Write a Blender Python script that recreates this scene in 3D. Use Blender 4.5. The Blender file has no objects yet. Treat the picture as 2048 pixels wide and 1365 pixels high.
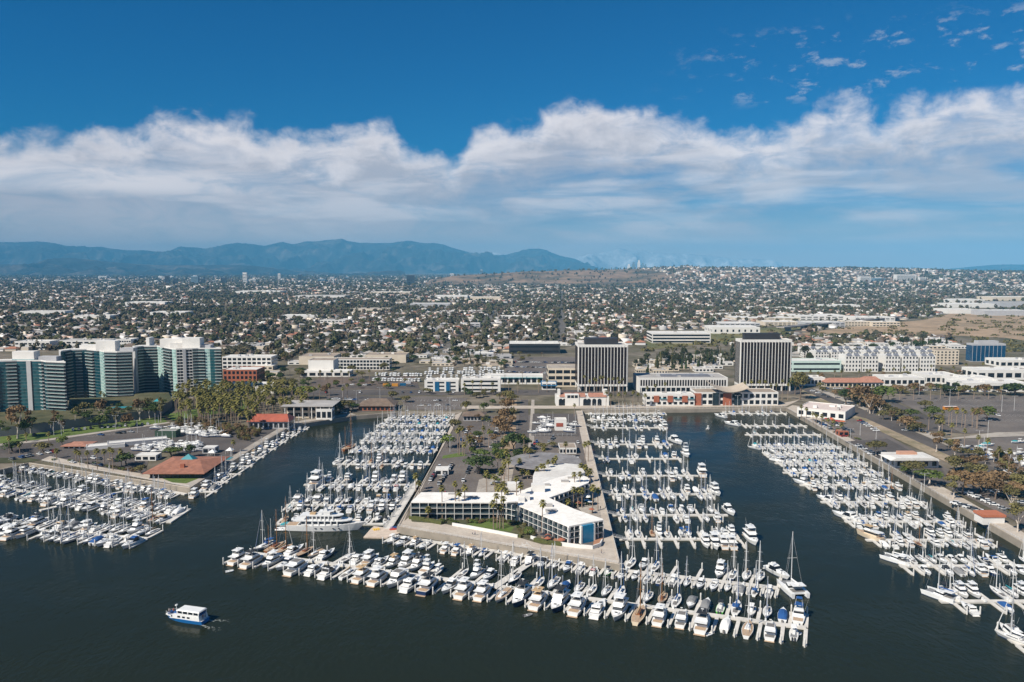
import bpy, bmesh, math, random
import numpy as np
from mathutils import Vector, noise
from mathutils.geometry import tessellate_polygon
R = math.radians
rnd = random.Random(11)
nr = np.random.default_rng(5)
SC = bpy.context.scene
COL = SC.collection

# ------------------------------------------------------------------ camera
F = 1577.0; CX = 1024.0; CY = 682.5; CAMH = 118.0; PITCH = R(5.2)
cd = bpy.data.cameras.new('camera'); cam = bpy.data.objects.new('camera', cd); COL.objects.link(cam)
cam.location = (0, 0, CAMH); cam.rotation_euler = (R(90) - PITCH, 0, 0)
cd.sensor_width = 36; cd.lens = F / 2048 * 36; cd.clip_start = 1; cd.clip_end = 200000
SC.camera = cam

# ------------------------------------------------------------------ light
SUN_EL = R(43); SUN_SIDE = R(50)          # sun behind the camera and to the side
sdir = Vector((-math.sin(SUN_SIDE) * math.cos(SUN_EL), -math.cos(SUN_SIDE) * math.cos(SUN_EL), math.sin(SUN_EL)))
sl = bpy.data.lights.new('sun', 'SUN'); so = bpy.data.objects.new('sun', sl); COL.objects.link(so)
so.rotation_euler = sdir.to_track_quat('Z', 'Y').to_euler(); so.location = (0, -100, 300)
sl.energy = 4.9; sl.angle = R(0.5); sl.color = (1.0, 0.93, 0.82)
SC.view_settings.view_transform = 'Standard'; SC.view_settings.look = 'None'
SC.view_settings.exposure = 0.42; SC.view_settings.gamma = 1.0
SC.render.engine = 'CYCLES'; DENOISE = True
SC.cycles.max_bounces = 5; SC.cycles.diffuse_bounces = 2; SC.cycles.glossy_bounces = 2
SC.cycles.transparent_max_bounces = 8; SC.cycles.volume_bounces = 0
SC.cycles.use_denoising = DENOISE

W = bpy.data.worlds.new('World'); SC.world = W; W.use_nodes = True
def build_sky():
    nt = W.node_tree; N = nt.nodes; K = nt.links
    for n in list(N): N.remove(n)
    def node(t, **kw):
        n = N.new(t)
        for k, v in kw.items(): setattr(n, k, v)
        return n
    def math_(op, a, b=None, c=None, clamp=False):
        n = node('ShaderNodeMath', operation=op, use_clamp=clamp)
        for i, x in enumerate((a, b, c)):
            if x is None: continue
            if isinstance(x, (int, float)): n.inputs[i].default_value = x
            else: K.new(x, n.inputs[i])
        return n.outputs[0]
    def smooth(x, lo, hi, a=0.0, b=1.0):
        n = node('ShaderNodeMapRange', interpolation_type='SMOOTHSTEP')
        K.new(x, n.inputs[0])
        for i, v in enumerate((lo, hi, a, b)):
            if isinstance(v, (int, float)): n.inputs[1 + i].default_value = v
            else: K.new(v, n.inputs[1 + i])
        return n.outputs[0]
    def mixc(f, a, b):
        n = node('ShaderNodeMix', data_type='RGBA')
        if isinstance(f, (int, float)): n.inputs[0].default_value = f
        else: K.new(f, n.inputs[0])
        for i, x in ((6, a), (7, b)):
            if isinstance(x, tuple): n.inputs[i].default_value = (*x, 1)
            else: K.new(x, n.inputs[i])
        return n.outputs[2]
    out = node('ShaderNodeOutputWorld'); bg = node('ShaderNodeBackground')
    K.new(bg.outputs[0], out.inputs[0])
    sky = node('ShaderNodeTexSky', sky_type='NISHITA', sun_disc=False)
    sky.sun_elevation = SUN_EL; sky.sun_rotation = R(180) + SUN_SIDE
    sky.air_density = 1.0; sky.dust_density = 0.3; sky.ozone_density = 3.0
    hs = node('ShaderNodeMix', data_type='RGBA', blend_type='MULTIPLY'); hs.inputs[0].default_value = 1
    K.new(sky.outputs[0], hs.inputs[6]); hs.inputs[7].default_value = SKY_TINT
    tc = node('ShaderNodeTexCoord')
    sep = node('ShaderNodeSeparateXYZ'); K.new(tc.outputs['Generated'], sep.inputs[0])
    x, y, z = sep.outputs
    hl = math_('SQRT', math_('ADD', math_('MULTIPLY', x, x), math_('MULTIPLY', y, y)))
    az = math_('ARCTAN2', x, y)                                    # 0 straight ahead
    el = math_('ARCTAN2', z, hl)
    # ragged top of the cloud bank: elevation against azimuth
    fc = node('ShaderNodeFloatCurve'); cu = fc.mapping.curves[0]
    pts = []
    for px, py in CLOUD_TOP:
        a = math.atan((px - CX) / 1583.0); e = math.atan((543 - py) / 1590 * math.cos(a))
        pts.append(((a + 0.8) / 1.6, e / 0.3))
    cu.points[0].location = (0, pts[0][1]); cu.points[1].location = (1, pts[-1][1])
    for p in pts: cu.points.new(*p)
    for p in cu.points: p.handle_type = 'AUTO'
    fc.mapping.update()
    comb = node('ShaderNodeCombineXYZ'); K.new(az, comb.inputs[0]); K.new(el, comb.inputs[1])
    def noi(scale, detail, sy=1.0, off=0.0, rough=0.55, dist=0.0):
        m = node('ShaderNodeMapping'); m.inputs['Scale'].default_value = (1, sy, 1); m.inputs['Location'].default_value = (off, off * 0.7, off)
        K.new(comb.outputs[0], m.inputs[0])
        n = node('ShaderNodeTexNoise'); n.inputs['Scale'].default_value = scale; n.inputs['Detail'].default_value = detail
        n.inputs['Roughness'].default_value = rough; n.inputs['Distortion'].default_value = dist
        K.new(m.outputs[0], n.inputs[0]); return n.outputs[0]
    wob = math_('MULTIPLY', math_('SUBTRACT', noi(17, 5, 1.0, 8.8, 0.55), 0.5), 0.055)
    K.new(math_('MULTIPLY', math_('ADD', math_('ADD', az, wob), 0.8), 1 / 1.6), fc.inputs[1])
    top = math_('MULTIPLY', fc.outputs[0], 0.3)
    puff = math_('ADD', math_('SUBTRACT', noi(34, 8, 1.2, 3.1, 0.62, .3), 0.5), math_('MULTIPLY', math_('SUBTRACT', noi(11, 4, 1.5, 5.5, 0.5), 0.5), 1.2))
    d = math_('SUBTRACT', top, el)                                  # depth below the top edge
    d2 = math_('ADD', d, math_('MULTIPLY', puff, 0.056))
    edge = smooth(d2, -0.010, 0.026)
    # how solid: right part opens up into a thin veil lower down
    right = smooth(az, -0.22, 0.12)
    streak = noi(5.5, 6, 5.5, 9.2, 0.55, 0.4)
    wisp = noi(12, 7, 3.0, 1.7, 0.62, 0.6)
    lowR = smooth(d2, 0.045, 0.085)
    veil = smooth(streak, 0.38, 0.62, 0.30, 0.86)
    solidR = mixf = math_('ADD', math_('MULTIPLY', math_('SUBTRACT', 1.0, lowR), 0.95), math_('MULTIPLY', lowR, veil))
    solidL = smooth(el, 0.03, 0.075, 0.85, 0.95)
    solid = math_('ADD', math_('MULTIPLY', solidL, math_('SUBTRACT', 1.0, right)), math_('MULTIPLY', solidR, right))
    soft = smooth(wisp, 0.28, 0.58, 0.60, 1.0)
    alpha = math_('MULTIPLY', math_('MULTIPLY', edge, solid), soft, clamp=True)
    # brightness of the body: bright heads, greyer bellies, pale streaks
    head = smooth(math_('ADD', d2, math_('MULTIPLY', math_('SUBTRACT', noi(13, 6, 2.2, 2.2, 0.6), 0.5), 0.09)), 0.01, 0.065, 1.0, 0.0)
    streakb = smooth(noi(6.5, 5, 7.0, 4.4, 0.5, 0.3), 0.44, 0.64)
    leftband = math_('MULTIPLY', smooth(az, -0.15, -0.45), math_('MULTIPLY', smooth(el, 0.075, 0.095), smooth(el, 0.13, 0.105)))
    lowleft = math_('MULTIPLY', smooth(az, 0.05, -0.4), smooth(el, 0.10, 0.03, 0.0, 0.45))
    lit = math_('MAXIMUM', math_('MAXIMUM', math_('MULTIPLY', head, smooth(wisp, 0.3, 0.55, 0.75, 1.0)), math_('MULTIPLY', streakb, 0.6)), math_('MAXIMUM', leftband, lowleft), clamp=True)
    ccol = mixc(lit, CLOUD_DARK, CLOUD_LIGHT)
    # loose shreds higher up on one side
    reg = math_('MULTIPLY', smooth(az, 0.15, 0.34), math_('MULTIPLY', smooth(el, 0.185, 0.205), smooth(el, 0.285, 0.25)))
    shr = smooth(noi(27, 8, 2.0, 6.3, 0.64, 0.15), 0.535, 0.68, 0.0, 0.6)
    sal = math_('MULTIPLY', reg, shr)
    base = mixc(sal, hs.outputs[2], CLOUD_MID)
    fin = mixc(alpha, base, ccol)
    low = smooth(el, 0.085, 0.0, 0.0, 0.92)                          # pale air towards the horizon
    fin = mixc(math_('MULTIPLY', low, smooth(az, -0.6, 0.1, 0.75, 1.0)), fin, LOW_AIR)
    K.new(fin, bg.inputs[0]); bg.inputs[1].default_value = SKY_STR
SKY_STR = 0.10
SKY_TINT = (0.0, 0.29, 0.53, 1)
CLOUD_LIGHT = (7.0, 6.5, 6.5); CLOUD_DARK = (3.9, 3.8, 4.2); CLOUD_MID = (3.3, 3.7, 4.6); LOW_AIR = (5.0, 4.1, 3.6)
CLOUD_TOP = [(-260, 290), (-120, 300), (0, 292), (60, 290), (75, 280), (110, 275), (150, 290), (175, 270), (210, 267), (230, 272), (270, 264), (305, 248),
    (345, 231), (370, 235), (400, 250), (430, 246), (475, 242), (540, 260), (605, 261), (645, 280), (700, 276), (745, 259), (800, 270), (822, 295),
    (870, 300), (905, 318), (926, 302), (952, 262), (985, 241), (1024, 256), (1074, 245), (1099, 222), (1209, 215), (1228, 226), (1304, 233), (1394, 247),
    (1424, 262), (1464, 275), (1540, 276), (1580, 264), (1612, 240), (1649, 220), (1708, 222), (1738, 244), (1766, 244), (1804, 220),
    (1829, 225), (1860, 212), (1899, 215), (1949, 190), (1994, 186), (2048, 190), (2200, 200), (2350, 240)]
build_sky()

# ------------------------------------------------------------------ projection helpers (layout read off the photograph, laid on the ground)
cp, sp = math.cos(PITCH), math.sin(PITCH)
LZ = 3.0                                   # quay level above the water
def G(u, v, z=LZ):
    cx = (u - CX) / F; cy = (CY - v) / F
    d = (cx, cp + cy * sp, -sp + cy * cp)
    s = (z - CAMH) / d[2]
    return Vector((d[0] * s, d[1] * s, z))
def PX(x, y, z):
    x = np.asarray(x, float); y = np.asarray(y, float); z = np.asarray(z, float) - CAMH
    dep = y * cp - z * sp; up = y * sp + z * cp
    return CX + F * x / dep, CY - F * up / dep
def ZAT(u, v, Y):                          # height at which a point at distance Y shows at row v
    cy = (CY - v) / F
    return CAMH + Y * (-sp + cy * cp) / (cp + cy * sp)
def inpoly(px, py, poly):
    px = np.asarray(px); py = np.asarray(py); r = np.zeros(px.shape, bool); n = len(poly); j = n - 1
    for i in range(n):
        xi, yi = poly[i]; xj, yj = poly[j]
        c = ((yi > py) != (yj > py)) & (px < (xj - xi) * (py - yi) / ((yj - yi) if yj != yi else 1e-9) + xi)
        r ^= c; j = i
    return r

ORD = ('first second third fourth fifth sixth seventh eighth ninth tenth eleventh twelfth thirteenth fourteenth fifteenth sixteenth seventeenth eighteenth nineteenth twentieth').split()
_T = {2: 'twenty', 3: 'thirty', 4: 'forty', 5: 'fifty', 6: 'sixty'}
def ordw(i):
    if i < 20: return ORD[i]
    t, u = divmod(i + 1, 10)
    return _T[t][:-1] + 'ieth' if u == 0 else _T[t] + '-' + ORD[u - 1]

# ------------------------------------------------------------------ materials
MATS = {}
def mat(name, rgb, rough=0.6, var=0.12, scale=0.4, metal=0.0, spec=0.5, objvar=0.0, fine=0.0, bump=0.0):
    if name in MATS: return MATS[name]
    m = bpy.data.materials.new(name); m.use_nodes = True; nt = m.node_tree; N = nt.nodes; K = nt.links
    b = N['Principled BSDF']; b.inputs['Roughness'].default_value = rough; b.inputs['Metallic'].default_value = metal
    b.inputs['Specular IOR Level'].default_value = spec
    b.inputs['Base Color'].default_value = (*rgb, 1)
    if var or objvar:
        tc = N.new('ShaderNodeTexCoord'); ns = N.new('ShaderNodeTexNoise'); ns.inputs['Scale'].default_value = scale
        ns.inputs['Detail'].default_value = 5; ns.inputs['Roughness'].default_value = 0.65
        K.new(tc.outputs['Object'], ns.inputs[0])
        mr = N.new('ShaderNodeMapRange'); mr.inputs[1].default_value = 0.3; mr.inputs[2].default_value = 0.7
        mr.inputs[3].default_value = 1 - var; mr.inputs[4].default_value = 1 + var
        K.new(ns.outputs[0], mr.inputs[0]); val = mr.outputs[0]
        if objvar:
            oi = N.new('ShaderNodeObjectInfo'); m2 = N.new('ShaderNodeMapRange')
            m2.inputs[3].default_value = 1 - objvar; m2.inputs[4].default_value = 1 + objvar
            K.new(oi.outputs['Random'], m2.inputs[0])
            mm = N.new('ShaderNodeMath'); mm.operation = 'MULTIPLY'; K.new(val, mm.inputs[0]); K.new(m2.outputs[0], mm.inputs[1]); val = mm.outputs[0]
        vm = N.new('ShaderNodeVectorMath'); vm.operation = 'SCALE'; vm.inputs[0].default_value = rgb; K.new(val, vm.inputs['Scale'])
        K.new(vm.outputs[0], b.inputs['Base Color'])
        if bump:
            bp = N.new('ShaderNodeBump'); bp.inputs['Strength'].default_value = bump; K.new(ns.outputs[0], bp.inputs['Height']); K.new(bp.outputs[0], b.inputs['Normal'])
    MATS[name] = m; return m
def two(name, a, b_, scale=0.02, lo=0.42, hi=0.58, rough=0.9, detail=8, fine=0.15, fscale=0.5):
    """two ground colours in patches, with finer mottling on top"""
    m = bpy.data.materials.new(name); m.use_nodes = True; nt = m.node_tree; N = nt.nodes; K = nt.links
    b = N['Principled BSDF']; b.inputs['Roughness'].default_value = rough; b.inputs['Specular IOR Level'].default_value = 0.2
    tc = N.new('ShaderNodeTexCoord'); n1 = N.new('ShaderNodeTexNoise'); n1.inputs['Scale'].default_value = scale; n1.inputs['Detail'].default_value = detail
    n1.inputs['Roughness'].default_value = 0.62
    K.new(tc.outputs['Object'], n1.inputs[0])
    mr = N.new('ShaderNodeMapRange'); mr.inputs[1].default_value = lo; mr.inputs[2].default_value = hi; K.new(n1.outputs[0], mr.inputs[0])
    mx = N.new('ShaderNodeMix'); mx.data_type = 'RGBA'; mx.inputs[6].default_value = (*a, 1); mx.inputs[7].default_value = (*b_, 1); K.new(mr.outputs[0], mx.inputs[0])
    n2 = N.new('ShaderNodeTexNoise'); n2.inputs['Scale'].default_value = fscale; n2.inputs['Detail'].default_value = 4; K.new(tc.outputs['Object'], n2.inputs[0])
    m2 = N.new('ShaderNodeMapRange'); m2.inputs[1].default_value = 0.3; m2.inputs[2].default_value = 0.7; m2.inputs[3].default_value = 1 - fine; m2.inputs[4].default_value = 1 + fine
    K.new(n2.outputs[0], m2.inputs[0])
    vm = N.new('ShaderNodeVectorMath'); vm.operation = 'SCALE'; K.new(mx.outputs[2], vm.inputs[0]); K.new(m2.outputs[0], vm.inputs['Scale'])
    K.new(vm.outputs[0], b.inputs['Base Color'])
    MATS[name] = m; return m
def floor_lines(name, rgb, line, pitch, share, rough=0.15, spec=0.6, metal=0.0, axis=2):
    """curtain wall: storey lines every PITCH metres of height"""
    m = bpy.data.materials.new(name); m.use_nodes = True; nt = m.node_tree; N = nt.nodes; K = nt.links
    b = N['Principled BSDF']; b.inputs['Roughness'].default_value = rough; b.inputs['Specular IOR Level'].default_value = spec; b.inputs['Metallic'].default_value = metal
    tc = N.new('ShaderNodeTexCoord'); s = N.new('ShaderNodeSeparateXYZ'); K.new(tc.outputs['Object'], s.inputs[0])
    a = N.new('ShaderNodeMath'); a.operation = 'DIVIDE'; a.inputs[1].default_value = pitch; K.new(s.outputs[axis], a.inputs[0])
    fr = N.new('ShaderNodeMath'); fr.operation = 'FRACT'; K.new(a.outputs[0], fr.inputs[0])
    lt = N.new('ShaderNodeMath'); lt.operation = 'LESS_THAN'; lt.inputs[1].default_value = share; K.new(fr.outputs[0], lt.inputs[0])
    ns = N.new('ShaderNodeTexNoise'); ns.inputs['Scale'].default_value = 0.35; ns.inputs['Detail'].default_value = 3; K.new(tc.outputs['Object'], ns.inputs[0])
    mr = N.new('ShaderNodeMapRange'); mr.inputs[1].default_value = 0.3; mr.inputs[2].default_value = 0.7; mr.inputs[3].default_value = 0.65; mr.inputs[4].default_value = 1.35; K.new(ns.outputs[0], mr.inputs[0])
    vm = N.new('ShaderNodeVectorMath'); vm.operation = 'SCALE'; vm.inputs[0].default_value = rgb; K.new(mr.outputs[0], vm.inputs['Scale'])
    mx = N.new('ShaderNodeMix'); mx.data_type = 'RGBA'; K.new(lt.outputs[0], mx.inputs[0]); K.new(vm.outputs[0], mx.inputs[6]); mx.inputs[7].default_value = (*line, 1)
    K.new(mx.outputs[2], b.inputs['Base Color'])
    MATS[name] = m; return m

WHITE = mat('white_gelcoat', (0.72, 0.72, 0.70), 0.35, 0.06, 0.6)
DECK = mat('deck_offwhite', (0.66, 0.64, 0.60), 0.6, 0.12, 1.2)
GLASS = mat('dark_glass', (0.012, 0.016, 0.022), 0.12, 0.3, 0.5)
TEAK = mat('teak', (0.42, 0.30, 0.20), 0.7, 0.2, 1.5)
WOOD = mat('varnished_wood', (0.20, 0.075, 0.025), 0.35, 0.25, 1.0)
CREAM = mat('cream_paint', (0.66, 0.55, 0.40), 0.5, 0.08)
NAVY = mat('navy_paint', (0.012, 0.03, 0.09), 0.3, 0.1)
BLUE = mat('blue_canvas', (0.012, 0.075, 0.24), 0.8, 0.15, 1.0)
TEAL = mat('teal_canvas', (0.02, 0.24, 0.28), 0.8, 0.15, 1.0)
TAN = mat('tan_canvas', (0.45, 0.31, 0.17), 0.8, 0.15, 1.0)
BLACKC = mat('black_canvas', (0.018, 0.02, 0.024), 0.8, 0.15, 1.0)
GREYC = mat('grey_canvas', (0.20, 0.20, 0.20), 0.8, 0.15, 1.0)
REDC = mat('red_canvas', (0.35, 0.03, 0.03), 0.8, 0.15, 1.0)
WHITEC = mat('white_canvas', (0.76, 0.75, 0.72), 0.8, 0.1, 1.0)
GREENC = mat('green_canvas', (0.02, 0.14, 0.09), 0.8, 0.15, 1.0)
ALU = mat('mast_alloy', (0.62, 0.62, 0.61), 0.4, 0.05, 1, metal=0.0)
STEEL = mat('rigging_wire', (0.35, 0.35, 0.36), 0.4, 0.0)
BOOT = mat('boot_stripe', (0.03, 0.05, 0.12), 0.5, 0.1)
BROWNP = mat('brown_spar', (0.26, 0.12, 0.04), 0.5, 0.2)
SEAT = mat('cockpit_dark_grey', (0.17, 0.16, 0.15), 0.8, 0.2, 1.5)  # plain dark grey of cockpit floors, seating and small engines
PONT = mat('pontoon_concrete', (0.58, 0.55, 0.50), 0.9, 0.16, 0.25)
PILE = mat('piling_concrete', (0.62, 0.60, 0.56), 0.9, 0.15, 1)
ASPH = two('asphalt', (0.112, 0.096, 0.087), (0.170, 0.146, 0.128), 0.03, 0.35, 0.65, 0.9, 6, 0.15, 0.6)
ASPHD = two('dark_asphalt', (0.078, 0.069, 0.065), (0.120, 0.104, 0.094), 0.03, 0.35, 0.65, 0.9, 6, 0.15, 0.6)
PROM = two('promenade_concrete', (0.40, 0.34, 0.28), (0.50, 0.44, 0.37), 0.12, 0.35, 0.65, 0.9, 6, 0.10, 0.8)
PAVE = two('pale_paving', (0.30, 0.26, 0.22), (0.40, 0.36, 0.31), 0.1, 0.35, 0.65, 0.9, 6, 0.12, 0.8)
LAWN = two('lawn_grass', (0.085, 0.125, 0.028), (0.12, 0.16, 0.042), 0.15, 0.35, 0.65, 0.95, 6, 0.2, 1.0)
DIRT = two('dry_earth', (0.36, 0.255, 0.165), (0.20, 0.155, 0.095), 0.010, 0.45, 0.68, 0.95, 9, 0.2, 0.1)
SCRUB = two('scrub_ground', (0.12, 0.105, 0.055), (0.06, 0.065, 0.033), 0.02, 0.40, 0.6, 0.95, 9, 0.25, 0.2)
CITYG = two('city_ground', (0.185, 0.155, 0.118), (0.095, 0.085, 0.052), 0.012, 0.40, 0.6, 0.95, 10, 0.35, 0.08)
HILLM = two('dry_hill', (0.25, 0.165, 0.105), (0.075, 0.068, 0.042), 0.0035, 0.44, 0.62, 0.95, 10, 0.35, 0.02)
MOUNT = two('mountain_chaparral', (0.020, 0.021, 0.020), (0.150, 0.120, 0.095), 0.0011, 0.50, 0.72, 1.0, 12, 0.45, 0.004)
WALLC = mat('quay_concrete', (0.27, 0.235, 0.19), 0.9, 0.2, 0.15)
ROOFW = two('white_roof_membrane', (0.66, 0.64, 0.60), (0.54, 0.51, 0.47), 0.08, 0.45, 0.7, 0.8, 7, 0.08, 0.5)
ROOFG = mat('grey_roof', (0.36, 0.34, 0.32), 0.9, 0.2, 0.08)
ROOFT = mat('tan_roof', (0.30, 0.24, 0.185), 0.9, 0.2, 0.1)
ROOFR = mat('terracotta_tiles', (0.36, 0.170, 0.115), 0.9, 0.25, 0.5)
ROOFB = mat('brown_shingle', (0.16, 0.115, 0.085), 0.9, 0.25, 0.3)
PAINTW = mat('white_stucco', (0.68, 0.66, 0.62), 0.85, 0.06, 0.15)
PAINTC = mat('cream_stucco', (0.60, 0.52, 0.41), 0.85, 0.1, 0.15)
PAINTG = mat('grey_stucco', (0.40, 0.40, 0.41), 0.85, 0.1, 0.15)
BRICK = mat('brick_orange', (0.33, 0.105, 0.055), 0.85, 0.2, 0.3)
CHARC = mat('charcoal_cladding', (0.030, 0.030, 0.034), 0.5, 0.15, 0.2)
TEALP = mat('teal_cladding', (0.02, 0.22, 0.26), 0.5, 0.1, 0.2)
MINT = mat('mint_stucco', (0.50, 0.62, 0.56), 0.8, 0.08, 0.2)
BLUEG = mat('blue_glass', (0.010, 0.10, 0.21), 0.12, 0.25, 0.12)
SLATE = mat('slate_mansard', (0.16, 0.17, 0.20), 0.8, 0.2, 0.3)

# ------------------------------------------------------------------ mesh helpers
class MB:
    def __init__(s): s.v = []; s.f = []; s.m = []
    def add(s, vs, fs, mi=0):
        o = len(s.v); s.v += [tuple(v) for v in vs]
        s.f += [tuple(i + o for i in f) for f in fs]; s.m += [mi] * len(fs); return s
    def box(s, cx, cy, z0, sx, sy, sz, mi=0, rot=0.0, taper=1.0):
        c, n = math.cos(rot), math.sin(rot); vs = []
        for k, (dz, t) in enumerate(((0, 1.0), (sz, taper))):
            for a, b in ((-1, -1), (1, -1), (1, 1), (-1, 1)):
                x, y = a * sx / 2 * t, b * sy / 2 * t
                vs.append((cx + x * c - y * n, cy + x * n + y * c, z0 + dz))
        return s.add(vs, [(3, 2, 1, 0), (4, 5, 6, 7), (0, 1, 5, 4), (1, 2, 6, 5), (2, 3, 7, 6), (3, 0, 4, 7)], mi)
    def hexa(s, y0, y1, w0, w1, z0, z1, rf=0.0, rb=0.0, ts=0.0, mi=0, cx=0.0):
        """cabin block along y: bottom y0..y1, half widths, top pulled in by rf in front, rb behind, ts at the sides"""
        vs = [(cx - w0, y0, z0), (cx + w0, y0, z0), (cx + w1, y1, z0), (cx - w1, y1, z0),
              (cx - w0 + ts, y0 + rb, z1), (cx + w0 - ts, y0 + rb, z1), (cx + w1 - ts, y1 - rf, z1), (cx - w1 + ts, y1 - rf, z1)]
        return s.add(vs, [(3, 2, 1, 0), (4, 5, 6, 7), (0, 1, 5, 4), (1, 2, 6, 5), (2, 3, 7, 6), (3, 0, 4, 7)], mi)
    def band(s, y0, y1, w0, w1, z0, z1, rf, rb, ts, a, b, mi=0, out=0.04):
        """ring of glass around such a block between height shares a and b"""
        r = []
        for t in (a, b):
            r.append([(-w0 + ts * t - out, y0 + rb * t - out, z0 + (z1 - z0) * t), (w0 - ts * t + out, y0 + rb * t - out, z0 + (z1 - z0) * t),
                      (w1 - ts * t + out, y1 - rf * t + out, z0 + (z1 - z0) * t), (-w1 + ts * t - out, y1 - rf * t + out, z0 + (z1 - z0) * t)])
        return s.add(r[0] + r[1], [(0, 1, 5, 4), (1, 2, 6, 5), (2, 3, 7, 6), (3, 0, 4, 7)], mi)
    def tube(s, a, b, r0, r1=None, n=6, mi=0):
        r1 = r0 if r1 is None else r1; a, b = Vector(a), Vector(b); d = (b - a).normalized()
        u = d.orthogonal().normalized(); w = d.cross(u); vs = []
        for p, r in ((a, r0), (b, r1)):
            for i in range(n):
                t = 2 * math.pi * i / n; vs.append(p + u * (r * math.cos(t)) + w * (r * math.sin(t)))
        return s.add(vs, [(i, (i + 1) % n, n + (i + 1) % n, n + i) for i in range(n)] + [tuple(range(n - 1, -1, -1)), tuple(range(n, 2 * n))], mi)
    def prism(s, poly, z0, z1, mi=0, top=None, side=True, bottom=False):
        n = len(poly); top = mi if top is None else top
        tri = tessellate_polygon([[Vector((p[0], p[1], 0)) for p in poly]])
        area = sum(poly[i][0] * poly[(i + 1) % n][1] - poly[(i + 1) % n][0] * poly[i][1] for i in range(n))
        P = list(poly) if area > 0 else list(poly)[::-1]
        tri = tessellate_polygon([[Vector((p[0], p[1], 0)) for p in P]])
        ft = []
        for t in tri:
            a, b, c = (P[i] for i in t)
            ft.append(tuple(t) if (b[0] - a[0]) * (c[1] - a[1]) - (c[0] - a[0]) * (b[1] - a[1]) > 0 else tuple(t[::-1]))
        s.add([(p[0], p[1], z1) for p in P], ft, top)
        if side: s.add([(p[0], p[1], z0) for p in P] + [(p[0], p[1], z1) for p in P], [(i, (i + 1) % n, n + (i + 1) % n, n + i) for i in range(n)], mi)
        return s
    def loft(s, secs, mi=0, cap=True, closed=False, mis=None):
        k = len(secs[0]); vs = [p for sec in secs for p in sec]; o = len(s.v); s.v += [tuple(v) for v in vs]
        for i in range(len(secs) - 1):
            for j in range(k if closed else k - 1):
                j2 = (j + 1) % k
                s.f.append((o + i * k + j, o + i * k + j2, o + (i + 1) * k + j2, o + (i + 1) * k + j)); s.m.append(mis[j] if mis else mi)
        if cap:
            s.f.append(tuple(o + j for j in range(k))[::-1]); s.m.append(mi)
            s.f.append(tuple(o + (len(secs) - 1) * k + j for j in range(k))); s.m.append(mi)
        return s
    def xf(s, loc, rot):
        c, n = math.cos(rot), math.sin(rot)
        s.v = [(loc[0] + x * c - y * n, loc[1] + x * n + y * c, loc[2] + z) for x, y, z in s.v]; return s
    def mesh(s, name, mats):
        me = bpy.data.meshes.new(name); me.from_pydata(s.v, [], s.f)
        for m in mats: me.materials.append(m)
        if len(mats) > 1: me.polygons.foreach_set('material_index', np.array(s.m, dtype=np.int32))
        me.update(); return me
    def build(s, name, mats, parent=None, loc=None, rot=0.0):
        mats = mats if isinstance(mats, (list, tuple)) else [mats]
        o = bpy.data.objects.new(name, s.mesh(name, mats)); COL.objects.link(o)
        if parent is not None: o.parent = parent
        if loc is not None: o.location = loc
        if rot: o.rotation_euler = (0, 0, rot)
        return o
def tag(o, label, cat, group=None, kind=None):
    o['label'] = label; o['category'] = cat
    if group: o['group'] = group
    if kind: o['kind'] = kind
    return o
def struct(o): o['kind'] = 'structure'; return o
def empty(name, loc, rot=0.0):
    o = bpy.data.objects.new(name, None); COL.objects.link(o); o.location = loc; o.rotation_euler = (0, 0, rot); o.empty_display_size = 0.5; return o
def obj(name, mesh, parent=None, loc=(0, 0, 0), rot=0.0, scale=None):
    o = bpy.data.objects.new(name, mesh); COL.objects.link(o); o.location = loc; o.rotation_euler = (0, 0, rot)
    if parent is not None: o.parent = parent
    if scale: o.scale = scale
    return o
KIDS = {}
def copy_tree(o, parent=None):
    c = o.copy(); COL.objects.link(c)
    if parent is not None: c.parent = parent
    ks = KIDS.get(o.name)
    if ks is None: ks = KIDS[o.name] = list(o.children)
    for k in ks: copy_tree(k, c)
    return c
# ------------------------------------------------------------------ boats (bow towards +y, waterline z = 0)
def hull(L, B, H, hullm, deckm, transom=0.86, sheer=0.28, rake=0.10, stripe=BOOT, flare=0.82, ins=0.10):
    mb = MB(); secs = []; n = 9; dk = []
    for i in range(n):
        t = i / (n - 1)
        if t < 0.4: w = transom + (1 - transom) * math.sin(t / 0.4 * math.pi / 2)
        else: w = max(1 - ((t - 0.4) / 0.6) ** 2.3, 0.015)
        w *= B / 2; y = -L / 2 + L * t; zd = H * (1 + sheer * t * t); yb = y - rake * L * t ** 4
        lo = w * (flare - 0.25 * t ** 3)
        secs.append([(lo * 0.9, yb - 0.02 * L * t, -0.35), (lo * 0.97, yb, 0.22), (w, y, zd), (w * 0.93, y, zd + 0.02), (-w * 0.93, y, zd + 0.02), (-w, y, zd), (-lo * 0.97, yb, 0.22), (-lo * 0.9, yb - 0.02 * L * t, -0.35)])
    mb.loft(secs, 0, True, True, mis=[2, 0, 0, 1, 0, 0, 2, 2])
    return mb, [hullm, deckm, stripe]
def wd(L, B, y, transom=0.86):
    t = y / L + 0.5
    w = transom + (1 - transom) * math.sin(t / 0.4 * math.pi / 2) if t < 0.4 else max(1 - ((t - 0.4) / 0.6) ** 2.3, 0.015)
    return w * B / 2

def P(name, mb, mats, sub=None): return dict(n=name, mb=mb, m=mats if isinstance(mats, list) else [mats], sub=sub)

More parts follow.
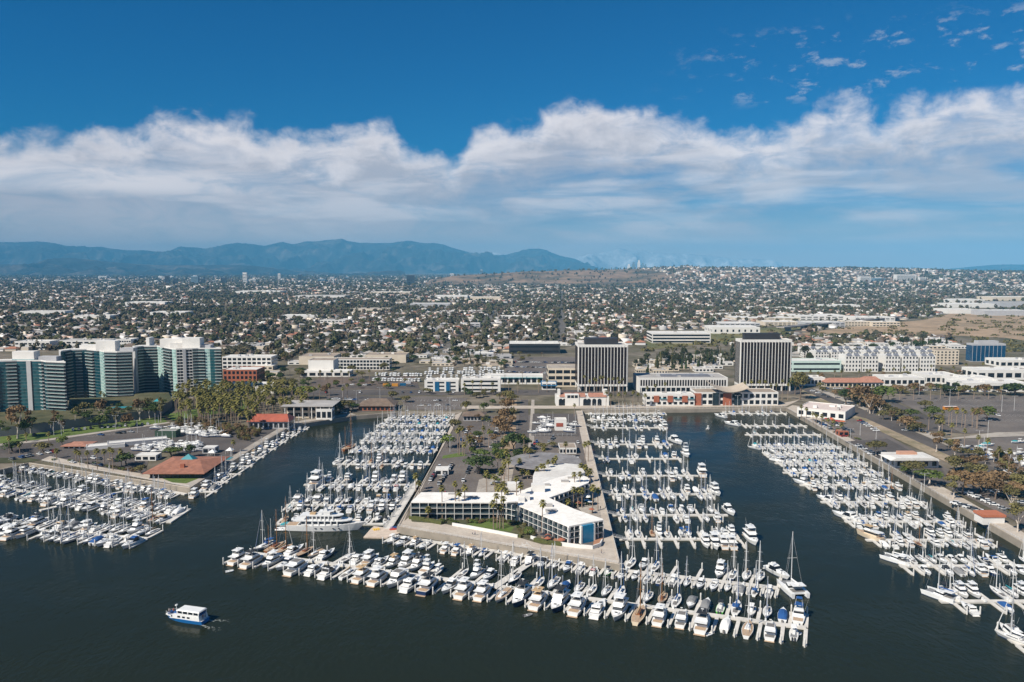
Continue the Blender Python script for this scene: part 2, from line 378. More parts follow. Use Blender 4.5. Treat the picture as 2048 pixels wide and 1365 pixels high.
def flybridge(L=12.5, canvas=None, hullm=WHITE, hard=True, glassy=False):
    B = L * 0.335; H = L * 0.115; ps = []
    mb, ms = hull(L, B, H, hullm, DECK); ps.append(P('hull', mb, ms))
    mb = MB(); mb.box(0, -L * .52, .12, B * .8, L * .07, .14); ps.append(P('swim_platform', mb, TEAK))
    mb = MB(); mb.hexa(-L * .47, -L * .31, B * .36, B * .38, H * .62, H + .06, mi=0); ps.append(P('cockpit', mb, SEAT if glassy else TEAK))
    z1 = H + L * .14; a = (-L * .31, L * .20, B * .42, B * .34, H, z1, L * .10, .05, .12)
    mb = MB(); mb.hexa(*a); c = P('cabin', mb, WHITE); ps.append(c)
    mb = MB(); mb.band(*a, .42, .86); ps.append(P('window', mb, GLASS, 'cabin'))
    mb = MB(); mb.hexa(L * .16, L * .36, B * .29, B * .16, H * 1.1, H + L * .045, L * .06, 0, .1); ps.append(P('foredeck_trunk', mb, WHITE))
    mb = MB(); mb.box(0, L * .24, H + L * .045, B * .18, L * .05, .05); ps.append(P('hatch', mb, GLASS))
    mb = MB(); mb.hexa(-L * .44, L * .10, B * .45, B * .40, z1, z1 + .14); mb.hexa(-L * .25, L * .07, B * .40, B * .35, z1 + .14, z1 + L * .055, L * .03, 0, .04); ps.append(P('flybridge', mb, WHITE))
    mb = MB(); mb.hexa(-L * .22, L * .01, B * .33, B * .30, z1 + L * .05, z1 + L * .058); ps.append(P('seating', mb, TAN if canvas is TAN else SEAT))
    zt = z1 + L * .17
    if hard or canvas:
        mb = MB()
        for sx in (-1, 1):
            for y in (-L * .24, L * .0): mb.tube((sx * B * .34, y, z1 + .1), (sx * B * .34, y + L * .015, zt), .06)
        ps.append(P('posts', mb, ALU)); ps[-1]['n'] = 'top_frame'
        mb = MB(); mb.hexa(-L * .29, L * .05, B * .38, B * .33, zt, zt + .12, .15, .15, .1); ps.append(P('hardtop' if not canvas else 'bimini_top', mb, canvas or WHITE))
    mb = MB(); y = -L * .16; mb.tube((0, y, zt + .1), (0, y, zt + L * .06), .05); mb.box(0, y, zt + L * .06, .8, .25, .18); mb.tube((B * .3, -L * .2, zt), (B * .34, -L * .27, zt + L * .22), .025, .012, 4); ps.append(P('radar_mast', mb, WHITE))
    return ps
def express(L=11, canvas=None, hullm=WHITE, top=True):
    B = L * 0.315; H = L * 0.115; ps = []
    mb, ms = hull(L, B, H, hullm, WHITE); ps.append(P('hull', mb, ms))
    mb = MB(); mb.box(0, -L * .515, .12, B * .78, L * .06, .14); ps.append(P('swim_platform', mb, DECK))
    mb = MB(); mb.hexa(-L * .05, L * .38, B * .40, B * .16, H, H + L * .06, L * .16, 0, .25); ps.append(P('cabin', mb, WHITE))
    mb = MB(); mb.box(0, L * .16, H + L * .058, B * .26, L * .07, .06); mb.box(0, L * .26, H + L * .04, B * .16, L * .04, .06); ps.append(P('hatch', mb, GLASS, 'cabin'))
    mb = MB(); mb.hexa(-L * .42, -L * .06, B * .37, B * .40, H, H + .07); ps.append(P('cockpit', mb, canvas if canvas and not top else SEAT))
    mb = MB()
    mb.hexa(-L * .40, -L * .28, B * .34, B * .36, H + .07, H + .55); mb.hexa(-L * .24, -L * .14, B * .10, B * .10, H + .07, H + .6, cx=-B * .2); ps.append(P('seating', mb, WHITEC))
    a = (-L * .26, L * .06, B * .39, B * .36, H + .05, H + L * .12, L * .12, -.3, .22)
    if top:
        mb = MB(); mb.band(*a, 0, 1); ps.append(P('windscreen', mb, GLASS))
        mb = MB(); mb.hexa(-L * .32, -L * .05, B * .35, B * .30, H + L * .12, H + L * .145, .5, .2, .12); ps.append(P('hardtop' if not canvas else 'bimini_top', mb, canvas or WHITE))
    else:
        mb = MB(); mb.hexa(-L * .08, L * .06, B * .38, B * .33, H + .05, H + L * .075, L * .09, L * .06, .2); ps.append(P('windscreen', mb, GLASS))
    mb = MB(); z = H + L * .15
    for s in (-1, 1): mb.hexa(-L * .30, -L * .24, .05, .05, H, z, 0.1, .2, 0, cx=s * B * .36)
    mb.box(0, -L * .27, z - .12, B * .74, L * .045, .14); mb.box(0, -L * .27, z, .6, .4, .2); ps.append(P('radar_arch', mb, WHITE))
    return ps
def covered(L=9, canvas=BLUE, hullm=WHITE):
    B = L * .33; H = L * .12; ps = []
    mb, ms = hull(L, B, H, hullm, WHITE); ps.append(P('hull', mb, ms))
    mb = MB(); mb.hexa(L * .02, L * .38, B * .36, B * .14, H, H + L * .05, L * .14, 0, .2); ps.append(P('cabin', mb, WHITE))
    mb = MB(); secs = []
    for i in range(7):
        t = i / 6; y = -L * .47 + L * .60 * t; h = H + L * (.03 + .115 * math.sin(min(t * 1.15, 1) * math.pi * .72)); w = wd(L, B, y) * .97
        secs.append([(w, y, H + .02), (w * .86, y, H + (h - H) * .6), (w * .3, y, h), (-w * .3, y, h), (-w * .86, y, H + (h - H) * .6), (-w, y, H + .02)])
    mb.loft(secs); ps.append(P('canvas_cover', mb, canvas))
    mb = MB(); mb.hexa(-L * .56, -L * .49, .28, .28, -.1, H * .95); ps.append(P('outboard_engine', mb, SEAT))
    return ps
def console(L=7.5, canvas=WHITEC, hullm=WHITE):
    B = L * .34; H = L * .115; ps = []
    mb, ms = hull(L, B, H, hullm, DECK, sheer=.35); ps.append(P('hull', mb, ms))
    mb = MB(); mb.hexa(-L * .42, L * .28, B * .36, B * .26, H, H + .06); ps.append(P('cockpit', mb, GREYC))
    mb = MB(); mb.hexa(-L * .08, L * .07, B * .16, B * .14, H, H + 1.0, .25); mb.box(0, -L * .18, H, B * .3, .5, .8); ps.append(P('steering_console', mb, WHITE))
    mb = MB()
    for sx in (-1, 1):
        for y in (-L * .1, L * .08): mb.tube((sx * B * .2, y, H), (sx * B * .26, y, H + 2.0), .04)
    ps.append(P('top_frame', mb, ALU))
    mb = MB(); mb.hexa(-L * .2, L * .14, B * .33, B * .29, H + 2, H + 2.1, .1, .1, .1); ps.append(P('bimini_top', mb, canvas))
    mb = MB(); mb.hexa(-L * .55, -L * .49, .2, .2, -.1, H * 1.2, cx=-.35); mb.hexa(-L * .55, -L * .49, .2, .2, -.1, H * 1.2, cx=.35); ps.append(P('outboard_engine', mb, CHARC))
    return ps
def sportfish(L=12.5, canvas=None, hullm=WHITE):
    B = L * .33; H = L * .105; ps = []
    mb, ms = hull(L, B, H, hullm, WHITE, sheer=.55, rake=.12); ps.append(P('hull', mb, ms))
    mb = MB(); mb.hexa(-L * .47, -L * .16, B * .37, B * .40, H * .7, H + .06); ps.append(P('cockpit', mb, TEAK))
    z1 = H + L * .15; a = (-L * .16, L * .22, B * .40, B * .30, H, z1, L * .15, 0, .15)
    mb = MB(); mb.hexa(*a); ps.append(P('cabin', mb, WHITE))
    mb = MB(); mb.band(*a, .5, .85); ps.append(P('window', mb, GLASS, 'cabin'))
    mb = MB(); mb.hexa(-L * .18, L * .06, B * .38, B * .30, z1, z1 + L * .06, L * .03); ps.append(P('flybridge', mb, WHITE))
    mb = MB()
    for sx in (-1, 1):
        for y in (-L * .16, L * .02): mb.tube((sx * B * .34, y, z1), (sx * B * .22, y - L * .02, z1 + L * .32), .05)
    for s in (-1, 1): mb.tube((s * B * .4, -L * .1, H + 1), (s * B * .75, -L * .3, H + L * .6), .035, .015, 4)
    ps.append(P('tuna_tower', mb, ALU))
    mb = MB(); mb.hexa(-L * .18, L * .05, B * .36, B * .3, z1 + L * .155, z1 + L * .165); ps.append(P('hardtop', mb, canvas or WHITE)); mb = MB(); mb.hexa(-L * .13, L * .02, B * .24, B * .2, z1 + L * .32, z1 + L * .33); ps.append(P('tower_top', mb, canvas or WHITE))
    return ps
def trawler(L=13, canvas=None, hullm=WHITE):
    B = L * .34; H = L * .13; ps = []
    mb, ms = hull(L, B, H, hullm, TEAK, sheer=.45, transom=.8, rake=.05); ps.append(P('hull', mb, ms))
    z1 = H + L * .15; a = (-L * .36, L * .14, B * .36, B * .33, H, z1, .3, .1, .05)
    mb = MB(); mb.hexa(*a); ps.append(P('cabin', mb, CREAM if canvas is TAN else WHITE))
    mb = MB(); mb.band(*a, .45, .82); ps.append(P('window', mb, GLASS, 'cabin'))
    mb = MB(); mb.hexa(-L * .45, L * .17, B * .43, B * .38, z1, z1 + .14); ps.append(P('boat_deck', mb, WHITE))
    a = (-L * .10, L * .13, B * .28, B * .25, z1 + .14, z1 + L * .14, .4, .1, .06)
    mb = MB(); mb.hexa(*a); ps.append(P('pilothouse', mb, WHITE))
    mb = MB(); mb.band(*a, .45, .85); ps.append(P('window', mb, GLASS, 'pilothouse'))
    mb = MB(); mb.hexa(-L * .13, L * .16, B * .33, B * .29, z1 + L * .14, z1 + L * .15); ps.append(P('hardtop', mb, canvas or WHITE))
    mb = MB(); mb.tube((0, -L * .14, z1), (0, -L * .14, z1 + L * .42), .09, .06); mb.tube((0, -L * .14, z1 + L * .12), (0, -L * .40, z1 + L * .2), .05); ps.append(P('mast', mb, WHITE))
    return ps
def sloop(L=10.5, cover=BLUE, hullm=WHITE, spar=ALU, ketch=False, deck=DECK, bimini=None, cabm=WHITE, mastk=1.28):
    B = L * .30; H = L * .095; ps = []; tr = .6
    mb, ms = hull(L, B, H, hullm, deck, transom=tr, sheer=.22, rake=.09, flare=.7); ps.append(P('hull', mb, ms))
    mb = MB(); mb.hexa(-L * .12, L * .26, B * .29, B * .17, H, H + L * .045, .5, .05, .1); ps.append(P('cabin', mb, cabm))
    mb = MB(); mb.band(-L * .10, L * .20, B * .29, B * .2, H, H + L * .045, .3, .05, .1, .35, .75, out=.03); ps.append(P('window', mb, GLASS, 'cabin'))
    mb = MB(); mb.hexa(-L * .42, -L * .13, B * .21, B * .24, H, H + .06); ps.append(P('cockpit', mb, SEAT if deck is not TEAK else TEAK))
    my = L * .10; mh = H + L * mastk
    mb = MB(); mb.tube((0, my, H), (0, my, mh), .155, .11, 6); mr = P('mast', mb, spar); ps.append(mr)
    mb = MB()
    for t, w in ((.45, .34), (.7, .25)): mb = MB(); mb.tube((-B * w, my, H + (mh - H) * t), (B * w, my, H + (mh - H) * t), .055, .055, 4); ps.append(P('spreader', mb, spar, 'mast'))
    mb = MB()
    for a, b in (((0, L * .49, H * 1.2), (0, my, mh)), ((0, -L * .48, H), (0, my, mh)), ((B * .47, my - .2, H), (0, my, mh * .97)), ((-B * .47, my - .2, H), (0, my, mh * .97))): mb.tube(a, b, .03, .03, 3)
    ps.append(P('rigging', mb, STEEL))
    mb = MB(); mb.tube((0, my - .1, H + L * .13), (0, my - L * .44, H + L * .125), .09, .08); ps.append(P('boom', mb, spar))
    if cover:
        mb = MB(); mb.loft([[(.12, my - .05, H + L * .13), (.1, my - .05, H + L * .19), (-.1, my - .05, H + L * .19), (-.12, my - .05, H + L * .13)],
                            [(.26, my - L * .1, H + L * .125), (.16, my - L * .1, H + L * .165), (-.16, my - L * .1, H + L * .165), (-.26, my - L * .1, H + L * .125)],
                            [(.16, my - L * .42, H + L * .125), (.1, my - L * .42, H + L * .142), (-.1, my - L * .42, H + L * .142), (-.16, my - L * .42, H + L * .125)]], closed=True)
        ps.append(P('sail_cover', mb, cover))
        mb = MB(); mb.tube((0, L * .47, H * 1.3), (0, my + L * .03, mh * .93), .10, .05, 5); ps.append(P('furled_jib', mb, WHITEC if cover is not BLUE else BLUE))
    if bimini:
        mb = MB(); mb.hexa(-L * .40, -L * .16, B * .3, B * .32, H + 1.7, H + 1.82, .15, .15, .15); mb.hexa(-L * .13, -L * .04, B * .3, B * .26, H + .4, H + 1.2, .6, 0, .15); ps.append(P('bimini_top', mb, bimini))
    if ketch:
        y2 = -L * .33; m2 = H + L * .85
        mb = MB(); mb.tube((0, y2, H), (0, y2, m2), .11, .08); ps.append(P('mizzen_mast', mb, spar))
        mb = MB(); mb.tube((0, y2, H + L * .12), (0, y2 - L * .24, H + L * .12), .15, .1); ps.append(P('mizzen_sail_cover', mb, cover or WHITEC))
    return ps
def catamaran(L=12.5, cover=WHITEC, hullm=WHITE):
    B = L * .53; H = L * .13; ps = []
    for s in (-1, 1):
        mb, ms = hull(L, L * .13, H, hullm, WHITE, transom=.7, sheer=.12, rake=.04, flare=.8); mb.v = [(x + s * (B / 2 - L * .065), y, z) for x, y, z in mb.v]; ps.append(P('hull', mb, ms))
    mb = MB(); mb.hexa(-L * .40, L * .12, B * .42, B * .42, H * .55, H + .05); ps.append(P('bridge_deck', mb, WHITE))
    mb = MB(); mb.hexa(L * .12, L * .40, B * .38, B * .38, H * .9, H * .93); ps.append(P('trampoline', mb, GREYC))
    a = (-L * .18, L * .14, B * .38, B * .28, H + .05, H + L * .10, L * .09, .05, .25)
    mb = MB(); mb.hexa(*a); ps.append(P('cabin', mb, WHITE)); mb = MB(); mb.band(*a, .3, .8); ps.append(P('window', mb, GLASS, 'cabin'))
    mb = MB(); mb.hexa(-L * .42, -L * .16, B * .34, B * .34, H + L * .155, H + L * .165); ps.append(P('hardtop', mb, WHITE))
    mb = MB(); mb.hexa(-L * .40, -L * .19, B * .32, B * .32, H + .05, H + .1); ps.append(P('cockpit', mb, SEAT))
    my = L * .06; mh = H + L * 1.45
    mb = MB(); mb.tube((0, my, H), (0, my, mh), .16, .1); ps.append(P('mast', mb, ALU))
    mb = MB(); mb.tube((-B * .25, my, mh * .55), (B * .25, my, mh * .55), .06, .06, 4); ps.append(P('spreader', mb, ALU, 'mast'))
    mb = MB()
    for a, b in (((0, L * .45, H), (0, my, mh)), ((B * .45, -L * .1, H), (0, my, mh * .95)), ((-B * .45, -L * .1, H), (0, my, mh * .95))): mb.tube(a, b, .03, .03, 3)
    ps.append(P('rigging', mb, STEEL))
    mb = MB(); mb.tube((0, my - .1, H + L * .18), (0, my - L * .44, H + L * .19), .24, .17); ps.append(P('sail_cover', mb, cover))
    return ps
def dinghy(L=3.4, hullm=GREYC):
    ps = []; mb = MB(); pts = [(-.6, -L / 2), (-.62, L * .1), (-.4, L * .36), (0, L * .5), (.4, L * .36), (.62, L * .1), (.6, -L / 2)]
    for a, b in zip(pts, pts[1:]): mb.tube((a[0], a[1], .28), (b[0], b[1], .28), .24, .24, 7)
    ps.append(P('hull', mb, WHITE if hullm is WHITE else hullm))
    mb = MB(); mb.prism([(x * .9, y) for x, y in pts], .12, .2); ps.append(P('floor_board', mb, SEAT))
    mb = MB(); mb.box(0, -L * .1, .3, 1.1, .28, .12); ps.append(P('seat', mb, WHITE))
    mb = MB(); mb.box(0, -L * .55, 0, .3, .35, .8); ps.append(P('outboard_engine', mb, CHARC))
    return ps
PROTO = {}
def make_boat(kind, ps, merged=False):
    """one boat: an Empty with its parts, or for far rows a single mesh"""
    if merged:
        mb = MB(); mats = []
        for p in ps:
            if p['n'] in ('rigging', 'swim_platform', 'hatch', 'radar_mast', 'outboard_engine', 'top_frame', 'seating'): continue
            idx = []
            for m in p['m']:
                if m not in mats: mats.append(m)
                idx.append(mats.index(m))
            o = len(mb.v); mb.v += p['mb'].v; mb.f += [tuple(i + o for i in f) for f in p['mb'].f]; mb.m += [idx[i] for i in p['mb'].m]
        o = bpy.data.objects.new(kind, mb.mesh(kind, mats)); return o
    e = bpy.data.objects.new(kind, None); e.empty_display_size = .5; by = {}
    kids = []
    for p in ps:
        o = bpy.data.objects.new(p['n'], p['mb'].mesh(p['n'], p['m'])); o.parent = by.get(p['sub'], e); by[p['n']] = o
        KIDS.setdefault(o.parent.name, []).append(o)
    return e
# style code -> (object name, what it looks like, category, builder)
STY = {
 'F':  ('flybridge_yacht', 'white flybridge yacht', 'motor yacht', lambda L: flybridge(L)),
 'FB': ('flybridge_yacht', 'flybridge yacht with black bimini', 'motor yacht', lambda L: flybridge(L, BLACKC)),
 'FT': ('flybridge_yacht', 'flybridge yacht with tan bimini', 'motor yacht', lambda L: flybridge(L, TAN)),
 'FU': ('flybridge_yacht', 'flybridge yacht with blue bimini', 'motor yacht', lambda L: flybridge(L, BLUE)),
 'FO': ('flybridge_yacht', 'open-topped flybridge yacht', 'motor yacht', lambda L: flybridge(L, None, WHITE, False, True)),
 'FD': ('flybridge_yacht', 'dark-hulled flybridge yacht', 'motor yacht', lambda L: flybridge(L, BLACKC, NAVY)),
 'E':  ('express_cruiser', 'white hardtop cruiser', 'cruiser', lambda L: express(L)),
 'EB': ('express_cruiser', 'cruiser with black canvas top', 'cruiser', lambda L: express(L, BLACKC)),
 'EU': ('express_cruiser', 'cruiser with blue canvas top', 'cruiser', lambda L: express(L, BLUE)),
 'ET': ('express_cruiser', 'cruiser with tan canvas top', 'cruiser', lambda L: express(L, TAN)),
 'EO': ('express_cruiser', 'open white cruiser', 'cruiser', lambda L: express(L, None, WHITE, False)),
 'ER': ('express_cruiser', 'cruiser with red canvas top', 'cruiser', lambda L: express(L, REDC)),
 'CB': ('covered_motorboat', 'motorboat under blue cover', 'motorboat', lambda L: covered(L, BLUE)),
 'CG': ('covered_motorboat', 'motorboat under grey cover', 'motorboat', lambda L: covered(L, GREYC)),
 'CW': ('covered_motorboat', 'motorboat under white cover', 'motorboat', lambda L: covered(L, WHITEC)),
 'CE': ('covered_motorboat', 'motorboat under green cover', 'motorboat', lambda L: covered(L, GREENC)),
 'CT': ('covered_motorboat', 'motorboat under teal cover', 'motorboat', lambda L: covered(L, TEAL)),
 'O':  ('open_motorboat', 'open white motorboat', 'motorboat', lambda L: console(L)),
 'OU': ('open_motorboat', 'open motorboat with blue top', 'motorboat', lambda L: console(L, BLUE)),
 'OG': ('open_motorboat', 'open motorboat with green stripe', 'motorboat', lambda L: console(L, BLACKC, mat('lime_paint', (.12, .5, .06), .4))),
 'P':  ('sportfishing_boat', 'white sportfisher with tower', 'fishing boat', lambda L: sportfish(L)),
 'PU': ('sportfishing_boat', 'sportfisher with blue top', 'fishing boat', lambda L: sportfish(L, BLUE)),
 'PB': ('sportfishing_boat', 'blue-hulled boat with blue top', 'fishing boat', lambda L: sportfish(L, BLUE, mat('royal_blue_paint', (.01, .07, .28), .35))),
 'T':  ('trawler_yacht', 'white trawler yacht', 'trawler', lambda L: trawler(L)),
 'TT': ('trawler_yacht', 'cream trawler yacht', 'trawler', lambda L: trawler(L, TAN, CREAM)),
 'S':  ('sailing_boat', 'sailboat with white sail cover', 'sailboat', lambda L: sloop(L, WHITEC)),
 'SU': ('sailing_boat', 'sailboat with blue sail cover', 'sailboat', lambda L: sloop(L, BLUE)),
 'SB': ('sailing_boat', 'sailboat with blue bimini and cover', 'sailboat', lambda L: sloop(L, BLUE, bimini=BLUE)),
 'ST': ('sailing_boat', 'sailboat with tan sail cover', 'sailboat', lambda L: sloop(L, TAN, deck=DECK)),
 'SG': ('sailing_boat', 'sailboat with teal sail cover', 'sailboat', lambda L: sloop(L, TEAL)),
 'SK': ('sailing_boat', 'sailboat with black sail cover', 'sailboat', lambda L: sloop(L, BLACKC, bimini=BLACKC)),
 'SN': ('sailing_boat', 'bare-boomed white sailboat', 'sailboat', lambda L: sloop(L, None)),
 'SD': ('sailing_boat', 'dark-hulled sailboat', 'sailboat', lambda L: sloop(L, BLACKC, NAVY)),
 'SW': ('wooden_sailing_boat', 'wooden sailboat with brown mast', 'sailboat', lambda L: sloop(L, None, mat('black_hull_paint', (.03, .025, .022), .4), BROWNP, False, TEAK, None, WOOD)),
 'SY': ('wooden_sailing_boat', 'teak-decked sailboat with brown mast', 'sailboat', lambda L: sloop(L, TAN, CREAM, BROWNP, False, TEAK, None, WOOD)),
 'SC': ('wooden_sailing_boat', 'teak-decked sailboat with alloy mast', 'sailboat', lambda L: sloop(L, None, WHITE, ALU, False, TEAK)),
 'K':  ('ketch', 'two-masted white ketch', 'sailboat', lambda L: sloop(L, WHITEC, WHITE, ALU, True)),
 'KU': ('ketch', 'ketch with blue covers', 'sailboat', lambda L: sloop(L, BLUE, WHITE, ALU, True, bimini=BLUE)),
 'KW': ('ketch', 'wooden ketch with brown masts', 'sailboat', lambda L: sloop(L, None, WOOD, BROWNP, True, TEAK, None, WOOD)),
 'C':  ('catamaran', 'white sailing catamaran', 'catamaran', lambda L: catamaran(L)),
 'CU': ('catamaran', 'catamaran with blue sail cover', 'catamaran', lambda L: catamaran(L, BLUE)),
 'D':  ('dinghy', 'small grey inflatable dinghy', 'dinghy', lambda L: dinghy(3.6)),
 'DW': ('dinghy', 'small white dinghy', 'dinghy', lambda L: dinghy(3.2, WHITE)),
}
NOM = {'F': 12.5, 'E': 11, 'C': 9, 'O': 7.5, 'P': 12, 'T': 12.5, 'S': 10, 'K': 12.5, 'D': 3.5}
def boat(code, x, y, heading, L, label, group, far=False):
    """heading: compass-like angle of the bow, clockwise from +y"""
    name, _, cat, fn = STY[code]
    if name == 'sailing_boat' and L < 8.9: name = 'small_sailing_boat'
    key = (code, far, name); nom = 12.5 if name == 'catamaran' else NOM[code[0]]
    if key not in PROTO: PROTO[key] = make_boat(name, fn(nom), far)
    c = copy_tree(PROTO[key]); k = L / nom
    c.location = (x, y, 0); c.rotation_euler = (0, 0, -heading); c.scale = (k, k, k)
    return tag(c, label, cat, group)

# ------------------------------------------------------------------ pontoons with fingers, pilings and the boats in their berths
def pick(r, mix):
    t = r.random() * sum(w for _, w in mix)
    for c, w in mix:
        t -= w
        if t <= 0: return c
    return mix[-1][0]
POWER = [('F', 5), ('FB', 1.2), ('FT', 1), ('FU', 1.2), ('FO', 2), ('E', 4), ('EB', 2), ('EU', 1.2), ('ET', 1), ('EO', 3), ('FD', .6), ('ER', .4), ('CG', .6), ('CB', .8), ('CW', .7), ('P', 1.2), ('T', 1)]
SAIL = [('S', 5), ('SU', 6), ('SB', 2.5), ('ST', 1.2), ('SG', 1.2), ('SK', 1.5), ('SN', 3), ('SD', 1.4), ('SY', .5), ('SW', .4), ('K', .7)]
SMALL = [('S', 4), ('SU', 5), ('SB', 1.5), ('SN', 3), ('SG', .8), ('ST', .6), ('EO', 3), ('EU', 1), ('E', 1.5), ('CB', 1.5), ('CW', 1), ('O', 1.5), ('F', .8), ('CT', .5)]
MIXED = POWER + [(c, w * .9) for c, w in SAIL]
NB = 0
def dock(name_phrase, a, b, fdir, sides, pile=True, wide=2.2, far=False, seed=1, label=None, group='boats in the marina', ends=('shore', 'channel'), gang=True):
    """a, b: shore end and channel end (pixels); fdir: heading of the fingers; sides: list of dicts sign, L, pitch, mix or codes, fill, bowin"""
    global NB
    A, Bp = G(*a, 0), G(*b, 0); A.z = Bp.z = 0
    ax = (Bp - A); ln = ax.length; u = ax.normalized(); f = Vector((math.sin(fdir), math.cos(fdir), 0)); r = random.Random(seed)
    e = empty('floating_pontoon', A, math.atan2(u.y, u.x))
    tag(e, label, 'pontoon', 'floating pontoons of the marina')
    mb = MB(); mb.box(ln / 2, 0, -.3, ln, wide, .85); mb.build('walkway', PONT, e)
    lf = Vector((f.dot(u), f.dot(Vector((-u.y, u.x, 0))), 0)); la = math.atan2(lf.y, lf.x)
    fm = {}; pm = None
    for sd in sides:
        sg, L, pitch = sd['s'], sd['L'], sd['p']; n = max(1, int((ln - sd.get('off', 0) - sd.get('end', 0)) / pitch)); per = sd.get('per', 2); codes = sd.get('codes')
        if codes: n = len(codes); pitch = (ln - sd.get('off', 0) - sd.get('end', 0)) / n
        fl = sd.get('fl', L * .82)
        key = round(fl, 1)
        if key not in fm:
            m = MB(); m.box(fl / 2 + wide / 2 - .2, 0, -.3, fl, 1.25, .8); fm[key] = m.mesh('finger', [PONT])
            m = MB(); m.tube((0, 0, -1), (0, 0, 2.6), .27, .27, 7); m.tube((0, 0, 2.6), (0, 0, 3.0), .3, .05, 7); pm = m.mesh('piling', [PILE])
            m = MB(); m.hexa(-.45, .45, .3, .3, 0, .9, .05, .05, .05); bx = m.mesh('dock_box', [WHITE])
        for i in range(n + 1):
            if i % per and not (i == n): continue
            s = sd.get('off', 0) + pitch * i
            if s > ln + .5: continue
            obj('finger', fm[key], e, (s, 0, 0), la if sg > 0 else la + math.pi)
            if pile and not far or (pile and r.random() < .4):
                q = lf * (sg * (fl + .3 + wide / 2)); obj('piling', pm, e, (s + q.x, q.y, 0))
            if not far and i < n: obj('dock_box', bx, e, (s + pitch * .5, sg * wide * .36, .55))
        for i in range(n):
            c = codes[i] if codes else (pick(r, sd['mix']) if r.random() < sd.get('fill', .88) else None)
            if not c or c == '-': continue
            Lb = L * r.uniform(.80, 1.06) * sd.get('k', 1)
            if c[0] in 'SK' and c[:2] != 'SW': Lb *= .97
            if c[0] == 'O': Lb = min(Lb, 8.5)
            if c[0] == 'C' and c not in ('C', 'CU') and Lb > 10: Lb = 10
            if c[0] == 'D': Lb = 3.5
            s = sd.get('off', 0) + pitch * (i + .5); d = wide / 2 + .8 + Lb / 2
            p = A + u * s + f * (sg * d)
            inn = r.random() < sd.get('inn', .6)
            h = fdir + (0 if sg > 0 else math.pi)
            if inn: h += math.pi
            side = sd['side']; far_i = n - 1 - i
            where = f'{ordw(i)} from {ends[0]}' if i <= far_i else f'{ordw(far_i)} from {ends[1]}'
            boat(c, p.x, p.y, h + r.uniform(-.02, .02), Lb, f'{STY[c][1]}, {where}, {side} side, {name_phrase}', group, far); NB += 1
    if gang: pass
    return e
# ------------------------------------------------------------------ water, land, quays
def water():
    m = bpy.data.materials.new('harbour_water'); m.use_nodes = True; nt = m.node_tree; N = nt.nodes; K = nt.links
    b = N['Principled BSDF']; b.inputs['Base Color'].default_value = (*WATER_COL, 1); b.inputs['Roughness'].default_value = 0.16
    b.inputs['IOR'].default_value = 1.33; b.inputs['Specular IOR Level'].default_value = WATER_SPEC
    tc = N.new('ShaderNodeTexCoord')
    def noi(scale, det, sx=1, sy=1, rot=0):
        mp = N.new('ShaderNodeMapping'); mp.inputs['Scale'].default_value = (sx, sy, 1); mp.inputs['Rotation'].default_value = (0, 0, rot); K.new(tc.outputs['Object'], mp.inputs[0])
        n = N.new('ShaderNodeTexNoise'); n.inputs['Scale'].default_value = scale; n.inputs['Detail'].default_value = det; K.new(mp.outputs[0], n.inputs[0]); return n.outputs[0]
    n1 = noi(0.55, 5, 1, .6, .5); n2 = noi(0.09, 4, 1, .7, .3); n3 = noi(0.012, 5, 1, 2.2, .3)
    a = N.new('ShaderNodeMath'); a.operation = 'MULTIPLY_ADD'; K.new(n2, a.inputs[0]); a.inputs[1].default_value = 2.2; K.new(n1, a.inputs[2])
    mr = N.new('ShaderNodeMapRange'); mr.inputs[1].default_value = .35; mr.inputs[2].default_value = .65; mr.inputs[3].default_value = .22; mr.inputs[4].default_value = .85; K.new(n3, mr.inputs[0])
    bp = N.new('ShaderNodeBump'); bp.inputs['Distance'].default_value = 0.30; K.new(mr.outputs[0], bp.inputs['Strength']); K.new(a.outputs[0], bp.inputs['Height']); K.new(bp.outputs[0], b.inputs['Normal'])
    rr = N.new('ShaderNodeMapRange'); rr.inputs[1].default_value = .35; rr.inputs[2].default_value = .65; rr.inputs[3].default_value = .09; rr.inputs[4].default_value = .26; K.new(n3, rr.inputs[0]); K.new(rr.outputs[0], b.inputs['Roughness'])
    mb = MB(); mb.add([(-4000, -300, 0), (4000, -300, 0), (4000, 1200, 0), (-4000, 1200, 0)], [(0, 1, 2, 3)])
    struct(mb.build('water', m))
WATER_COL = (0.0150, 0.0192, 0.0115); WATER_SPEC = 0.12
water()

SHORE = [(-500, 1060), (57, 927), (380, 977), (522, 888), (585, 851), (712, 832), (800, 825), (923, 825), (795, 1054), (1240, 1130), (1164, 821), (1573, 816), (2050, 1088), (2600, 1402)]
shore = [G(u, v, LZ) for u, v in SHORE]
far = 32400
gp = [Vector((-far, 640, LZ)), Vector((-1500, 400, LZ))] + shore + [Vector((1500, 150, LZ)), Vector((far, 150, LZ)), Vector((far, far, LZ)), Vector((-far, far, LZ))]
mb = MB(); mb.prism([(p.x, p.y) for p in gp], LZ, LZ, side=False)
struct(mb.build('ground', CITYG))
def quay(i0, i1, label):
    """sea wall: a thick concrete face with a coping along the shore line"""
    mb = MB(); pts = [(-far, 640)] if i0 < 0 else []
    for i in range(max(i0, 0), i1):
        a, b = shore[i], shore[i + 1]; d = (b - a); l = d.length; d.normalize(); n = Vector((-d.y, d.x, 0)); r = math.atan2(d.y, d.x)
        c = (a + b) / 2
        mb.box(c.x - n.x * .02, c.y - n.y * .02, -2, l + .5, .5, LZ + 2.0 - .01, 0, r)
        q = c + n * .35
        mb.box(q.x, q.y, LZ - .02, l + .3, .5, .34, 1, r)
    o = mb.build('quay_wall', [WALLC, PROM]); tag(o, label, 'sea wall')
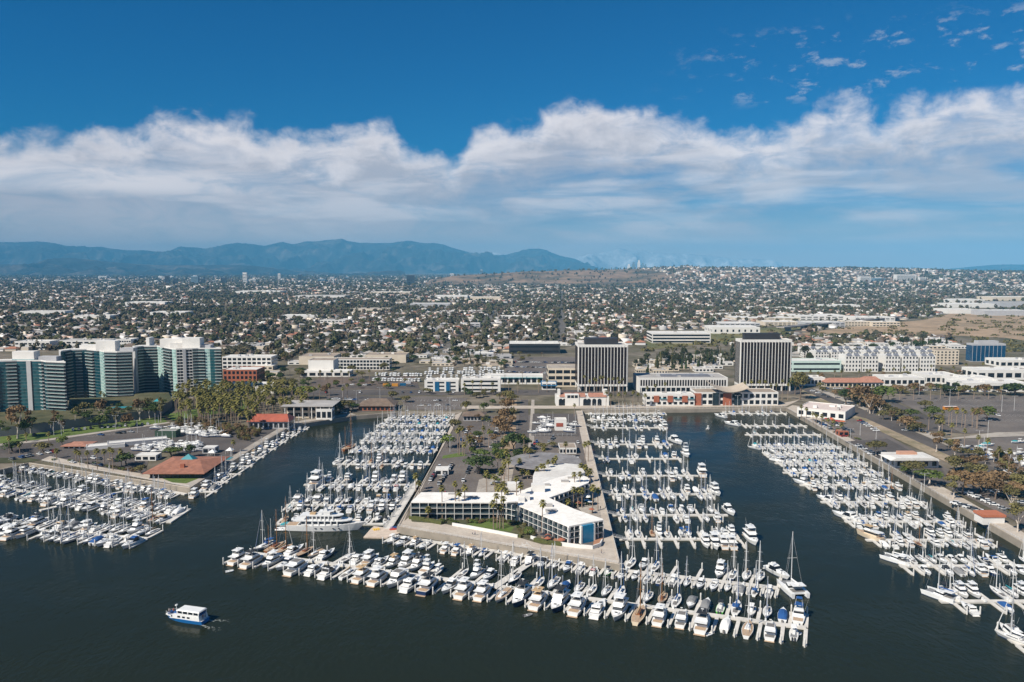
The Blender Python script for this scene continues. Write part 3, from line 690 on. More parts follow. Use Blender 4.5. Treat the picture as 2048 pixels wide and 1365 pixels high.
quay(0, 2, 'concrete sea wall below the lot with the red hipped restaurant')
quay(2, 7, 'curved sea wall of the basin beside the glass towers')
quay(7, 8, 'sea wall on the hotel car park side of the mole')
quay(8, 9, 'long sea wall in front of the white hotel')
quay(9, 10, 'sea wall beside the paved walk east of the hotel')
quay(10, 11, 'sea wall in front of the shops and office towers')
quay(11, 13, 'long diagonal sea wall of the basin by the boat storage lot')

NZ = [0]
def zone(name, pts, m, lift=None, z=LZ):
    NZ[0] += 1; l = lift if lift is not None else 0.03 + 0.006 * NZ[0]
    poly = [(p.x, p.y) for p in (G(u, v, z) for u, v in pts)]
    mb = MB(); mb.prism(poly, z + l - .02, z + l); return struct(mb.build(name, m))
def lerp(a, b, t): return (a[0] + (b[0] - a[0]) * t, a[1] + (b[1] - a[1]) * t)
# hotel mole
zone('parking_lot', [(917, 832), (1158, 830), (1225, 1100), (1100, 1075), (810, 1046)], ASPH)
zone('promenade', [(1152, 822), (1164, 822), (1239, 1128), (1200, 1120), (1196, 1050), (1178, 950), (1160, 865)], PROM)
zone('promenade', [(818, 1018), (840, 985), (912, 830), (922, 826), (797, 1052), (805, 1052)], PROM)
zone('promenade', [(797, 1052), (1238, 1128), (1203, 1097), (1085, 1090), (1035, 1075), (905, 1052), (822, 1032)], PROM)
zone('paved_court', [(958, 960), (990, 950), (1010, 935), (1000, 915), (1015, 905), (1030, 925), (1018, 985), (952, 985)], PAVE)
zone('paved_court', [(1125, 975), (1180, 968), (1200, 1020), (1206, 1060), (1170, 1030), (1150, 1010)], PAVE)
zone('garden_bed', [(822, 1040), (1035, 1040), (1070, 1075), (1090, 1086), (1035, 1072), (905, 1050), (824, 1044)], SCRUB)
zone('lawn', [(930, 1050), (955, 1043), (1003, 1041), (1028, 1056), (1022, 1064), (985, 1063), (945, 1058)], LAWN)
zone('lawn', [(886, 912), (925, 905), (935, 912), (884, 918)], LAWN)
zone('road', [(1030, 905), (1042, 800), (1056, 800), (1058, 905)], ASPHD)
zone('dry_verge', [(1000, 905), (1022, 800), (1034, 800), (1030, 905)], DIRT)
zone('path', [(1056, 905), (1063, 800), (1069, 800), (1068, 905)], PAVE)
zone('boat_yard', [(1062, 872), (1066, 828), (1150, 828), (1152, 872)], ASPHD)
# head of the basins
zone('promenade', [(922, 818), (1164, 818), (1573, 813), (1600, 800), (1560, 808), (1164, 812), (922, 812)], PROM)
zone('parking_lot', [(815, 820), (922, 820), (935, 797), (850, 793), (800, 797)], ASPH)
zone('parking_lot', [(660, 828), (712, 826), (800, 818), (790, 795), (650, 790)], ASPHD)
zone('road', [(560, 792), (1620, 789), (1620, 781), (560, 780)], ASPHD)
zone('parking_lot', [(600, 779), (840, 779), (830, 752), (640, 755)], two('lot_tan', (.15, .11, .085), (.085, .075, .068), .02, .4, .6))
zone('parking_lot', [(1010, 760), (1150, 760), (1150, 715), (1010, 715)], ASPH)
# west mole
zone('parking_lot', [(-60, 915), (60, 918), (90, 921), (290, 948), (300, 910), (345, 870), (330, 850), (160, 868), (-60, 895)], ASPHD)
zone('promenade', [(82, 921), (380, 975), (374, 962), (200, 935), (100, 913)], PROM)
zone('promenade', [(380, 975), (522, 886), (585, 849), (712, 830), (700, 826), (578, 846), (505, 888), (370, 965)], PAVE)
zone('lawn', [(325, 958), (400, 950), (402, 956), (372, 968), (345, 966)], LAWN)
zone('lawn', [(-80, 896), (90, 879), (225, 860), (318, 848), (335, 845), (325, 834), (225, 847), (90, 865), (-80, 883)], LAWN)
zone('path', [(-80, 900), (90, 883), (225, 863.5), (340, 847), (338, 844.5), (225, 860.5), (90, 879.5), (-80, 896.5)], PAVE)
zone('parking_lot', [(350, 905), (345, 870), (345, 846), (430, 862), (560, 855), (510, 885), (430, 935)], ASPHD)
zone('lawn', [(345, 842), (520, 815), (500, 800), (330, 830)], LAWN)
zone('pavement', [(-80, 930), (57, 926), (80, 921), (60, 917), (-80, 916)], SCRUB)
# east quay
zone('promenade', [(1573, 817), (2048, 1086), (2130, 1130), (2110, 1105), (2040, 1062), (1600, 813), (1585, 811)], PROM)
zone('parking_lot', [(1640, 838), (1720, 838), (1790, 880), (2060, 1030), (2060, 1058), (1690, 872)], ASPH)
zone('parking_lot', [(1690, 884), (1775, 878), (1880, 935), (1905, 965), (1850, 975), (1760, 920)], ASPHD)
zone('road', [(1606, 780), (1625, 778), (1800, 852), (2080, 975), (2080, 992), (1780, 862)], ASPHD)
zone('median_strip', [(1600, 785), (1606, 781), (1790, 864), (2080, 993), (2080, 1012), (1780, 873)], two('sand_verge', (.36, .28, .20), (.20, .17, .10), .05, .4, .62))
zone('pavement', [(1626, 778), (1640, 778), (1860, 865), (2080, 955), (2080, 974), (1800, 851)], PAVE)
zone('parking_lot', [(1781, 797), (1830, 791), (2150, 793), (2150, 862), (1990, 866), (1925, 868), (1850, 830)], ASPH)
zone('parking_lot', [(1880, 882), (2150, 868), (2150, 950), (1990, 938)], ASPH)
zone('parking_lot', [(1700, 830), (1790, 852), (1850, 862), (1920, 867), (1850, 832), (1790, 805)], ASPHD)
zone('verge', [(1880, 880), (1990, 866), (2150, 862), (2150, 869)], PAVE)
# open land behind
zone('dry_field', [(1290, 684), (1420, 668), (1480, 660), (1600, 652), (1600, 662), (1480, 682), (1300, 700)], two('dry_meadow', (.20, .17, .075), (.11, .115, .05), .012, .4, .62))
zone('dry_field', [(1560, 672), (1700, 655), (1850, 640), (1900, 628), (2100, 630), (2100, 690), (2010, 676), (1900, 672), (1700, 668)], DIRT)
zone('dry_field', [(2010, 700), (2010, 676), (2100, 690), (2100, 712)], SCRUB)

# ------------------------------------------------------------------ simple blocks with windows and roof gear
WINM = {}
def win_mesh(w, h, m=None):
    k = (round(w, 2), round(h, 2), (m or GLASS).name)
    if k not in WINM:
        mb = MB(); mb.box(0, 0, 0, w, .16, h); WINM[k] = mb.mesh('window', [m or GLASS])
    return WINM[k]
def block(name, u0, u1, vb, vt, depth, label, cat='building', wall=None, roof=None, floors=2, bays=0, wmat=None, wfrac=(.72, .6), vb1=None, parapet=.6, gear=0, side=True, ribbon=False, group=None, z0=LZ, mx=96, awn=None):
    """a building whose front base runs between two image points on the ground; height from its top row"""
    a, b = G(u0, vb, z0), G(u1, vb1 or vb, z0); d = b - a; W_ = d.length; rot = math.atan2(d.y, d.x); mid = (a + b) / 2
    H_ = ZAT((u0 + u1) / 2, vt, mid.y) - z0
    e = empty(name, (a.x, a.y, z0), rot); tag(e, label, cat, group)
    wall = wall or PAINTW; roof = roof or ROOFG
    mb = MB(); mb.box(W_ / 2, depth / 2, -.5, W_, depth, H_ + .5); mb.build('wall', wall, e)
    mb = MB(); mb.box(W_ / 2, depth / 2, H_, W_ - .5, depth - .5, .12)
    mb.build('roof', roof, e)
    if parapet:
        mb = MB()
        for x, y, sx, sy in ((W_ / 2, .12, W_ + .06, .3), (W_ / 2, depth - .12, W_ + .06, .3), (.12, depth / 2, .3, depth - .56), (W_ - .12, depth / 2, .3, depth - .56)): mb.box(x, y, H_ + .003, sx, sy, parapet)
        mb.build('parapet', wall, e)
    r = random.Random(int(u0 * 7 + vb))
    for k in range(gear):
        sx, sy = r.uniform(1.5, 4.5), r.uniform(1.5, 3.5); mb = MB(); mb.box(0, 0, 0, sx, sy, r.uniform(1.0, 2.4))
        mb.build('roof_unit', r.choice([ROOFG, PAINTG, PAINTW]), e, (r.uniform(.1, .9) * (W_ - 5) + 2.5, r.uniform(.2, .85) * (depth - 4) + 2, H_ + .12))
    if bays:
        fh = H_ / floors; n = 0
        if ribbon:
            for f in range(floors):
                obj('window', win_mesh(W_ * wfrac[0], fh * wfrac[1], wmat), e, (W_ / 2, 0, f * fh + fh * (1 - wfrac[1]) * .5))
                if side: obj('window', win_mesh(depth * wfrac[0], fh * wfrac[1], wmat), e, (W_ if mid.x < 0 else 0, depth / 2, f * fh + fh * (1 - wfrac[1]) * .5), R(90))
        else:
            bw = W_ / bays
            for f in range(floors):
                for i in range(bays):
                    if n >= mx: break
                    obj('window', win_mesh(bw * wfrac[0], fh * wfrac[1], wmat), e, ((i + .5) * bw, 0, f * fh + fh * (1 - wfrac[1]) * .5)); n += 1
            sb = max(1, int(depth / bw)) if side else 0
            for f in range(floors):
                for i in range(sb):
                    if n >= mx: break
                    obj('window', win_mesh(min(bw, depth / sb) * wfrac[0], fh * wfrac[1], wmat), e, (W_ if mid.x < 0 else 0, (i + .5) * depth / sb, f * fh + fh * (1 - wfrac[1]) * .5), R(90)); n += 1
    if awn:
        mb = MB(); mb.box(W_ / 2, -.6, H_ * awn[1], W_ * .98, 1.5, .35); mb.build('awning', awn[0], e)
    return e, W_, H_
def hip(name, u0, u1, vb, ve, vr, depth, label, cat='building', wall=None, roof=None, over=1.2, ridge=.45, vb1=None, bays=8):
    a, b = G(u0, vb), G(u1, vb1 or vb); d = b - a; W_ = d.length; rot = math.atan2(d.y, d.x); mid = (a + b) / 2
    H_ = ZAT((u0 + u1) / 2, ve, mid.y) - LZ; Hr = max(ZAT((u0 + u1) / 2, vr, mid.y + depth / 2) - LZ, H_ + 1.2)
    e = empty(name, (a.x, a.y, LZ), rot); tag(e, label, cat)
    mb = MB(); mb.box(W_ / 2, depth / 2, -.5, W_, depth, H_ + .4); mb.build('wall', wall or PAINTW, e)
    mb = MB(); o = over; y = depth / 2; k = W_ * (1 - ridge) / 2
    vs = [(-o, -o, H_), (W_ + o, -o, H_), (W_ + o, depth + o, H_), (-o, depth + o, H_), (k, y, Hr), (W_ - k, y, Hr), (-o, -o, H_ - .3), (W_ + o, -o, H_ - .3), (W_ + o, depth + o, H_ - .3), (-o, depth + o, H_ - .3)]
    mb.add(vs, [(0, 1, 5, 4), (1, 2, 5), (2, 3, 4, 5), (3, 0, 4), (6, 7, 1, 0), (7, 8, 2, 1), (8, 9, 3, 2), (9, 6, 0, 3), (9, 8, 7, 6)]); mb.build('roof', roof or ROOFR, e)
    for i in range(bays): obj('window', win_mesh(W_ / bays * .7, H_ * .6), e, ((i + .5) * W_ / bays, 0, H_ * .15))
    for i in range(max(1, bays // 2)): obj('window', win_mesh(depth / max(1, bays // 2) * .7, H_ * .6), e, (W_ if mid.x < 0 else 0, (i + .5) * depth / max(1, bays // 2), H_ * .15), R(90))
    return e, W_, H_
# ------------------------------------------------------------------ the three glass apartment towers
TGL = floor_lines('teal_curtain_wall', (0.018, 0.080, 0.095), (0.08, 0.13, 0.14), 2.75, .16, .10, .9)
TGL2 = floor_lines('dark_curtain_wall', (0.010, 0.050, 0.065), (0.10, 0.14, 0.15), 2.75, .18, .10, .9)
PALEG = floor_lines('pale_green_curtain_wall', (0.30, 0.45, 0.42), (0.5, 0.6, 0.57), 2.75, .2, .2, .6)
BALW = mat('balcony_slab_white', (0.60, 0.60, 0.58), 0.7, 0.08)
RAIL = mat('balcony_rail_glass', (0.10, 0.17, 0.17), 0.15, 0.15, 0.4, spec=.7)
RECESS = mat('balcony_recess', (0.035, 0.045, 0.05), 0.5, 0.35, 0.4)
CONC = mat('tower_concrete', (0.42, 0.42, 0.42), 0.8, 0.08, 0.1)
BALM = {}
def bal_mesh(w, dep=1.7):
    k = (round(w, 1), dep)
    if k not in BALM:
        mb = MB(); mb.box(0, -dep / 2, 0, w, dep, .30, 0); mb.box(0, -dep + .08, .30, w * .98, .1, .85, 1); BALM[k] = mb.mesh('balcony', [BALW, RAIL])
    return BALM[k]
def glass_tower(line, bays, zt, back, label, floors=16, z0=LZ, pent=()):
    """LINE: ground points of the front, west to east; BAYS: per stretch a string of g (glass) t (dark glass) b (balconies) w (white frame) c (concrete) p (pale glass)"""
    o = line[0]; e = empty('apartment_tower', (o.x, o.y, z0), 0); tag(e, label, 'apartment tower', 'glass apartment towers')
    loc = [p - o for p in line]; H_ = zt - z0
    mb = MB(); mb.prism([(p.x, p.y) for p in loc] + [((p.x + o.x) * (1 + back / (p.y + o.y)) - o.x - 1.5, p.y + back) for p in loc[::-1]], -1, H_, 0, 1); mb.build('wall', [CONC, ROOFW], e)
    nb = nw = 0; fh = H_ / floors; rest = MB()
    for (a, b), s in zip(zip(loc, loc[1:]), bays):
        d = b - a; l = d.length; u = d / l; n = Vector((u.y, -u.x, 0)); rot = math.atan2(d.y, d.x)
        tw = sum(1.3 if c == 'b' else .45 if c in 'c' else 1 for c in s); x = 0
        for c in s:
            w = l * (1.3 if c == 'b' else .45 if c in 'c' else 1) / tw; p = a + u * (x + w / 2); x += w
            m = {'g': TGL, 't': TGL2, 'b': RECESS, 'w': PAINTW, 'c': CONC, 'p': PALEG}[c]
            q = MB(); q.box(0, -.12 if c != 'c' else -.5, -.5, w - .02, .3 if c != 'c' else 1.1, H_ + (.3 if c != 'c' else .8)); q.build({'g': 'curtain_wall', 't': 'curtain_wall', 'b': 'balcony_recess', 'w': 'window_frame', 'c': 'pier', 'p': 'curtain_wall'}[c], m, e, p, rot)
            if c == 'b':
                for f in range(floors):
                    z = f * fh + .4
                    if nb < 98: obj('balcony', bal_mesh(w), e, (p.x + n.x * .27, p.y + n.y * .27, z), rot); nb += 1
                    else:
                        t = MB(); t.box(0, -.85, 0, w, 1.7, .3); t.box(0, -1.62, .30, w * .98, .1, .85, 1); t.xf((p.x + n.x * .27, p.y + n.y * .27, z), rot); rest.add(t.v, t.f[:6], 0); rest.f[-6:] = rest.f[-6:]; rest.add(t.v, t.f[6:], 1)
            if c == 'w':
                for f in range(floors):
                    for k in (-1, 1):
                        if nw < 98: obj('window', win_mesh(w * .40, fh * .66), e, (p.x + u.x * k * w * .23 + n.x * .27, p.y + u.y * k * w * .23 + n.y * .27, f * fh + .6), rot); nw += 1
    if rest.v: rest.build('balconies', [BALW, RAIL], e)['kind'] = 'stuff'
    for i, (t, dy, sx, sy, sz, m) in enumerate(pent):
        k = t * (len(loc) - 1); j = min(int(k), len(loc) - 2); p = loc[j].lerp(loc[j + 1], k - j)
        mb = MB(); mb.box(p.x, p.y + dy, H_, sx, sy, sz); mb.build('penthouse', m, e)
    mb = MB()
    for a, b in zip(loc, loc[1:]):
        d = b - a; c = (a + b) / 2; mb.box(c.x, c.y + .2, H_ + .002, d.length, .5, 1.0, 0, math.atan2(d.y, d.x))
    mb.build('parapet', PAINTW, e)
    return e
def at(u, Y): return Vector(((u - CX) / F * (Y * cp + (CAMH - 3) * sp), Y, LZ))
glass_tower([at(-62, 596), at(-20, 606), at(40, 612), at(88, 612), at(98, 606), at(137, 601)], ['gbg', 'bgb', 'gcg', 'bt', 'bb'], 46.5, 17, 'westernmost teal glass apartment tower with narrow balcony stacks',
    pent=[(.42, 9, 17, 8, 7, PAINTW), (.42, 9, 17.5, 8.5, .8, TEALP), (.72, 8, 14, 7, 3.5, PAINTG), (.15, 8, 12, 6, 4, PAINTW)])
glass_tower([at(126, 684), at(146, 697), at(178, 701), at(204, 690), at(213, 681), at(239, 679), at(268, 683)], ['gb', 'gbg', 'bt', 'p', 'bb', 'bb'], 46.2, 17, 'middle teal glass apartment tower with a concave shaded front',
    pent=[(.35, 9, 20, 9, 4, PAINTW), (.60, 10, 17, 9, 9, PAINTW), (.5, 10, 12, 8, 8, CONC), (.9, 10, 12, 8, 3, PAINTG)])
glass_tower([at(272, 716), at(290, 726), at(318, 728), at(330, 718), at(348, 702), at(356, 700), at(388, 704), at(400, 706), at(446, 706)], ['cb', 'bb', 'pp', 'bb', 'p', 'wcw', 'b', 'bpgb'], 46.6, 18, 'easternmost pale apartment tower with white framed windows and balconies',
    pent=[(.15, 9, 3, 10, 8, PAINTW), (.45, 12, 22, 9, 8, PAINTW), (.72, 11, 16, 10, 9.5, PAINTW), (.62, 13, 18, 8, 5, ROOFW), (.9, 10, 9, 8, 3, PAINTG)])
def podium():
    o = G(-70, 890); pts = [(-70, 881), (90, 864.5), (225, 846), (318, 834), (345, 815), (338, 800), (272, 800), (268, 808), (140, 812), (136, 834), (-70, 846)]
    mb = MB(); mb.prism([((p - o).x, (p - o).y) for p in (G(*q) for q in pts)], -.5, 6.5, 0, 1); e = mb.build('parking_podium', [mat('podium_wall', (.22, .22, .23), .9, .2, .06), SCRUB], None, o); tag(e, 'grey podium with raised garden decks at the foot of the glass towers', 'podium')
    mb = MB(); mb.box(0, 0, 0, 16, 7, .12); p = G(247, 815, 9.5); mb.build('swimming_pool', TEALP, None, (p.x, p.y, 9.5)); tag(bpy.data.objects['swimming_pool'], 'small turquoise swimming pool on the podium of the glass towers', 'pool')
podium()
def tent(u, v, z, s, m, label, name='canopy_tent', h=2.4):
    p = G(u, v, z); e = empty(name, p); tag(e, label, 'canopy')
    mb = MB(); mb.add([(-s, -s, h), (s, -s, h), (s, s, h), (-s, s, h), (0, 0, h + s * .8)], [(0, 1, 4), (1, 2, 4), (2, 3, 4), (3, 0, 4), (3, 2, 1, 0)]); mb.build('canopy', m, e)
    mb = MB()
    for x in (-1, 1):
        for y in (-1, 1): mb.tube((x * s * .92, y * s * .92, 0), (x * s * .92, y * s * .92, h), .08, .08, 4)
    mb.build('support_frame', ALU, e)
tent(318, 808, 9.5, 3.2, TEAL, 'bright turquoise shade canopy on the podium beside the towers')

# ------------------------------------------------------------------ the two striped office towers and the low office between
def striped_tower(u0, u1, vb, vt, dep, n, label, pu0, pu1, pvt):
    a, b = G(u0, vb), G(u1, vb); W_ = (b - a).length; H_ = ZAT((u0 + u1) / 2, vt, a.y) - LZ
    e = empty('office_tower', (a.x, a.y, LZ)); tag(e, label, 'office tower', 'striped office towers')
    mb = MB(); mb.box(W_ / 2, dep / 2, 5.2, W_, dep, H_ - 5.2, 0)
    mb.box(W_ / 2, dep / 2, 0, W_ - 7, dep - 7, 5.2, 0); mb.build('wall', PAINTW, e)
    mb = MB(); mb.box(W_ / 2, dep / 2, H_, W_ - 1, dep - 1, .15); mb.build('roof', ROOFG, e)
    mb = MB()
    for x, y, sx, sy in ((W_ / 2, .3, W_ + .1, .7), (W_ / 2, dep - .3, W_ + .1, .7), (.3, dep / 2, .7, dep - 1.31), (W_ - .3, dep / 2, .7, dep - 1.31)): mb.box(x, y, H_ + .003, sx, sy, 1.1)
    mb.build('parapet', PAINTW, e)
    bw = W_ / (n + .6); gm = MB(); gm.box(0, 0, 0, bw * .78, .2, H_ - 8.6); gme = gm.mesh('window', [STRG])
    for i in range(n): obj('window', gme, e, (bw * (i + .8), -.0, 7.2))
    sn = int(dep / bw)
    for sx in (0, W_):
        for i in range(sn): obj('window', gme, e, (sx, dep * (i + .5) / sn, 7.2), R(90))
    cm = MB(); cm.box(0, 0, 0, .9, .9, 5.2); cme = cm.mesh('column', [PAINTW])
    for i in range(7):
        for y in (.6, dep - .6): obj('column', cme, e, (.6 + (W_ - 1.2) * i / 6, y, 0))
    fin = MB(); fin.box(0, -.2, 5.2, bw * .17, .45, H_ - 5.4)
    fme = fin.mesh('fin', [PAINTW])
    for i in range(n + 1): obj('fin', fme, e, (bw * (i + .3), 0, 0))
    mb = MB(); mb.box(W_ / 2, 3.4, .3, W_ - 8, .2, 4.2); mb.build('lobby_glass', GLASS, e)
    p0, p1 = (pu0 - u0) / (u1 - u0) * W_, (pu1 - u0) / (u1 - u0) * W_
    hp = ZAT((pu0 + pu1) / 2, pvt, a.y + dep * .35) - LZ
    mb = MB(); mb.box((p0 + p1) / 2, dep * .52, H_ + .15, p1 - p0, dep * .42, hp - H_ - .15); ph = mb.build('penthouse', CHARC, e)
    return e
STRG = floor_lines('strip_window_glass', (0.016, 0.011, 0.012), (0.034, 0.026, 0.026), 3.6, .14, .3, .18)
striped_tower(1155, 1255, 784, 692, 30, 15, 'striped white office tower behind the red-roofed arcade building', 1171, 1238, 677)
striped_tower(1478, 1581, 783, 682, 16, 16, 'striped white office tower beside the mint green building', 1489, 1560, 667)
e, W_, H_ = block('office_building', 1277, 1455, 786, 757, 34, 'long low white office with a row of tall dark windows between the striped towers', 'office building', PAINTW, ROOFG, 1, 0, gear=6)
m = win_mesh(W_ / 34 * .62, 5.6, STRG)
for i in range(33): obj('window', m, e, (W_ * (i + 1) / 34, 0, H_ - 7.2))
mb = MB(); mb.box(W_ / 2, -.2, .2, W_ - 3, .5, H_ * .34); mb.build('arcade_glass', GLASS, e)  # dark glass band along the foot of the front, behind the columns
cm = MB(); cm.box(0, 0, 0, .7, .7, H_ * .4); cme = cm.mesh('column', [PAINTW])
for i in range(18): obj('column', cme, e, (W_ * (i + .5) / 18, -1.2, 0))
mb = MB(); mb.box(W_ * .55, 14, H_ + .2, W_ * .55, 9, 1.6); mb.build('roof_deck', SLATE, e)

# ------------------------------------------------------------------ Y-shaped white hotel
HGL = mat('hotel_window_glass', (0.020, 0.032, 0.040), 0.15, 0.4, 0.5, spec=.35)
HZ = 11.0; HROOF = two('hotel_roof_membrane', (0.80, 0.77, 0.72), (0.64, 0.60, 0.54), 0.09, 0.5, 0.75, 0.8, 8, 0.08, 0.5); BTILE = mat('blue_tile_panel', (0.015, 0.20, 0.36), 0.25, 0.12, 0.4)
def inset(P_, d):
    n = len(P_); ar = sum(P_[i].x * P_[(i + 1) % n].y - P_[(i + 1) % n].x * P_[i].y for i in range(n)); s = d if ar > 0 else -d; out = []
    for i in range(n):
        e1 = (P_[i] - P_[i - 1]).normalized(); e2 = (P_[(i + 1) % n] - P_[i]).normalized(); n1 = Vector((-e1.y, e1.x, 0)); n2 = Vector((-e2.y, e2.x, 0)); b = n1 + n2
        q = P_[i] + b * (s / max(b.dot(n1), .35)); out.append((q.x, q.y))
    return out
def hotel():
    e = empty('hotel', G(1030, 1030)); o = e.location.copy()
    tag(e, 'white three-storey Y-shaped hotel with balconies at the tip of the mole', 'hotel')
    def L2(v): return v - o
    rz = HZ                                          # roof height
    gl = lambda u, v: L2(G(u, v, rz))
    wings = [('west', [(822, 1005), (1013, 1006), (1042, 1003), (1046, 986), (990, 986), (842, 986)]),
             ('south', [(1035, 1011), (1062, 1022), (1105, 1040), (1138, 1054), (1207, 1041), (1205, 1039), (1150, 1020), (1098, 997), (1060, 985), (1040, 988)]),
             ('north', [(1034, 1002), (1060, 986), (1098, 997), (1135, 984), (1177, 967), (1180, 957), (1150, 948), (1110, 958), (1060, 976), (1038, 984)])]
    fl = rz - LZ
    for k, (nm, pts) in enumerate(wings):
        P_ = [gl(*p) for p in pts]; c = sum(P_, Vector()) / len(P_)
        inner = inset(P_, 1.25)
        mb = MB(); mb.prism(inner, -.3, fl - .35 - .004 * k); mb.build('wall', PAINTW, e)
        mb = MB(); mb.prism([(p.x, p.y) for p in P_], fl - .35 + .012 * k, fl + .25 + .012 * k); mb.build('roof', HROOF, e)
    bm = {}
    def bay(p0, p1, n, floors=3, skip=(), off=.5):
        a, b = gl(*p0), gl(*p1); d = b - a; l = d.length; u = d / l; nn = Vector((u.y, -u.x, 0)); rot = math.atan2(d.y, d.x); w = l / n; fh = fl / floors
        kx = round(w, 1)
        if kx not in bm:
            q = MB(); q.box(0, 0, 0, w * .93, .12, fh * .82); wme = q.mesh('window', [HGL])
            q = MB(); q.box(0, -.55, -.05, w * .98, 1.3, .22, 0); q.box(0, -1.15, .2, w * .9, .08, .8, 1); bme = q.mesh('balcony', [PAINTW, RAILH])
            q = MB(); q.box(0, -.7, 0, .22, 1.3, fl - .4); pme = q.mesh('pier', [PAINTW]); bm[kx] = (wme, bme, pme)
        wme, bme, pme = bm[kx]
        for f in range(floors):
            for i in range(n):
                p = a + u * (w * (i + .5)) - nn * off
                obj('window', wme, e, (p.x + nn.x * .1, p.y + nn.y * .1, f * fh + .35), rot)
                if f: obj('balcony', bme, e, (p.x + nn.x * .1, p.y + nn.y * .1, f * fh), rot)
        for i in range(n + 1):
            p = a + u * (w * i) - nn * off; obj('pier', pme, e, (p.x, p.y, 0), rot)
    RAILH = mat('hotel_balcony_rail', (0.05, 0.07, 0.08), 0.25, 0.2)
    bay((822, 1005), (1013, 1006), 11, off=.9)
    bay((1013, 1006), (1035, 1011), 2, off=.9)
    bay((1040, 1013), (1138, 1054), 10, off=.9)
    bay((1138, 1054), (1160, 1050), 2, off=1.2)
    bay((1186, 1045), (1207, 1041), 2, off=1.2)
    bay((1100, 997.5), (1177, 967), 9, off=.9)
    a, b = gl(1162, 1049.5), gl(1185, 1045); d = b - a; rot = math.atan2(d.y, d.x); c = (a + b) / 2; nn = Vector((d.y, -d.x, 0)).normalized()
    mb = MB(); mb.box(0, 0, 0, d.length, 1.6, fl - .4); mb.build('stair_tower', BTILE, e, (c.x + nn.x * .3, c.y + nn.y * .3, 0), rot)
    for t in (-.56, .56): q = MB(); q.box(0, 0, -.1, d.length * .12, 2.4, fl - .3); q.build('pier', PAINTW, e, (c.x + d.x * t, c.y + d.y * t, 0), rot)
    for u, v, sx, sy, sz in ((1027, 980, 6, 5, 3.2), (1076, 984, 6.5, 4, 3.6), (1050, 1000, 4.5, 4, 2.2), (1043, 1004, 3, 3, 1.6), (1094, 1014, 5, 2.4, .9), (1102, 1024, 5, 2, .8), (1130, 965, 4, 2, .8), (1145, 958, 5, 1.6, .7), (940, 996, 7, 2, .5), (905, 990, 4, 1.5, .5), (1090, 972, 5, 2, .7)):
        p = gl(u, v); mb = MB(); mb.box(p.x, p.y, fl + .28, sx, sy, sz); mb.build('roof_unit', PAINTW if sz > 1 else ROOFG, e)
hotel()
def lobby():
    c = G(1112, 962, 9.5); e = empty('hotel_lobby', (c.x, c.y, LZ)); tag(e, 'white curved lobby building with flat roof beside the round grey canopy', 'building')
    pts = [(1065, 968), (1078, 978), (1095, 970), (1150, 955), (1170, 945), (1160, 930), (1130, 927), (1090, 930), (1072, 938), (1066, 952)]
    q = [G(u, v, 9.5) - c for u, v in pts]
    mb = MB(); mb.prism([(p.x, p.y) for p in q], -.3, 6.5); mb.build('wall', PAINTW, e)
    mb = MB(); mb.prism([(p.x * .97, p.y * .97) for p in q], 6.5, 6.62); mb.build('roof', ROOFW, e)
    for i, (a, b) in enumerate(zip(q, q[1:3])):
        d = b - a; obj('window', win_mesh(d.length * .7, 4), e, ((a.x + b.x) / 2, (a.y + b.y) / 2, 1.2), math.atan2(d.y, d.x))
    c = G(1090, 922, 8); e = empty('entrance_canopy', (c.x, c.y, LZ)); tag(e, 'large round flat grey canopy roof behind the hotel lobby', 'canopy')
    mb = MB(); r = 21
    mb.prism([(r * math.cos(t * math.pi / 18), r * .95 * math.sin(t * math.pi / 18)) for t in range(36)], 4.6, 5.2); mb.build('roof', two('canopy_grey', (.25, .24, .24), (.19, .18, .18), .15), e)
    for i in range(8): t = i * math.pi / 4; mb = MB(); mb.tube((15 * math.cos(t), 14 * math.sin(t), 0), (15 * math.cos(t), 14 * math.sin(t), 4.6), .35); mb.build('column', PAINTG, e)
lobby()
def garden_wall(label, pts, m, h, t=.5):
    o = G(*pts[0]); mb = MB(); P_ = [G(*p) - o for p in pts]
    for a, b in zip(P_, P_[1:]): d = b - a; c = (a + b) / 2; mb.box(c.x, c.y, 0, d.length + t * .4, t, h, 0, math.atan2(d.y, d.x))
    tag(mb.build('garden_wall' if m is not HEDGE else 'hedge', m, None, o), label, 'hedge' if m is HEDGE else 'wall')
HEDGE = mat('hedge_leaves', (0.075, 0.082, 0.022), 0.95, 0.45, 1.6)
garden_wall('low white wall between the hotel lawn and the waterfront walk', [(905, 1052), (935, 1057), (1000, 1069), (1035, 1076)], PAINTW, 1.4)
garden_wall('white curved terrace wall below the blue stair tower', [(1122, 1092), (1160, 1097), (1185, 1099), (1200, 1094), (1204, 1086)], PAINTW, 1.6)
garden_wall('short white wall beside the gangway gate', [(1062, 1078), (1072, 1081)], PAINTW, 1.4)
garden_wall('clipped hedge beside the waterfront walk west of the lawn', [(821, 1038), (850, 1043), (883, 1049)], HEDGE, 1.5, 1.8)
garden_wall('clipped hedge along the waterfront walk below the hotel terrace', [(1070, 1083), (1095, 1088), (1122, 1092)], HEDGE, 1.5, 1.6)
garden_wall('clipped hedge between lawn wall and gangway gate', [(1008, 1069), (1030, 1073), (1042, 1076)], HEDGE, 1.3, 1.4)

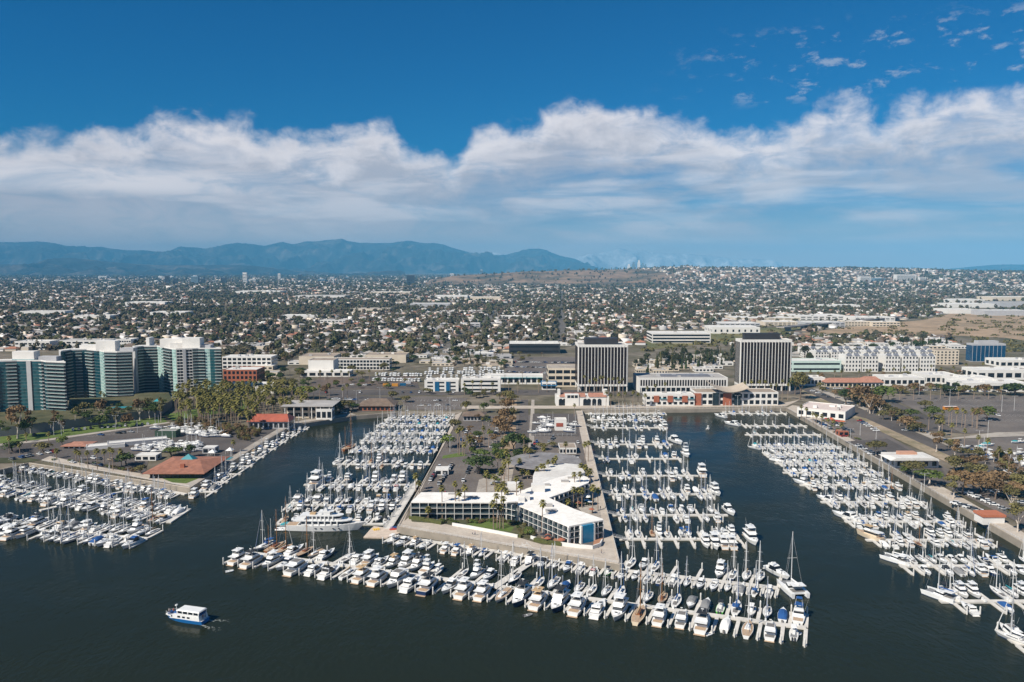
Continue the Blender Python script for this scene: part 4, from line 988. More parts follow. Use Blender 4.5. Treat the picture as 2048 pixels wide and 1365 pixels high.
# ------------------------------------------------------------------ other buildings named in the picture
B_ = block
B_('office_building', 445, 543, 738, 715, 24, 'white three-storey office with dark glass end just behind the easternmost tower', 'office building', PAINTW, ROOFW, 3, 10, gear=3)
B_('low_hotel', 447, 514, 770, 741, 26, 'white three-storey building with orange panels beside the easternmost tower', 'building', BRICK, ROOFW, 3, 8, wfrac=(.6, .6), gear=2)
B_('flat_warehouse', 448, 553, 788, 773, 26, 'long white flat-roofed building behind the palm grove', 'building', PAINTW, ROOFW, 1, 0)
B_('white_block', 617, 667, 750, 722, 26, 'windowless white block attached to a grid-fronted hotel', 'building', PAINTW, ROOFT, 1, 0)
B_('low_building', 600, 700, 754, 744, 18, 'low white annex in front of the windowless white block', 'building', PAINTW, ROOFW, 1, 6)
B_('grid_hotel', 667, 779, 740, 720, 20, 'white hotel with a grid of dark recessed windows in the middle distance', 'hotel', PAINTW, ROOFT, 3, 17, wfrac=(.78, .66))
B_('tan_building', 730, 812, 726, 711, 30, 'tan flat-roofed building behind the grid-fronted hotel', 'building', PAINTC, ROOFT, 1, 0, gear=3)
B_('flat_warehouse', 598, 668, 730, 714, 40, 'big pale tan roof behind the windowless white block', 'building', PAINTC, ROOFT, 1, 0, gear=3)
e, W_, H_ = B_('office_building', 849, 917, 784, 762, 16, 'white three-storey office with two blue panels', 'office building', PAINTW, ROOFW, 3, 3, wfrac=(.5, .4), ribbon=False, gear=2)
for t in (.37, .70): mb = MB(); mb.box(W_ * t, -.1, .6, W_ * .13, .35, H_ - 1.4); mb.build('blue_panel', BLUEG, e)
B_('office_building', 922, 1001, 784, 759, 16, 'white office with long dark window bands beside the blue-panelled office', 'office building', PAINTW, ROOFW, 3, 1, wfrac=(.86, .42), ribbon=True, gear=4)
B_('long_shed', 968, 1086, 769, 752, 14, 'long white shed with a teal fascia behind the banded office', 'building', PAINTW, ROOFW, 1, 10, awn=(TEALP, .75))
hip('brick_restaurant', 717, 787, 822, 812, 797, 22, 'brick restaurant with brown hipped roof at the head of the basin', 'restaurant', BRICK, ROOFB, 1.2, .5)
e, W_, H_ = B_('club_house', 574, 662, 836, 812, 20, 'modern club house under a wide grey flat roof beside the palm grove', 'building', PAINTC, ROOFG, 2, 6, parapet=0)
mb = MB(); mb.box(W_ / 2, 8, H_ + .1, W_ + 6, 28, .6); mb.build('roof_canopy', ROOFG, e)
cm = MB(); cm.box(0, 0, 0, .5, .5, H_); cme = cm.mesh('column', [PAINTW])
for i in range(6): obj('column', cme, e, (W_ * i / 5, -5, 0))
B_('pavilion', 632, 664, 840, 820, 9, 'small white pavilion in front of the grey-roofed club house', 'building', PAINTW, ROOFW, 1, 3)
hip('boat_house', 497, 577, 858, 843, 828, 16, 'boat house with bright red roof at the edge of the basin', 'building', PAINTG, mat('red_metal_roof', (.36, .095, .055), .6, .2, .2), 1.0, .8)
hip('harbour_office', 927, 969, 842, 832, 823, 14, 'small building with brown shingle roof in the mole car park', 'building', PAINTG, ROOFB, 1.2, .6, bays=6)
B_('white_shed', 870, 897, 951, 940, 8, 'small white shed among parked cars behind the hotel', 'shed', PAINTW, ROOFW, 1, 2, parapet=0)
B_('flat_office', 1119, 1153, 908, 897, 14, 'small flat-roofed pale building beside the promenade north of the hotel', 'building', PAINTW, ROOFT, 1, 5, parapet=.3)
e, W_, H_ = B_('yard_shop', 1110, 1133, 862, 841, 8, 'white boat yard shop with a rust-red wall sign', 'shop', PAINTW, ROOFW, 1, 0)
mb = MB(); mb.box(W_ * .40, -.08, 3, W_ * .6, .2, H_ - 5); mb.build('wall_sign', mat('rust_sign', (.30, .07, .04), .7, .25, .6), e)
B_('parking_garage', 1096, 1156, 774, 738, 30, 'open beige parking garage beside the first striped tower', 'parking garage', PAINTC, PAVE, 3, 4, wfrac=(.86, .55))
e, W_, H_ = B_('blue_kiosk', 1084, 1112, 780, 766, 8, 'small building under a bright blue sloping roof', 'building', PAINTW, ROOFW, 1, 3, parapet=0)
mb = MB(); mb.add([(-1, -2, H_ * .6), (W_ + 1, -2, H_ * .6), (W_ + 1, 9, H_ + .8), (-1, 9, H_ + .8)], [(0, 1, 2, 3)]); mb.add([(-1, -2, H_ * .55), (W_ + 1, -2, H_ * .55), (W_ + 1, 9, H_ + .75), (-1, 9, H_ + .75)], [(3, 2, 1, 0)]); mb.build('sloping_roof', BLUEG, e)
# Mediterranean arcade
e, W_, H_ = B_('arcade_restaurant', 1112, 1218, 812, 795, 18, 'white restaurant with arches and red tiled roofs on the basin promenade', 'restaurant', PAINTW, ROOFW, 1, 0, parapet=.4)
for x, w in ((.07, .28), (.30, .26), (.62, .34)):
    mb = MB(); x0, x1 = W_ * x, W_ * (x + w); y0, y1 = -.5, 8; mb.add([(x0, y0, H_ + .3), (x1, y0, H_ + .3), (x1, y1, H_ + 2.6), (x0, y1, H_ + 2.6), (x1, y1, H_ + .2), (x0, y1, H_ + .2)], [(0, 1, 2, 3), (1, 4, 2), (0, 3, 5)]); mb.build('tiled_roof', ROOFR, e)
mb = MB(); mb.box(W_ * .30, 5, 0, W_ * .26, 11.3, H_ + 2.2); mb.build('upper_storey', PAINTW, e)
for x, w in ((.06, .05), (.94, .07)): mb = MB(); mb.box(W_ * x, 6, 0, W_ * w, 5, H_ + 6); mb.build('bell_tower', PAINTW, e)
def arch(w, h):
    mb = MB(); pts = [(-w / 2, 0)] + [(-w / 2 * math.cos(t * math.pi / 8), h - w / 2 + w / 2 * math.sin(t * math.pi / 8)) for t in range(9)] + [(w / 2, 0)]
    mb.add([(x, -.08, z) for x, z in pts] + [(x, .08, z) for x, z in pts], [tuple(range(len(pts)))] + [(i, i + len(pts), (i + 1) % len(pts) + len(pts), (i + 1) % len(pts)) for i in range(len(pts))]); return mb.mesh('arched_window', [GLASS])
am = arch(3.4, H_ * .8)
for x in (.09, .16, .55, .62, .72, .82): obj('arched_window', am, e, (W_ * x, -.05, .3))
for x in (.24, .31, .38): obj('window', win_mesh(2.6, 2.4), e, (W_ * x, -.62, H_ - .6))
e, W_, H_ = B_('shop_row', 1291, 1389, 812, 791, 16, 'white shop row with three orange brick panels on the promenade', 'shop', PAINTW, ROOFW, 2, 9, wfrac=(.6, .5), gear=3)
for t in (.22, .50, .80): mb = MB(); mb.box(W_ * t, -.3, H_ * .35, W_ * .11, .9, H_ * .6); mb.build('brick_panel', BRICK, e)
for t in (.36, .65, .92): mb = MB(); mb.box(W_ * t, -.5, H_ * .66, W_ * .14, 1.3, .3); mb.build('awning', TEALP, e)
e, W_, H_ = B_('curved_roof_building', 1391, 1556, 811, 786, 22, 'modern white building with swooping tan roof at the basin head', 'building', PAINTW, ROOFT, 2, 14, wfrac=(.66, .62), gear=2)
mb = MB(); n = 10; secs = []
for i in range(n + 1):
    t = i / n; x = W_ * (.16 + .46 * t); z = H_ + 8 - 30 * t * (1 - t) * .75 * (1 - .2 * t) - 2.5 * t; secs.append([(x, -6, z), (x, 14, z + 1.5), (x, 14, z + 1.0), (x, -6, z - .5)])
mb.loft(secs, closed=True); mb.build('swooping_roof', mat('tan_metal_roof', (.48, .40, .31), .6, .1, .2), e)
for t, w in ((.02, .09), (.38, .1)): mb = MB(); mb.box(W_ * t, -.6, .1, W_ * w, 1.4, H_ - .5); mb.build('brick_bay', BRICK, e)
for t in (.24, .5): mb = MB(); mb.box(W_ * t, -.8, .1, W_ * .07, 1.8, H_); mb.build('glass_bay', HGL, e)
B_('black_office', 1018, 1120, 708, 689, 50, 'long low office with black glass bands and white roof left of the first striped tower', 'office building', CHARC, ROOFW, 2, 1, wfrac=(.95, .4), ribbon=True, gear=8)
B_('black_office', 1304, 1421, 687, 668, 50, 'long low office with white bands between the two striped towers', 'office building', PAINTW, ROOFW, 3, 1, wfrac=(.97, .55), ribbon=True, gear=5)
B_('white_warehouse', 1425, 1520, 668, 656, 60, 'big white warehouse beyond the second striped tower', 'warehouse', PAINTW, ROOFW, 1, 8, wfrac=(.3, .4))
B_('mint_building', 1584, 1682, 744, 723, 26, 'mint green two-storey office beside the second striped tower', 'office building', MINT, ROOFW, 2, 1, wfrac=(.94, .34), ribbon=True, gear=2)
B_('cream_apartments', 1872, 1917, 730, 702, 22, 'cream apartment block at the end of the white gabled rows', 'apartment building', PAINTC, ROOFT, 5, 6, wfrac=(.45, .5))
DBLUE = mat('dark_blue_glass', (.008, .055, .12), .2, .25, .12, spec=.3)
e, W_, H_ = B_('blue_office', 1944, 2010, 724, 689, 14, 'blue glass office block with pale vertical fins beside the dry field', 'office building', PAINTG, ROOFG, 1, 0)
for i in range(8): mb = MB(); mb.box(W_ * (i + .5) / 8, -.05, .8, W_ / 8 * .86, .4, H_ - 2.4); mb.build('curtain_wall', DBLUE, e)
for i in range(5): mb = MB(); mb.box(-.05, 14 * (i + .5) / 5, .8, .4, 14 / 5 * .8, H_ - 2.4); mb.build('curtain_wall', DBLUE, e)
mb = MB(); mb.box(W_ / 2, 7, H_, W_ * .62, 9, 4); mb.build('penthouse', PAINTG, e)
hip('tiled_shop', 1652, 1740, 775, 765, 756, 18, 'long shop building with red tiled roof and arched arcade', 'shop', PAINTC, ROOFR, 1.0, .7, bays=10)
hip('tiled_shop', 1728, 1766, 776, 765, 753, 18, 'smaller red-tiled arcade next to the long tiled shop', 'shop', PAINTW, ROOFR, 1.0, .6, bays=5)
for i, (u0, u1, vb, vt, d, lb) in enumerate([(1768, 1850, 772, 757, 26, 'white flat-roofed shop next to the red-tiled arcade'), (1852, 1920, 768, 752, 30, 'white shopping centre block below the cream apartments'), (1925, 2060, 784, 768, 30, 'long white shop row along the far edge of the empty lot'),
    (1955, 2080, 760, 742, 30, 'white shopping block in front of the blue glass office'), (1905, 1985, 775, 757, 20, 'white shop with grey roof in the middle of the shopping centre'), (2000, 2090, 735, 722, 30, 'white flat shop beside the blue glass office'), (1600, 1650, 772, 757, 20, 'pale shop at the street corner by the second striped tower')]):
    B_('shopping_block', u0, u1, vb, vt, d, lb, 'shop', PAINTW, ROOFW, 1, 7, wfrac=(.7, .5), gear=4)
for u0, u1, vb, ve, vr, lb in ((1857, 1880, 757, 750, 743, 'small red-tiled roof on the shop centre below the condominiums'), (1928, 1962, 752, 745, 739, 'pair of pink-tiled roofs near the blue glass office'), (1996, 2030, 748, 741, 735, 'red-tiled shop roof at the far edge of the shopping centre'), (1935, 1960, 770, 763, 756, 'tiny red-tiled kiosk roof above the empty car park')):
    hip('tiled_shop', u0, u1, vb, ve, vr, 12, lb, 'shop', PAINTW, ROOFR, .8, .5, bays=3)
B_('pink_restaurant', 1594, 1690, 832, 821, 34, 'flat pale restaurant with pink roof trim at the corner of the east basin', 'restaurant', PAINTW, mat('pale_pink_roof', (.60, .50, .45), .9, .15, .1), 1, 6, wfrac=(.6, .5), vb1=842, gear=5)
B_('red_kiosk', 1678, 1697, 873, 863, 6, 'small brick-red kiosk beside the east promenade', 'kiosk', BRICK, ROOFR, 1, 2, parapet=0)
e, W_, H_ = B_('modern_pavilion', 1790, 1877, 937, 919, 18, 'modern white pavilion with wedge roof on the east quay', 'building', PAINTW, ROOFW, 1, 5, wfrac=(.5, .5), parapet=0)
mb = MB(); mb.hexa(-4, 12, W_ * .56, W_ * .56, H_ + .12, H_ + 1.6, 8, 0, 3, 0, W_ / 2 - 3); mb.build('wedge_roof', ROOFW, e)
mb = MB(); mb.box(W_ * .45, 10, H_ + .3, W_ * .4, 5, 1.9); mb.build('roof_box', mat('salmon_roof', (.5, .27, .18), .8, .1), e)
e, W_, H_ = B_('toilet_block', 1966, 2009, 1048, 1031, 7, 'small white block with orange roof band on the east quay', 'building', PAINTW, ROOFW, 1, 0, parapet=0)
mb = MB(); mb.box(W_ / 2, 3.5, H_ - .9, W_ + .8, 7.8, 1.05); mb.build('roof_band', mat('orange_band', (.42, .14, .07), .8, .1), e)
he, hw, hh = hip('harbour_restaurant', 300, 402, 957, 945, 920, 34, 'restaurant with a large red hipped roof on the west mole', 'restaurant', CHARC, mat('weathered_red_tiles', (.30, .13, .082), .9, .3, .35), 3.0, .5, bays=9)
mb = MB(); mb.add([(-4, -3, 0), (4, -3, 0), (4, 3, 0), (-4, 3, 0), (-4, -3, 1.2), (4, -3, 1.2), (4, 3, 1.2), (-4, 3, 1.2), (0, 0, 4.2)], [(4, 5, 8), (5, 6, 8), (6, 7, 8), (7, 4, 8), (0, 1, 5, 4), (1, 2, 6, 5), (2, 3, 7, 6), (3, 0, 4, 7), (3, 2, 1, 0)]); mb.build('cupola', TEALP, he, (hw * .46, 21, hh + 1.2))
mb = MB(); mb.box(0, 0, 0, 2.2, 1.6, 2.6); mb.build('chimney', BRICK, he, (hw * .56, 6, hh + .6))
hip('club_annex', 127, 170, 898, 892, 885, 12, 'small building with red hipped roof in the west car park', 'building', PAINTW, ROOFR, 1.4, .3, bays=4)
B_('long_shed', 172, 250, 902, 893, 9, 'low white storage shed beside the small red hipped roof', 'shed', PAINTW, ROOFW, 1, 0, vb1=895)
B_('long_shed', 215, 335, 896, 884, 9, 'long grey-walled shed with white roof in the west boat yard', 'shed', PAINTG, ROOFW, 1, 0, vb1=885)
B_('green_shed', 310, 352, 876, 864, 8, 'dark green shed among trailered boats', 'shed', mat('dark_green_cladding', (.035, .07, .045), .8, .1), ROOFG, 1, 0)
B_('yard_office', 270, 312, 922, 912, 8, 'pale flat office behind the red hipped restaurant', 'building', PAINTW, ROOFW, 1, 3, parapet=.3)
B_('pool_house', 405, 430, 908, 896, 7, 'small white pool house beside the western mole quay', 'building', PAINTG, ROOFW, 1, 2, parapet=0)
tent(425, 912, LZ, 2.2, WHITEC, 'white square parasol by the pool behind the red restaurant')
tent(460, 908, LZ, 2.2, WHITEC, 'white parasol nearest the moored yachts at the club pool')
mb = MB(); p = G(440, 918); mb.box(0, 0, 0, 14, 7, .12); tag(mb.build('club_pool', TEALP, None, (p.x, p.y, LZ + .2)), 'turquoise club pool behind the red-roofed restaurant', 'pool')
# white gabled condominium rows
k = 0
for row, (v0, vt0, us) in enumerate([(744, 712, [(1690, 1722), (1724, 1756), (1770, 1800), (1804, 1836), (1840, 1870)]), (728, 704, [(1630, 1658), (1662, 1690), (1694, 1722), (1730, 1760), (1766, 1796), (1800, 1832), (1838, 1868)]), (716, 697, [(1606, 1634), (1640, 1668), (1674, 1702), (1710, 1740), (1748, 1780), (1790, 1822), (1828, 1860)])]):
    for j, (u0, u1) in enumerate(us):
        e, W_, H_ = B_('condominium_block', u0, u1, v0, vt0, 20, f'white gabled condominium with grey mansard, {ordw(j)} from the mint building, {("front", "middle", "rear")[row]} row', 'apartment building', PAINTW, ROOFW, 4, 5, wfrac=(.45, .5), parapet=.4, group='white gabled condominiums', mx=28)
        for t in (.25, .72):
            mb = MB(); x = W_ * t; w = W_ * .16
            mb.add([(x - w, -.5, H_), (x + w, -.5, H_), (x + w * .7, 1.4, H_ + 2.8), (x - w * .7, 1.4, H_ + 2.8), (x + w, 4, H_), (x - w, 4, H_)], [(0, 1, 2, 3), (1, 4, 2), (0, 3, 5), (3, 2, 4, 5)]); mb.build('mansard', SLATE, e)
# ------------------------------------------------------------------ docks
AX = math.atan2(1092 - CX, F)                                  # heading of the moles
# outer front dock, berth by berth
near = 'F FB F E FO E EB ST FT F FO E FD E F F SC FD FT FD F E F SY F FO FB CW SC FO O'.split()
farr = 'KU KW SY E SW SC E - SN E F E FT F FB P O - SD P E - SD - SU SU CB SU S S SU - SU SY SU CG CG OG SB O SU CB PU'.split()
dock('outer front dock', (494, 1106.5), (1612, 1258), R(22), [
    dict(s=-1, L=14.2, p=6.3, codes=near, side='channel', per=1, inn=.78, fl=12.4, k=1.0),
    dict(s=1, L=12.2, p=5.4, codes=farr, side='hotel', per=2, inn=.35, fl=10.2)], seed=3,
    label='long pale outer pontoon with fingers across the tip of the hotel mole', ends=('west end', 'east end'))
p1 = 'O E FT EO - F FU FT SB - O E FD EB S EU O ER OG'.split()
dock('dock below the hotel wall', (788, 1074), (1236, 1141), R(22), [
    dict(s=-1, L=9.5, p=5.0, codes=p1, side='channel', per=1, inn=.4, fl=8)], seed=5,
    label='pontoon right below the sea wall of the white hotel', ends=('raft', 'corner'))
dock('dock off the mole corner', (1240, 1142), (1556, 1178), R(24), [
    dict(s=1, L=11.5, p=6, codes='S E SU - - - - F SD ST S -'.split(), side='far', per=2, inn=.3),
    dict(s=-1, L=9.5, p=6, codes='EB E S SD O SU E EO SN CG SB O'.split(), side='near', per=1, inn=.4)], seed=6,
    label='pontoon running out from the corner of the hotel mole', ends=('corner', 'catamaran'))
p = G(1584, 1182, 0); boat('C', p.x, p.y, R(-6), 14, 'large white sailing catamaran at the tip of the pontoon off the mole corner', 'boats in the marina')
p = G(1556, 1150, 0); boat('E', p.x, p.y, R(160), 13.5, 'big white cruiser beside the end finger next to the large catamaran', 'boats in the marina')
p = G(497, 1098, 0)
# basin west of the hotel
bw = 'pontoon west of hotel'
rowsW = [(1050, 790, 553, 12, MIXED, .55), (1012, 812, 572, 11.5, MIXED, .95), (971, 838, 608, 11.5, POWER + SAIL[:2], .93), (930, 862, 672, 10.5, MIXED, .86), (902, 880, 700, 9.5, SMALL, .9), (882, 888, 722, 8.6, SMALL, .92), (867, 896, 738, 8.2, SMALL, .93), (852, 905, 752, 8.0, SMALL, .95), (840, 912, 768, 7.8, SMALL, .95), (831, 918, 782, 7.2, SMALL, .95)]
for i, (v, us, ue, L, mix, fill) in enumerate(rowsW):
    ph = f'{ordw(i)} {bw}'; fr = v < 875
    sides = [dict(s=1, L=L, p=L * .44, mix=mix, fill=fill, side='far', inn=.6, off=3), dict(s=-1, L=L * .95, p=L * .44, mix=mix, fill=fill, side='near', inn=.6, off=3)]
    if i == 0: sides = [dict(s=1, L=9, p=5, codes='SK O SN P SK - - - - S EO SY'.split(), side='far', inn=.4, off=3)]
    dock(ph, (us, v), (ue, v), AX, sides, far=fr, seed=20 + i, label=f'pontoon with boat fingers, {ordw(i)} from the channel in the basin west of the hotel')
p = G(637, 968, 0); boat('F', p.x, p.y, R(12), 18, 'tall white three-deck motor yacht at the tip of the third pontoon west of the hotel', 'boats in the marina')
p = G(700, 898, 0); boat('KW', p.x, p.y, R(20), 17, 'tall two-masted wooden schooner at the tip of the fifth pontoon west of the hotel', 'boats in the marina')
p = G(678, 925, 0); boat('S', p.x, p.y, R(15), 13, 'tall-masted white sailboat at the tip of the fourth pontoon west of the hotel', 'boats in the marina')
# basin east of the hotel
be = 'pontoon east of hotel'
rowsE = [(1080, 1238, 1478, 11.5, [('S', 3), ('SU', 2), ('F', 3), ('E', 3), ('EO', 1)], None), (1032, 1225, 1455, 10.2, SMALL, .80), (990, 1214, 1424, 10, SMALL, .72), (953, 1205, 1396, 10, SMALL, .62), (919, 1197, 1362, 10, SMALL, .30), (890, 1189, 1345, 10, POWER + SAIL[:3], .78), (857, 1181, 1333, 8.5, SMALL, .6), (841, 1175, 1330, 8.5, POWER, .85), (828, 1170, 1330, 7, SMALL, .85)]
for i, (v, us, ue, L, mix, fill) in enumerate(rowsE):
    ph = f'{ordw(i)} {be}'; fr = v < 860
    sides = [dict(s=1, L=L, p=L * .47, mix=mix, fill=fill, side='far', inn=.5, off=3), dict(s=-1, L=L, p=L * .47, mix=mix, fill=fill, side='near', inn=.5, off=3)]
    if i == 0: sides = [dict(s=1, L=10.5, p=4.8, codes='SU S - SW P ST - OU SB - S - S EO F'.split(), side='far', inn=.2, off=4), dict(s=-1, L=11.8, p=5.2, codes='- - - - - - - - - F F F F -'.split(), side='near', inn=.6, off=3, fl=10)]
    if i == 4: sides[0]['fill'] = .22; sides[1]['fill'] = .12
    if i == 6: sides[1]['fill'] = .25
    dock(ph, (us, v), (ue, v), AX, sides, far=fr, seed=40 + i, label=f'pontoon with boat fingers, {ordw(i)} from the channel in the basin east of the hotel')
for u, v, L, c, hd, lab in ((1503, 1083, 14.5, 'F', 180, 'big white flybridge yacht at the tip of the first pontoon east of the hotel'), (1459, 1026, 13.5, 'E', 175, 'sleek white yacht at the tip of the second pontoon east of the hotel'),
    (1431, 988, 12.5, 'F', 172, 'white flybridge yacht at the tip of the third pontoon east of the hotel'), (1402, 949, 15, 'F', 4, 'broad white flybridge yacht at the tip of the fourth pontoon east of the hotel'),
    (1372, 912, 14, 'P', 178, 'white motor yacht at the tip of the fifth pontoon east of the hotel'), (1353, 886, 17, 'E', 165, 'large white motor yacht at the tip of the sixth pontoon east of the hotel'), (1328, 856, 12, 'F', 0, 'white cruiser at the tip of the seventh pontoon east of the hotel')):
    p = G(u, v, 0); boat(c, p.x, p.y, R(hd), L, lab, 'boats in the marina')
p = G(1416, 859, 0); boat('O', p.x, p.y, R(25), 6.5, 'tiny white motorboat under way in the east basin with a short wake', 'boats in the marina')
# east quay
rowsR = [(828, 1574, 1446, 8, SMALL, .5, 0), (853, 1614, 1486, 8, SMALL, .12, 0), (871, 1642, 1490, 8, SMALL, .12, 0), (895, 1682, 1506, 7.4, SMALL, .93, 0), (911, 1706, 1528, 7.2, SMALL, .93, 0), (928, 1735, 1550, 7.4, SMALL, .94, 0), (947, 1764, 1566, 8.0, SMALL, .94, 0), (972, 1802, 1600, 8.2, MIXED, .85, 0), (1006, 1850, 1642, 8.4, MIXED, .86, 0),
         (1045, 1925, 1690, 8.4, MIXED, .82, 0), (1082, 1985, 1732, 8.8, MIXED, .82, 0), (1134, 2090, 1800, 9.6, MIXED, .78, 0), (1205, 2200, 1880, 10.5, MIXED, .75, 0), (1290, 2250, 2030, 10.5, MIXED, .7, 0)]
for i, (v, us, ue, L, mix, fill, _) in enumerate(rowsR):
    n = len(rowsR) - 1 - i; ph = f'{ordw(n)} east quay pontoon'; fr = v < 900
    dock(ph, (us, v), (ue, v), AX, [dict(s=1, L=L, p=L * .43, mix=mix, fill=fill, side='far', inn=.5, off=3), dict(s=-1, L=L, p=L * .43, mix=mix, fill=fill, side='near', inn=.5, off=3)], far=fr, seed=60 + i,
         label=f'pontoon with boat fingers, {ordw(n)} from the channel mouth off the east quay')
for u, v, L, c, hd, lab in ((1738, 1076, 13, 'TT', -30, 'cream and green trawler yacht with teak rails at a pontoon tip of the east quay'), (1690, 1036, 14, 'E', -35, 'long white yacht with dark cockpit canopy at a pontoon tip of the east quay'), (1790, 1122, 11, 'C', -38, 'white catamaran at the tip of the third pontoon off the east quay'),
    (1880, 1195, 12, 'CU', -35, 'white catamaran at the tip of the second pontoon off the east quay'), (1652, 1000, 11, 'E', -40, 'white hardtop cruiser leading the sixth pontoon off the east quay'), (1605, 968, 12, 'P', -42, 'white sportfisher leading the seventh pontoon off the east quay'), (1556, 922, 10, 'CU', -45, 'small catamaran leading the ninth pontoon off the east quay'),
    (2030, 1283, 12.5, 'S', -35, 'white sailboat in the corner nearest the channel, beside a piling'), (1440, 834, 13, 'E', -30, 'large white yacht moored off the curved-roof building'), (1463, 850, 14, 'E', -40, 'second large white yacht by the empty fingers of the east basin'), (1508, 898, 10, 'S', -40, 'white sailboat leading the eleventh pontoon off the east quay'), (1548, 905, 10, 'PU', -20, 'sportfisher with blue canopy leading the tenth pontoon off the east quay')):
    p = G(u, v, 0); boat(c, p.x, p.y, R(hd), L, lab, 'boats in the marina')
# west mole
wl = 'west mole'
dock('west mole wall dock', (60, 934), (372, 990), R(10), [dict(s=-1, L=9.5, p=4.2, mix=MIXED, fill=.85, side='channel', inn=.4, off=2), ], seed=81, label='pontoon right below the sea wall of the west mole', ends=('far end', 'corner'))
dock('middle west mole pontoon', (-20, 972), (352, 1036), R(11), [dict(s=1, L=11, p=4.4, mix=SAIL + POWER, fill=.86, side='far', inn=.5), dict(s=-1, L=11.5, p=4.4, mix=MIXED, fill=.93, side='near', inn=.5)], seed=82, label='middle pontoon off the west mole crowded with boats', ends=('shore', 'channel'))
dock('outer west mole pontoon', (-60, 1052), (296, 1079), R(11), [dict(s=1, L=12, p=4.6, mix=MIXED, fill=.85, side='far', inn=.5), dict(s=-1, L=13, p=4.8, codes='F - KW F FO E P F T - O E SK S SU O S CB EO EO O EU'.split(), side='near', inn=.3, k=.92)], seed=83, label='outermost pontoon off the west mole', ends=('shore', 'channel'))
for (a, b, lab) in (((80, 1023), (287, 975), 'long straight walkway pontoon crossing the boats off the west mole'), ((337, 1047), (378, 1020), 'end finger pontoon at the tip of the middle pontoon off the west mole')):
    A, Bq = G(*a, 0), G(*b, 0); d = Bq - A; mb = MB(); mb.box(d.length / 2, 0, -.3, d.length, 2.4, .9); tag(mb.build('floating_pontoon', PONT, None, (A.x, A.y, 0), math.atan2(d.y, d.x)), lab, 'pontoon', 'floating pontoons of the marina')
es = [(405, 985), (428, 966), (455, 950), (480, 934), (505, 916), (530, 900), (552, 886), (575, 872), (598, 860)]
for i, (u, v) in enumerate(es):
    w = 30 - i * 1.5
    dock(f'{ordw(i)} short west mole pontoon', (u - 10, v), (u + w, v), AX, [dict(s=1, L=11 - i * .25, p=4.3, mix=POWER + SAIL, fill=.92, side='far', inn=.4), dict(s=-1, L=10.5 - i * .25, p=4.3, mix=POWER + SAIL[:3], fill=.92, side='near', inn=.5)], seed=90 + i, pile=i < 4, far=v < 890,
         label=f'short pontoon off the west mole, {ordw(i)} from the mole corner')
# gangways
def gangway(a, b, za, zb, w, label, rail=True, m=None):
    A, Bq = G(*a, za), G(*b, zb); d = Bq - A; l = d.length; e = empty('gangway', A, math.atan2(d.y, d.x)); tag(e, label, 'gangway', 'gangways down to the pontoons')
    mb = MB(); mb.loft([[(0, w / 2, -.15), (0, w / 2, .15), (0, -w / 2, .15), (0, -w / 2, -.15)], [(l, w / 2, d.z - .15), (l, w / 2, d.z + .15), (l, -w / 2, d.z + .15), (l, -w / 2, d.z - .15)]], closed=True); mb.build('walkway', m or PONT, e)
    if rail:
        for s in (-1, 1):
            mb = MB(); n = max(4, int(l / 1.6))
            for i in range(n + 1): t = i / n; mb.tube((l * t, s * w / 2, d.z * t), (l * t, s * w / 2, d.z * t + 1.1), .05, .05, 4)
            for hh in (.55, 1.1): mb.tube((0, s * w / 2, hh), (l, s * w / 2, d.z + hh), .05, .05, 4)
            mb.build('railing', ALU, e)
gangway((1068, 1121), (987, 1176), .6, .6, 3.0, 'floating bridge between the inner dock and the outer front dock', False)
gangway((1048, 1090), (1078, 1118), LZ, .7, 2.2, 'railed metal gangway from the hotel walk down to the inner dock')
gangway((832, 968), (775, 1058), .7, .7, 3.6, 'long railed pontoon bridge beside the hotel mole car park')
for i, (v, us, ue, L, mix, fill) in enumerate(rowsE[:7]):
    gangway((us - 8, v - 6), (us + 14, v), LZ, .7, 1.4, f'metal gangway to the {ordw(i)} pontoon east of the hotel')
def raft():
    p = G(790, 1068, 0); o = G(770, 1072, 0); q = [G(u, v, 0) - o for u, v in ((727, 1077), (775, 1078), (812, 1064), (748, 1055), (742, 1060))]
    mb = MB(); mb.prism([(a.x, a.y) for a in q], -.3, .6); tag(mb.build('floating_raft', mat('raft_deck', (.55, .45, .36), .9, .15, .5), None, (o.x, o.y, 0)), 'broad floating raft with kayaks next to the superyacht', 'raft')
    for i, (u, v, m, lb) in enumerate(((752, 1060, mat('yellow_plastic', (.62, .38, .03), .5, .1), 'stacked yellow kayaks on the floating raft'), (790, 1057, mat('red_plastic', (.45, .06, .03), .5, .1), 'red paddle boards lying on the floating raft'), (790, 1055, BLUE, 'blue paddle boards beside the red boards on the raft'))):
        p = G(u, v, .6); mb = MB()
        for k in range(4):
            mb.loft([[(k * .8 + .05, -2, .1), (k * .8, -2, .2), (k * .8 - .05, -2, .1)], [(k * .8 + .35, 0, .05), (k * .8, 0, .55), (k * .8 - .35, 0, .05)], [(k * .8 + .05, 2, .1), (k * .8, 2, .2), (k * .8 - .05, 2, .1)]], closed=True)
        tag(mb.build('kayak_rack', m, None, (p.x - 1, p.y, .61), .4 - R(90) * (i > 0)), lb, 'kayak')
raft()

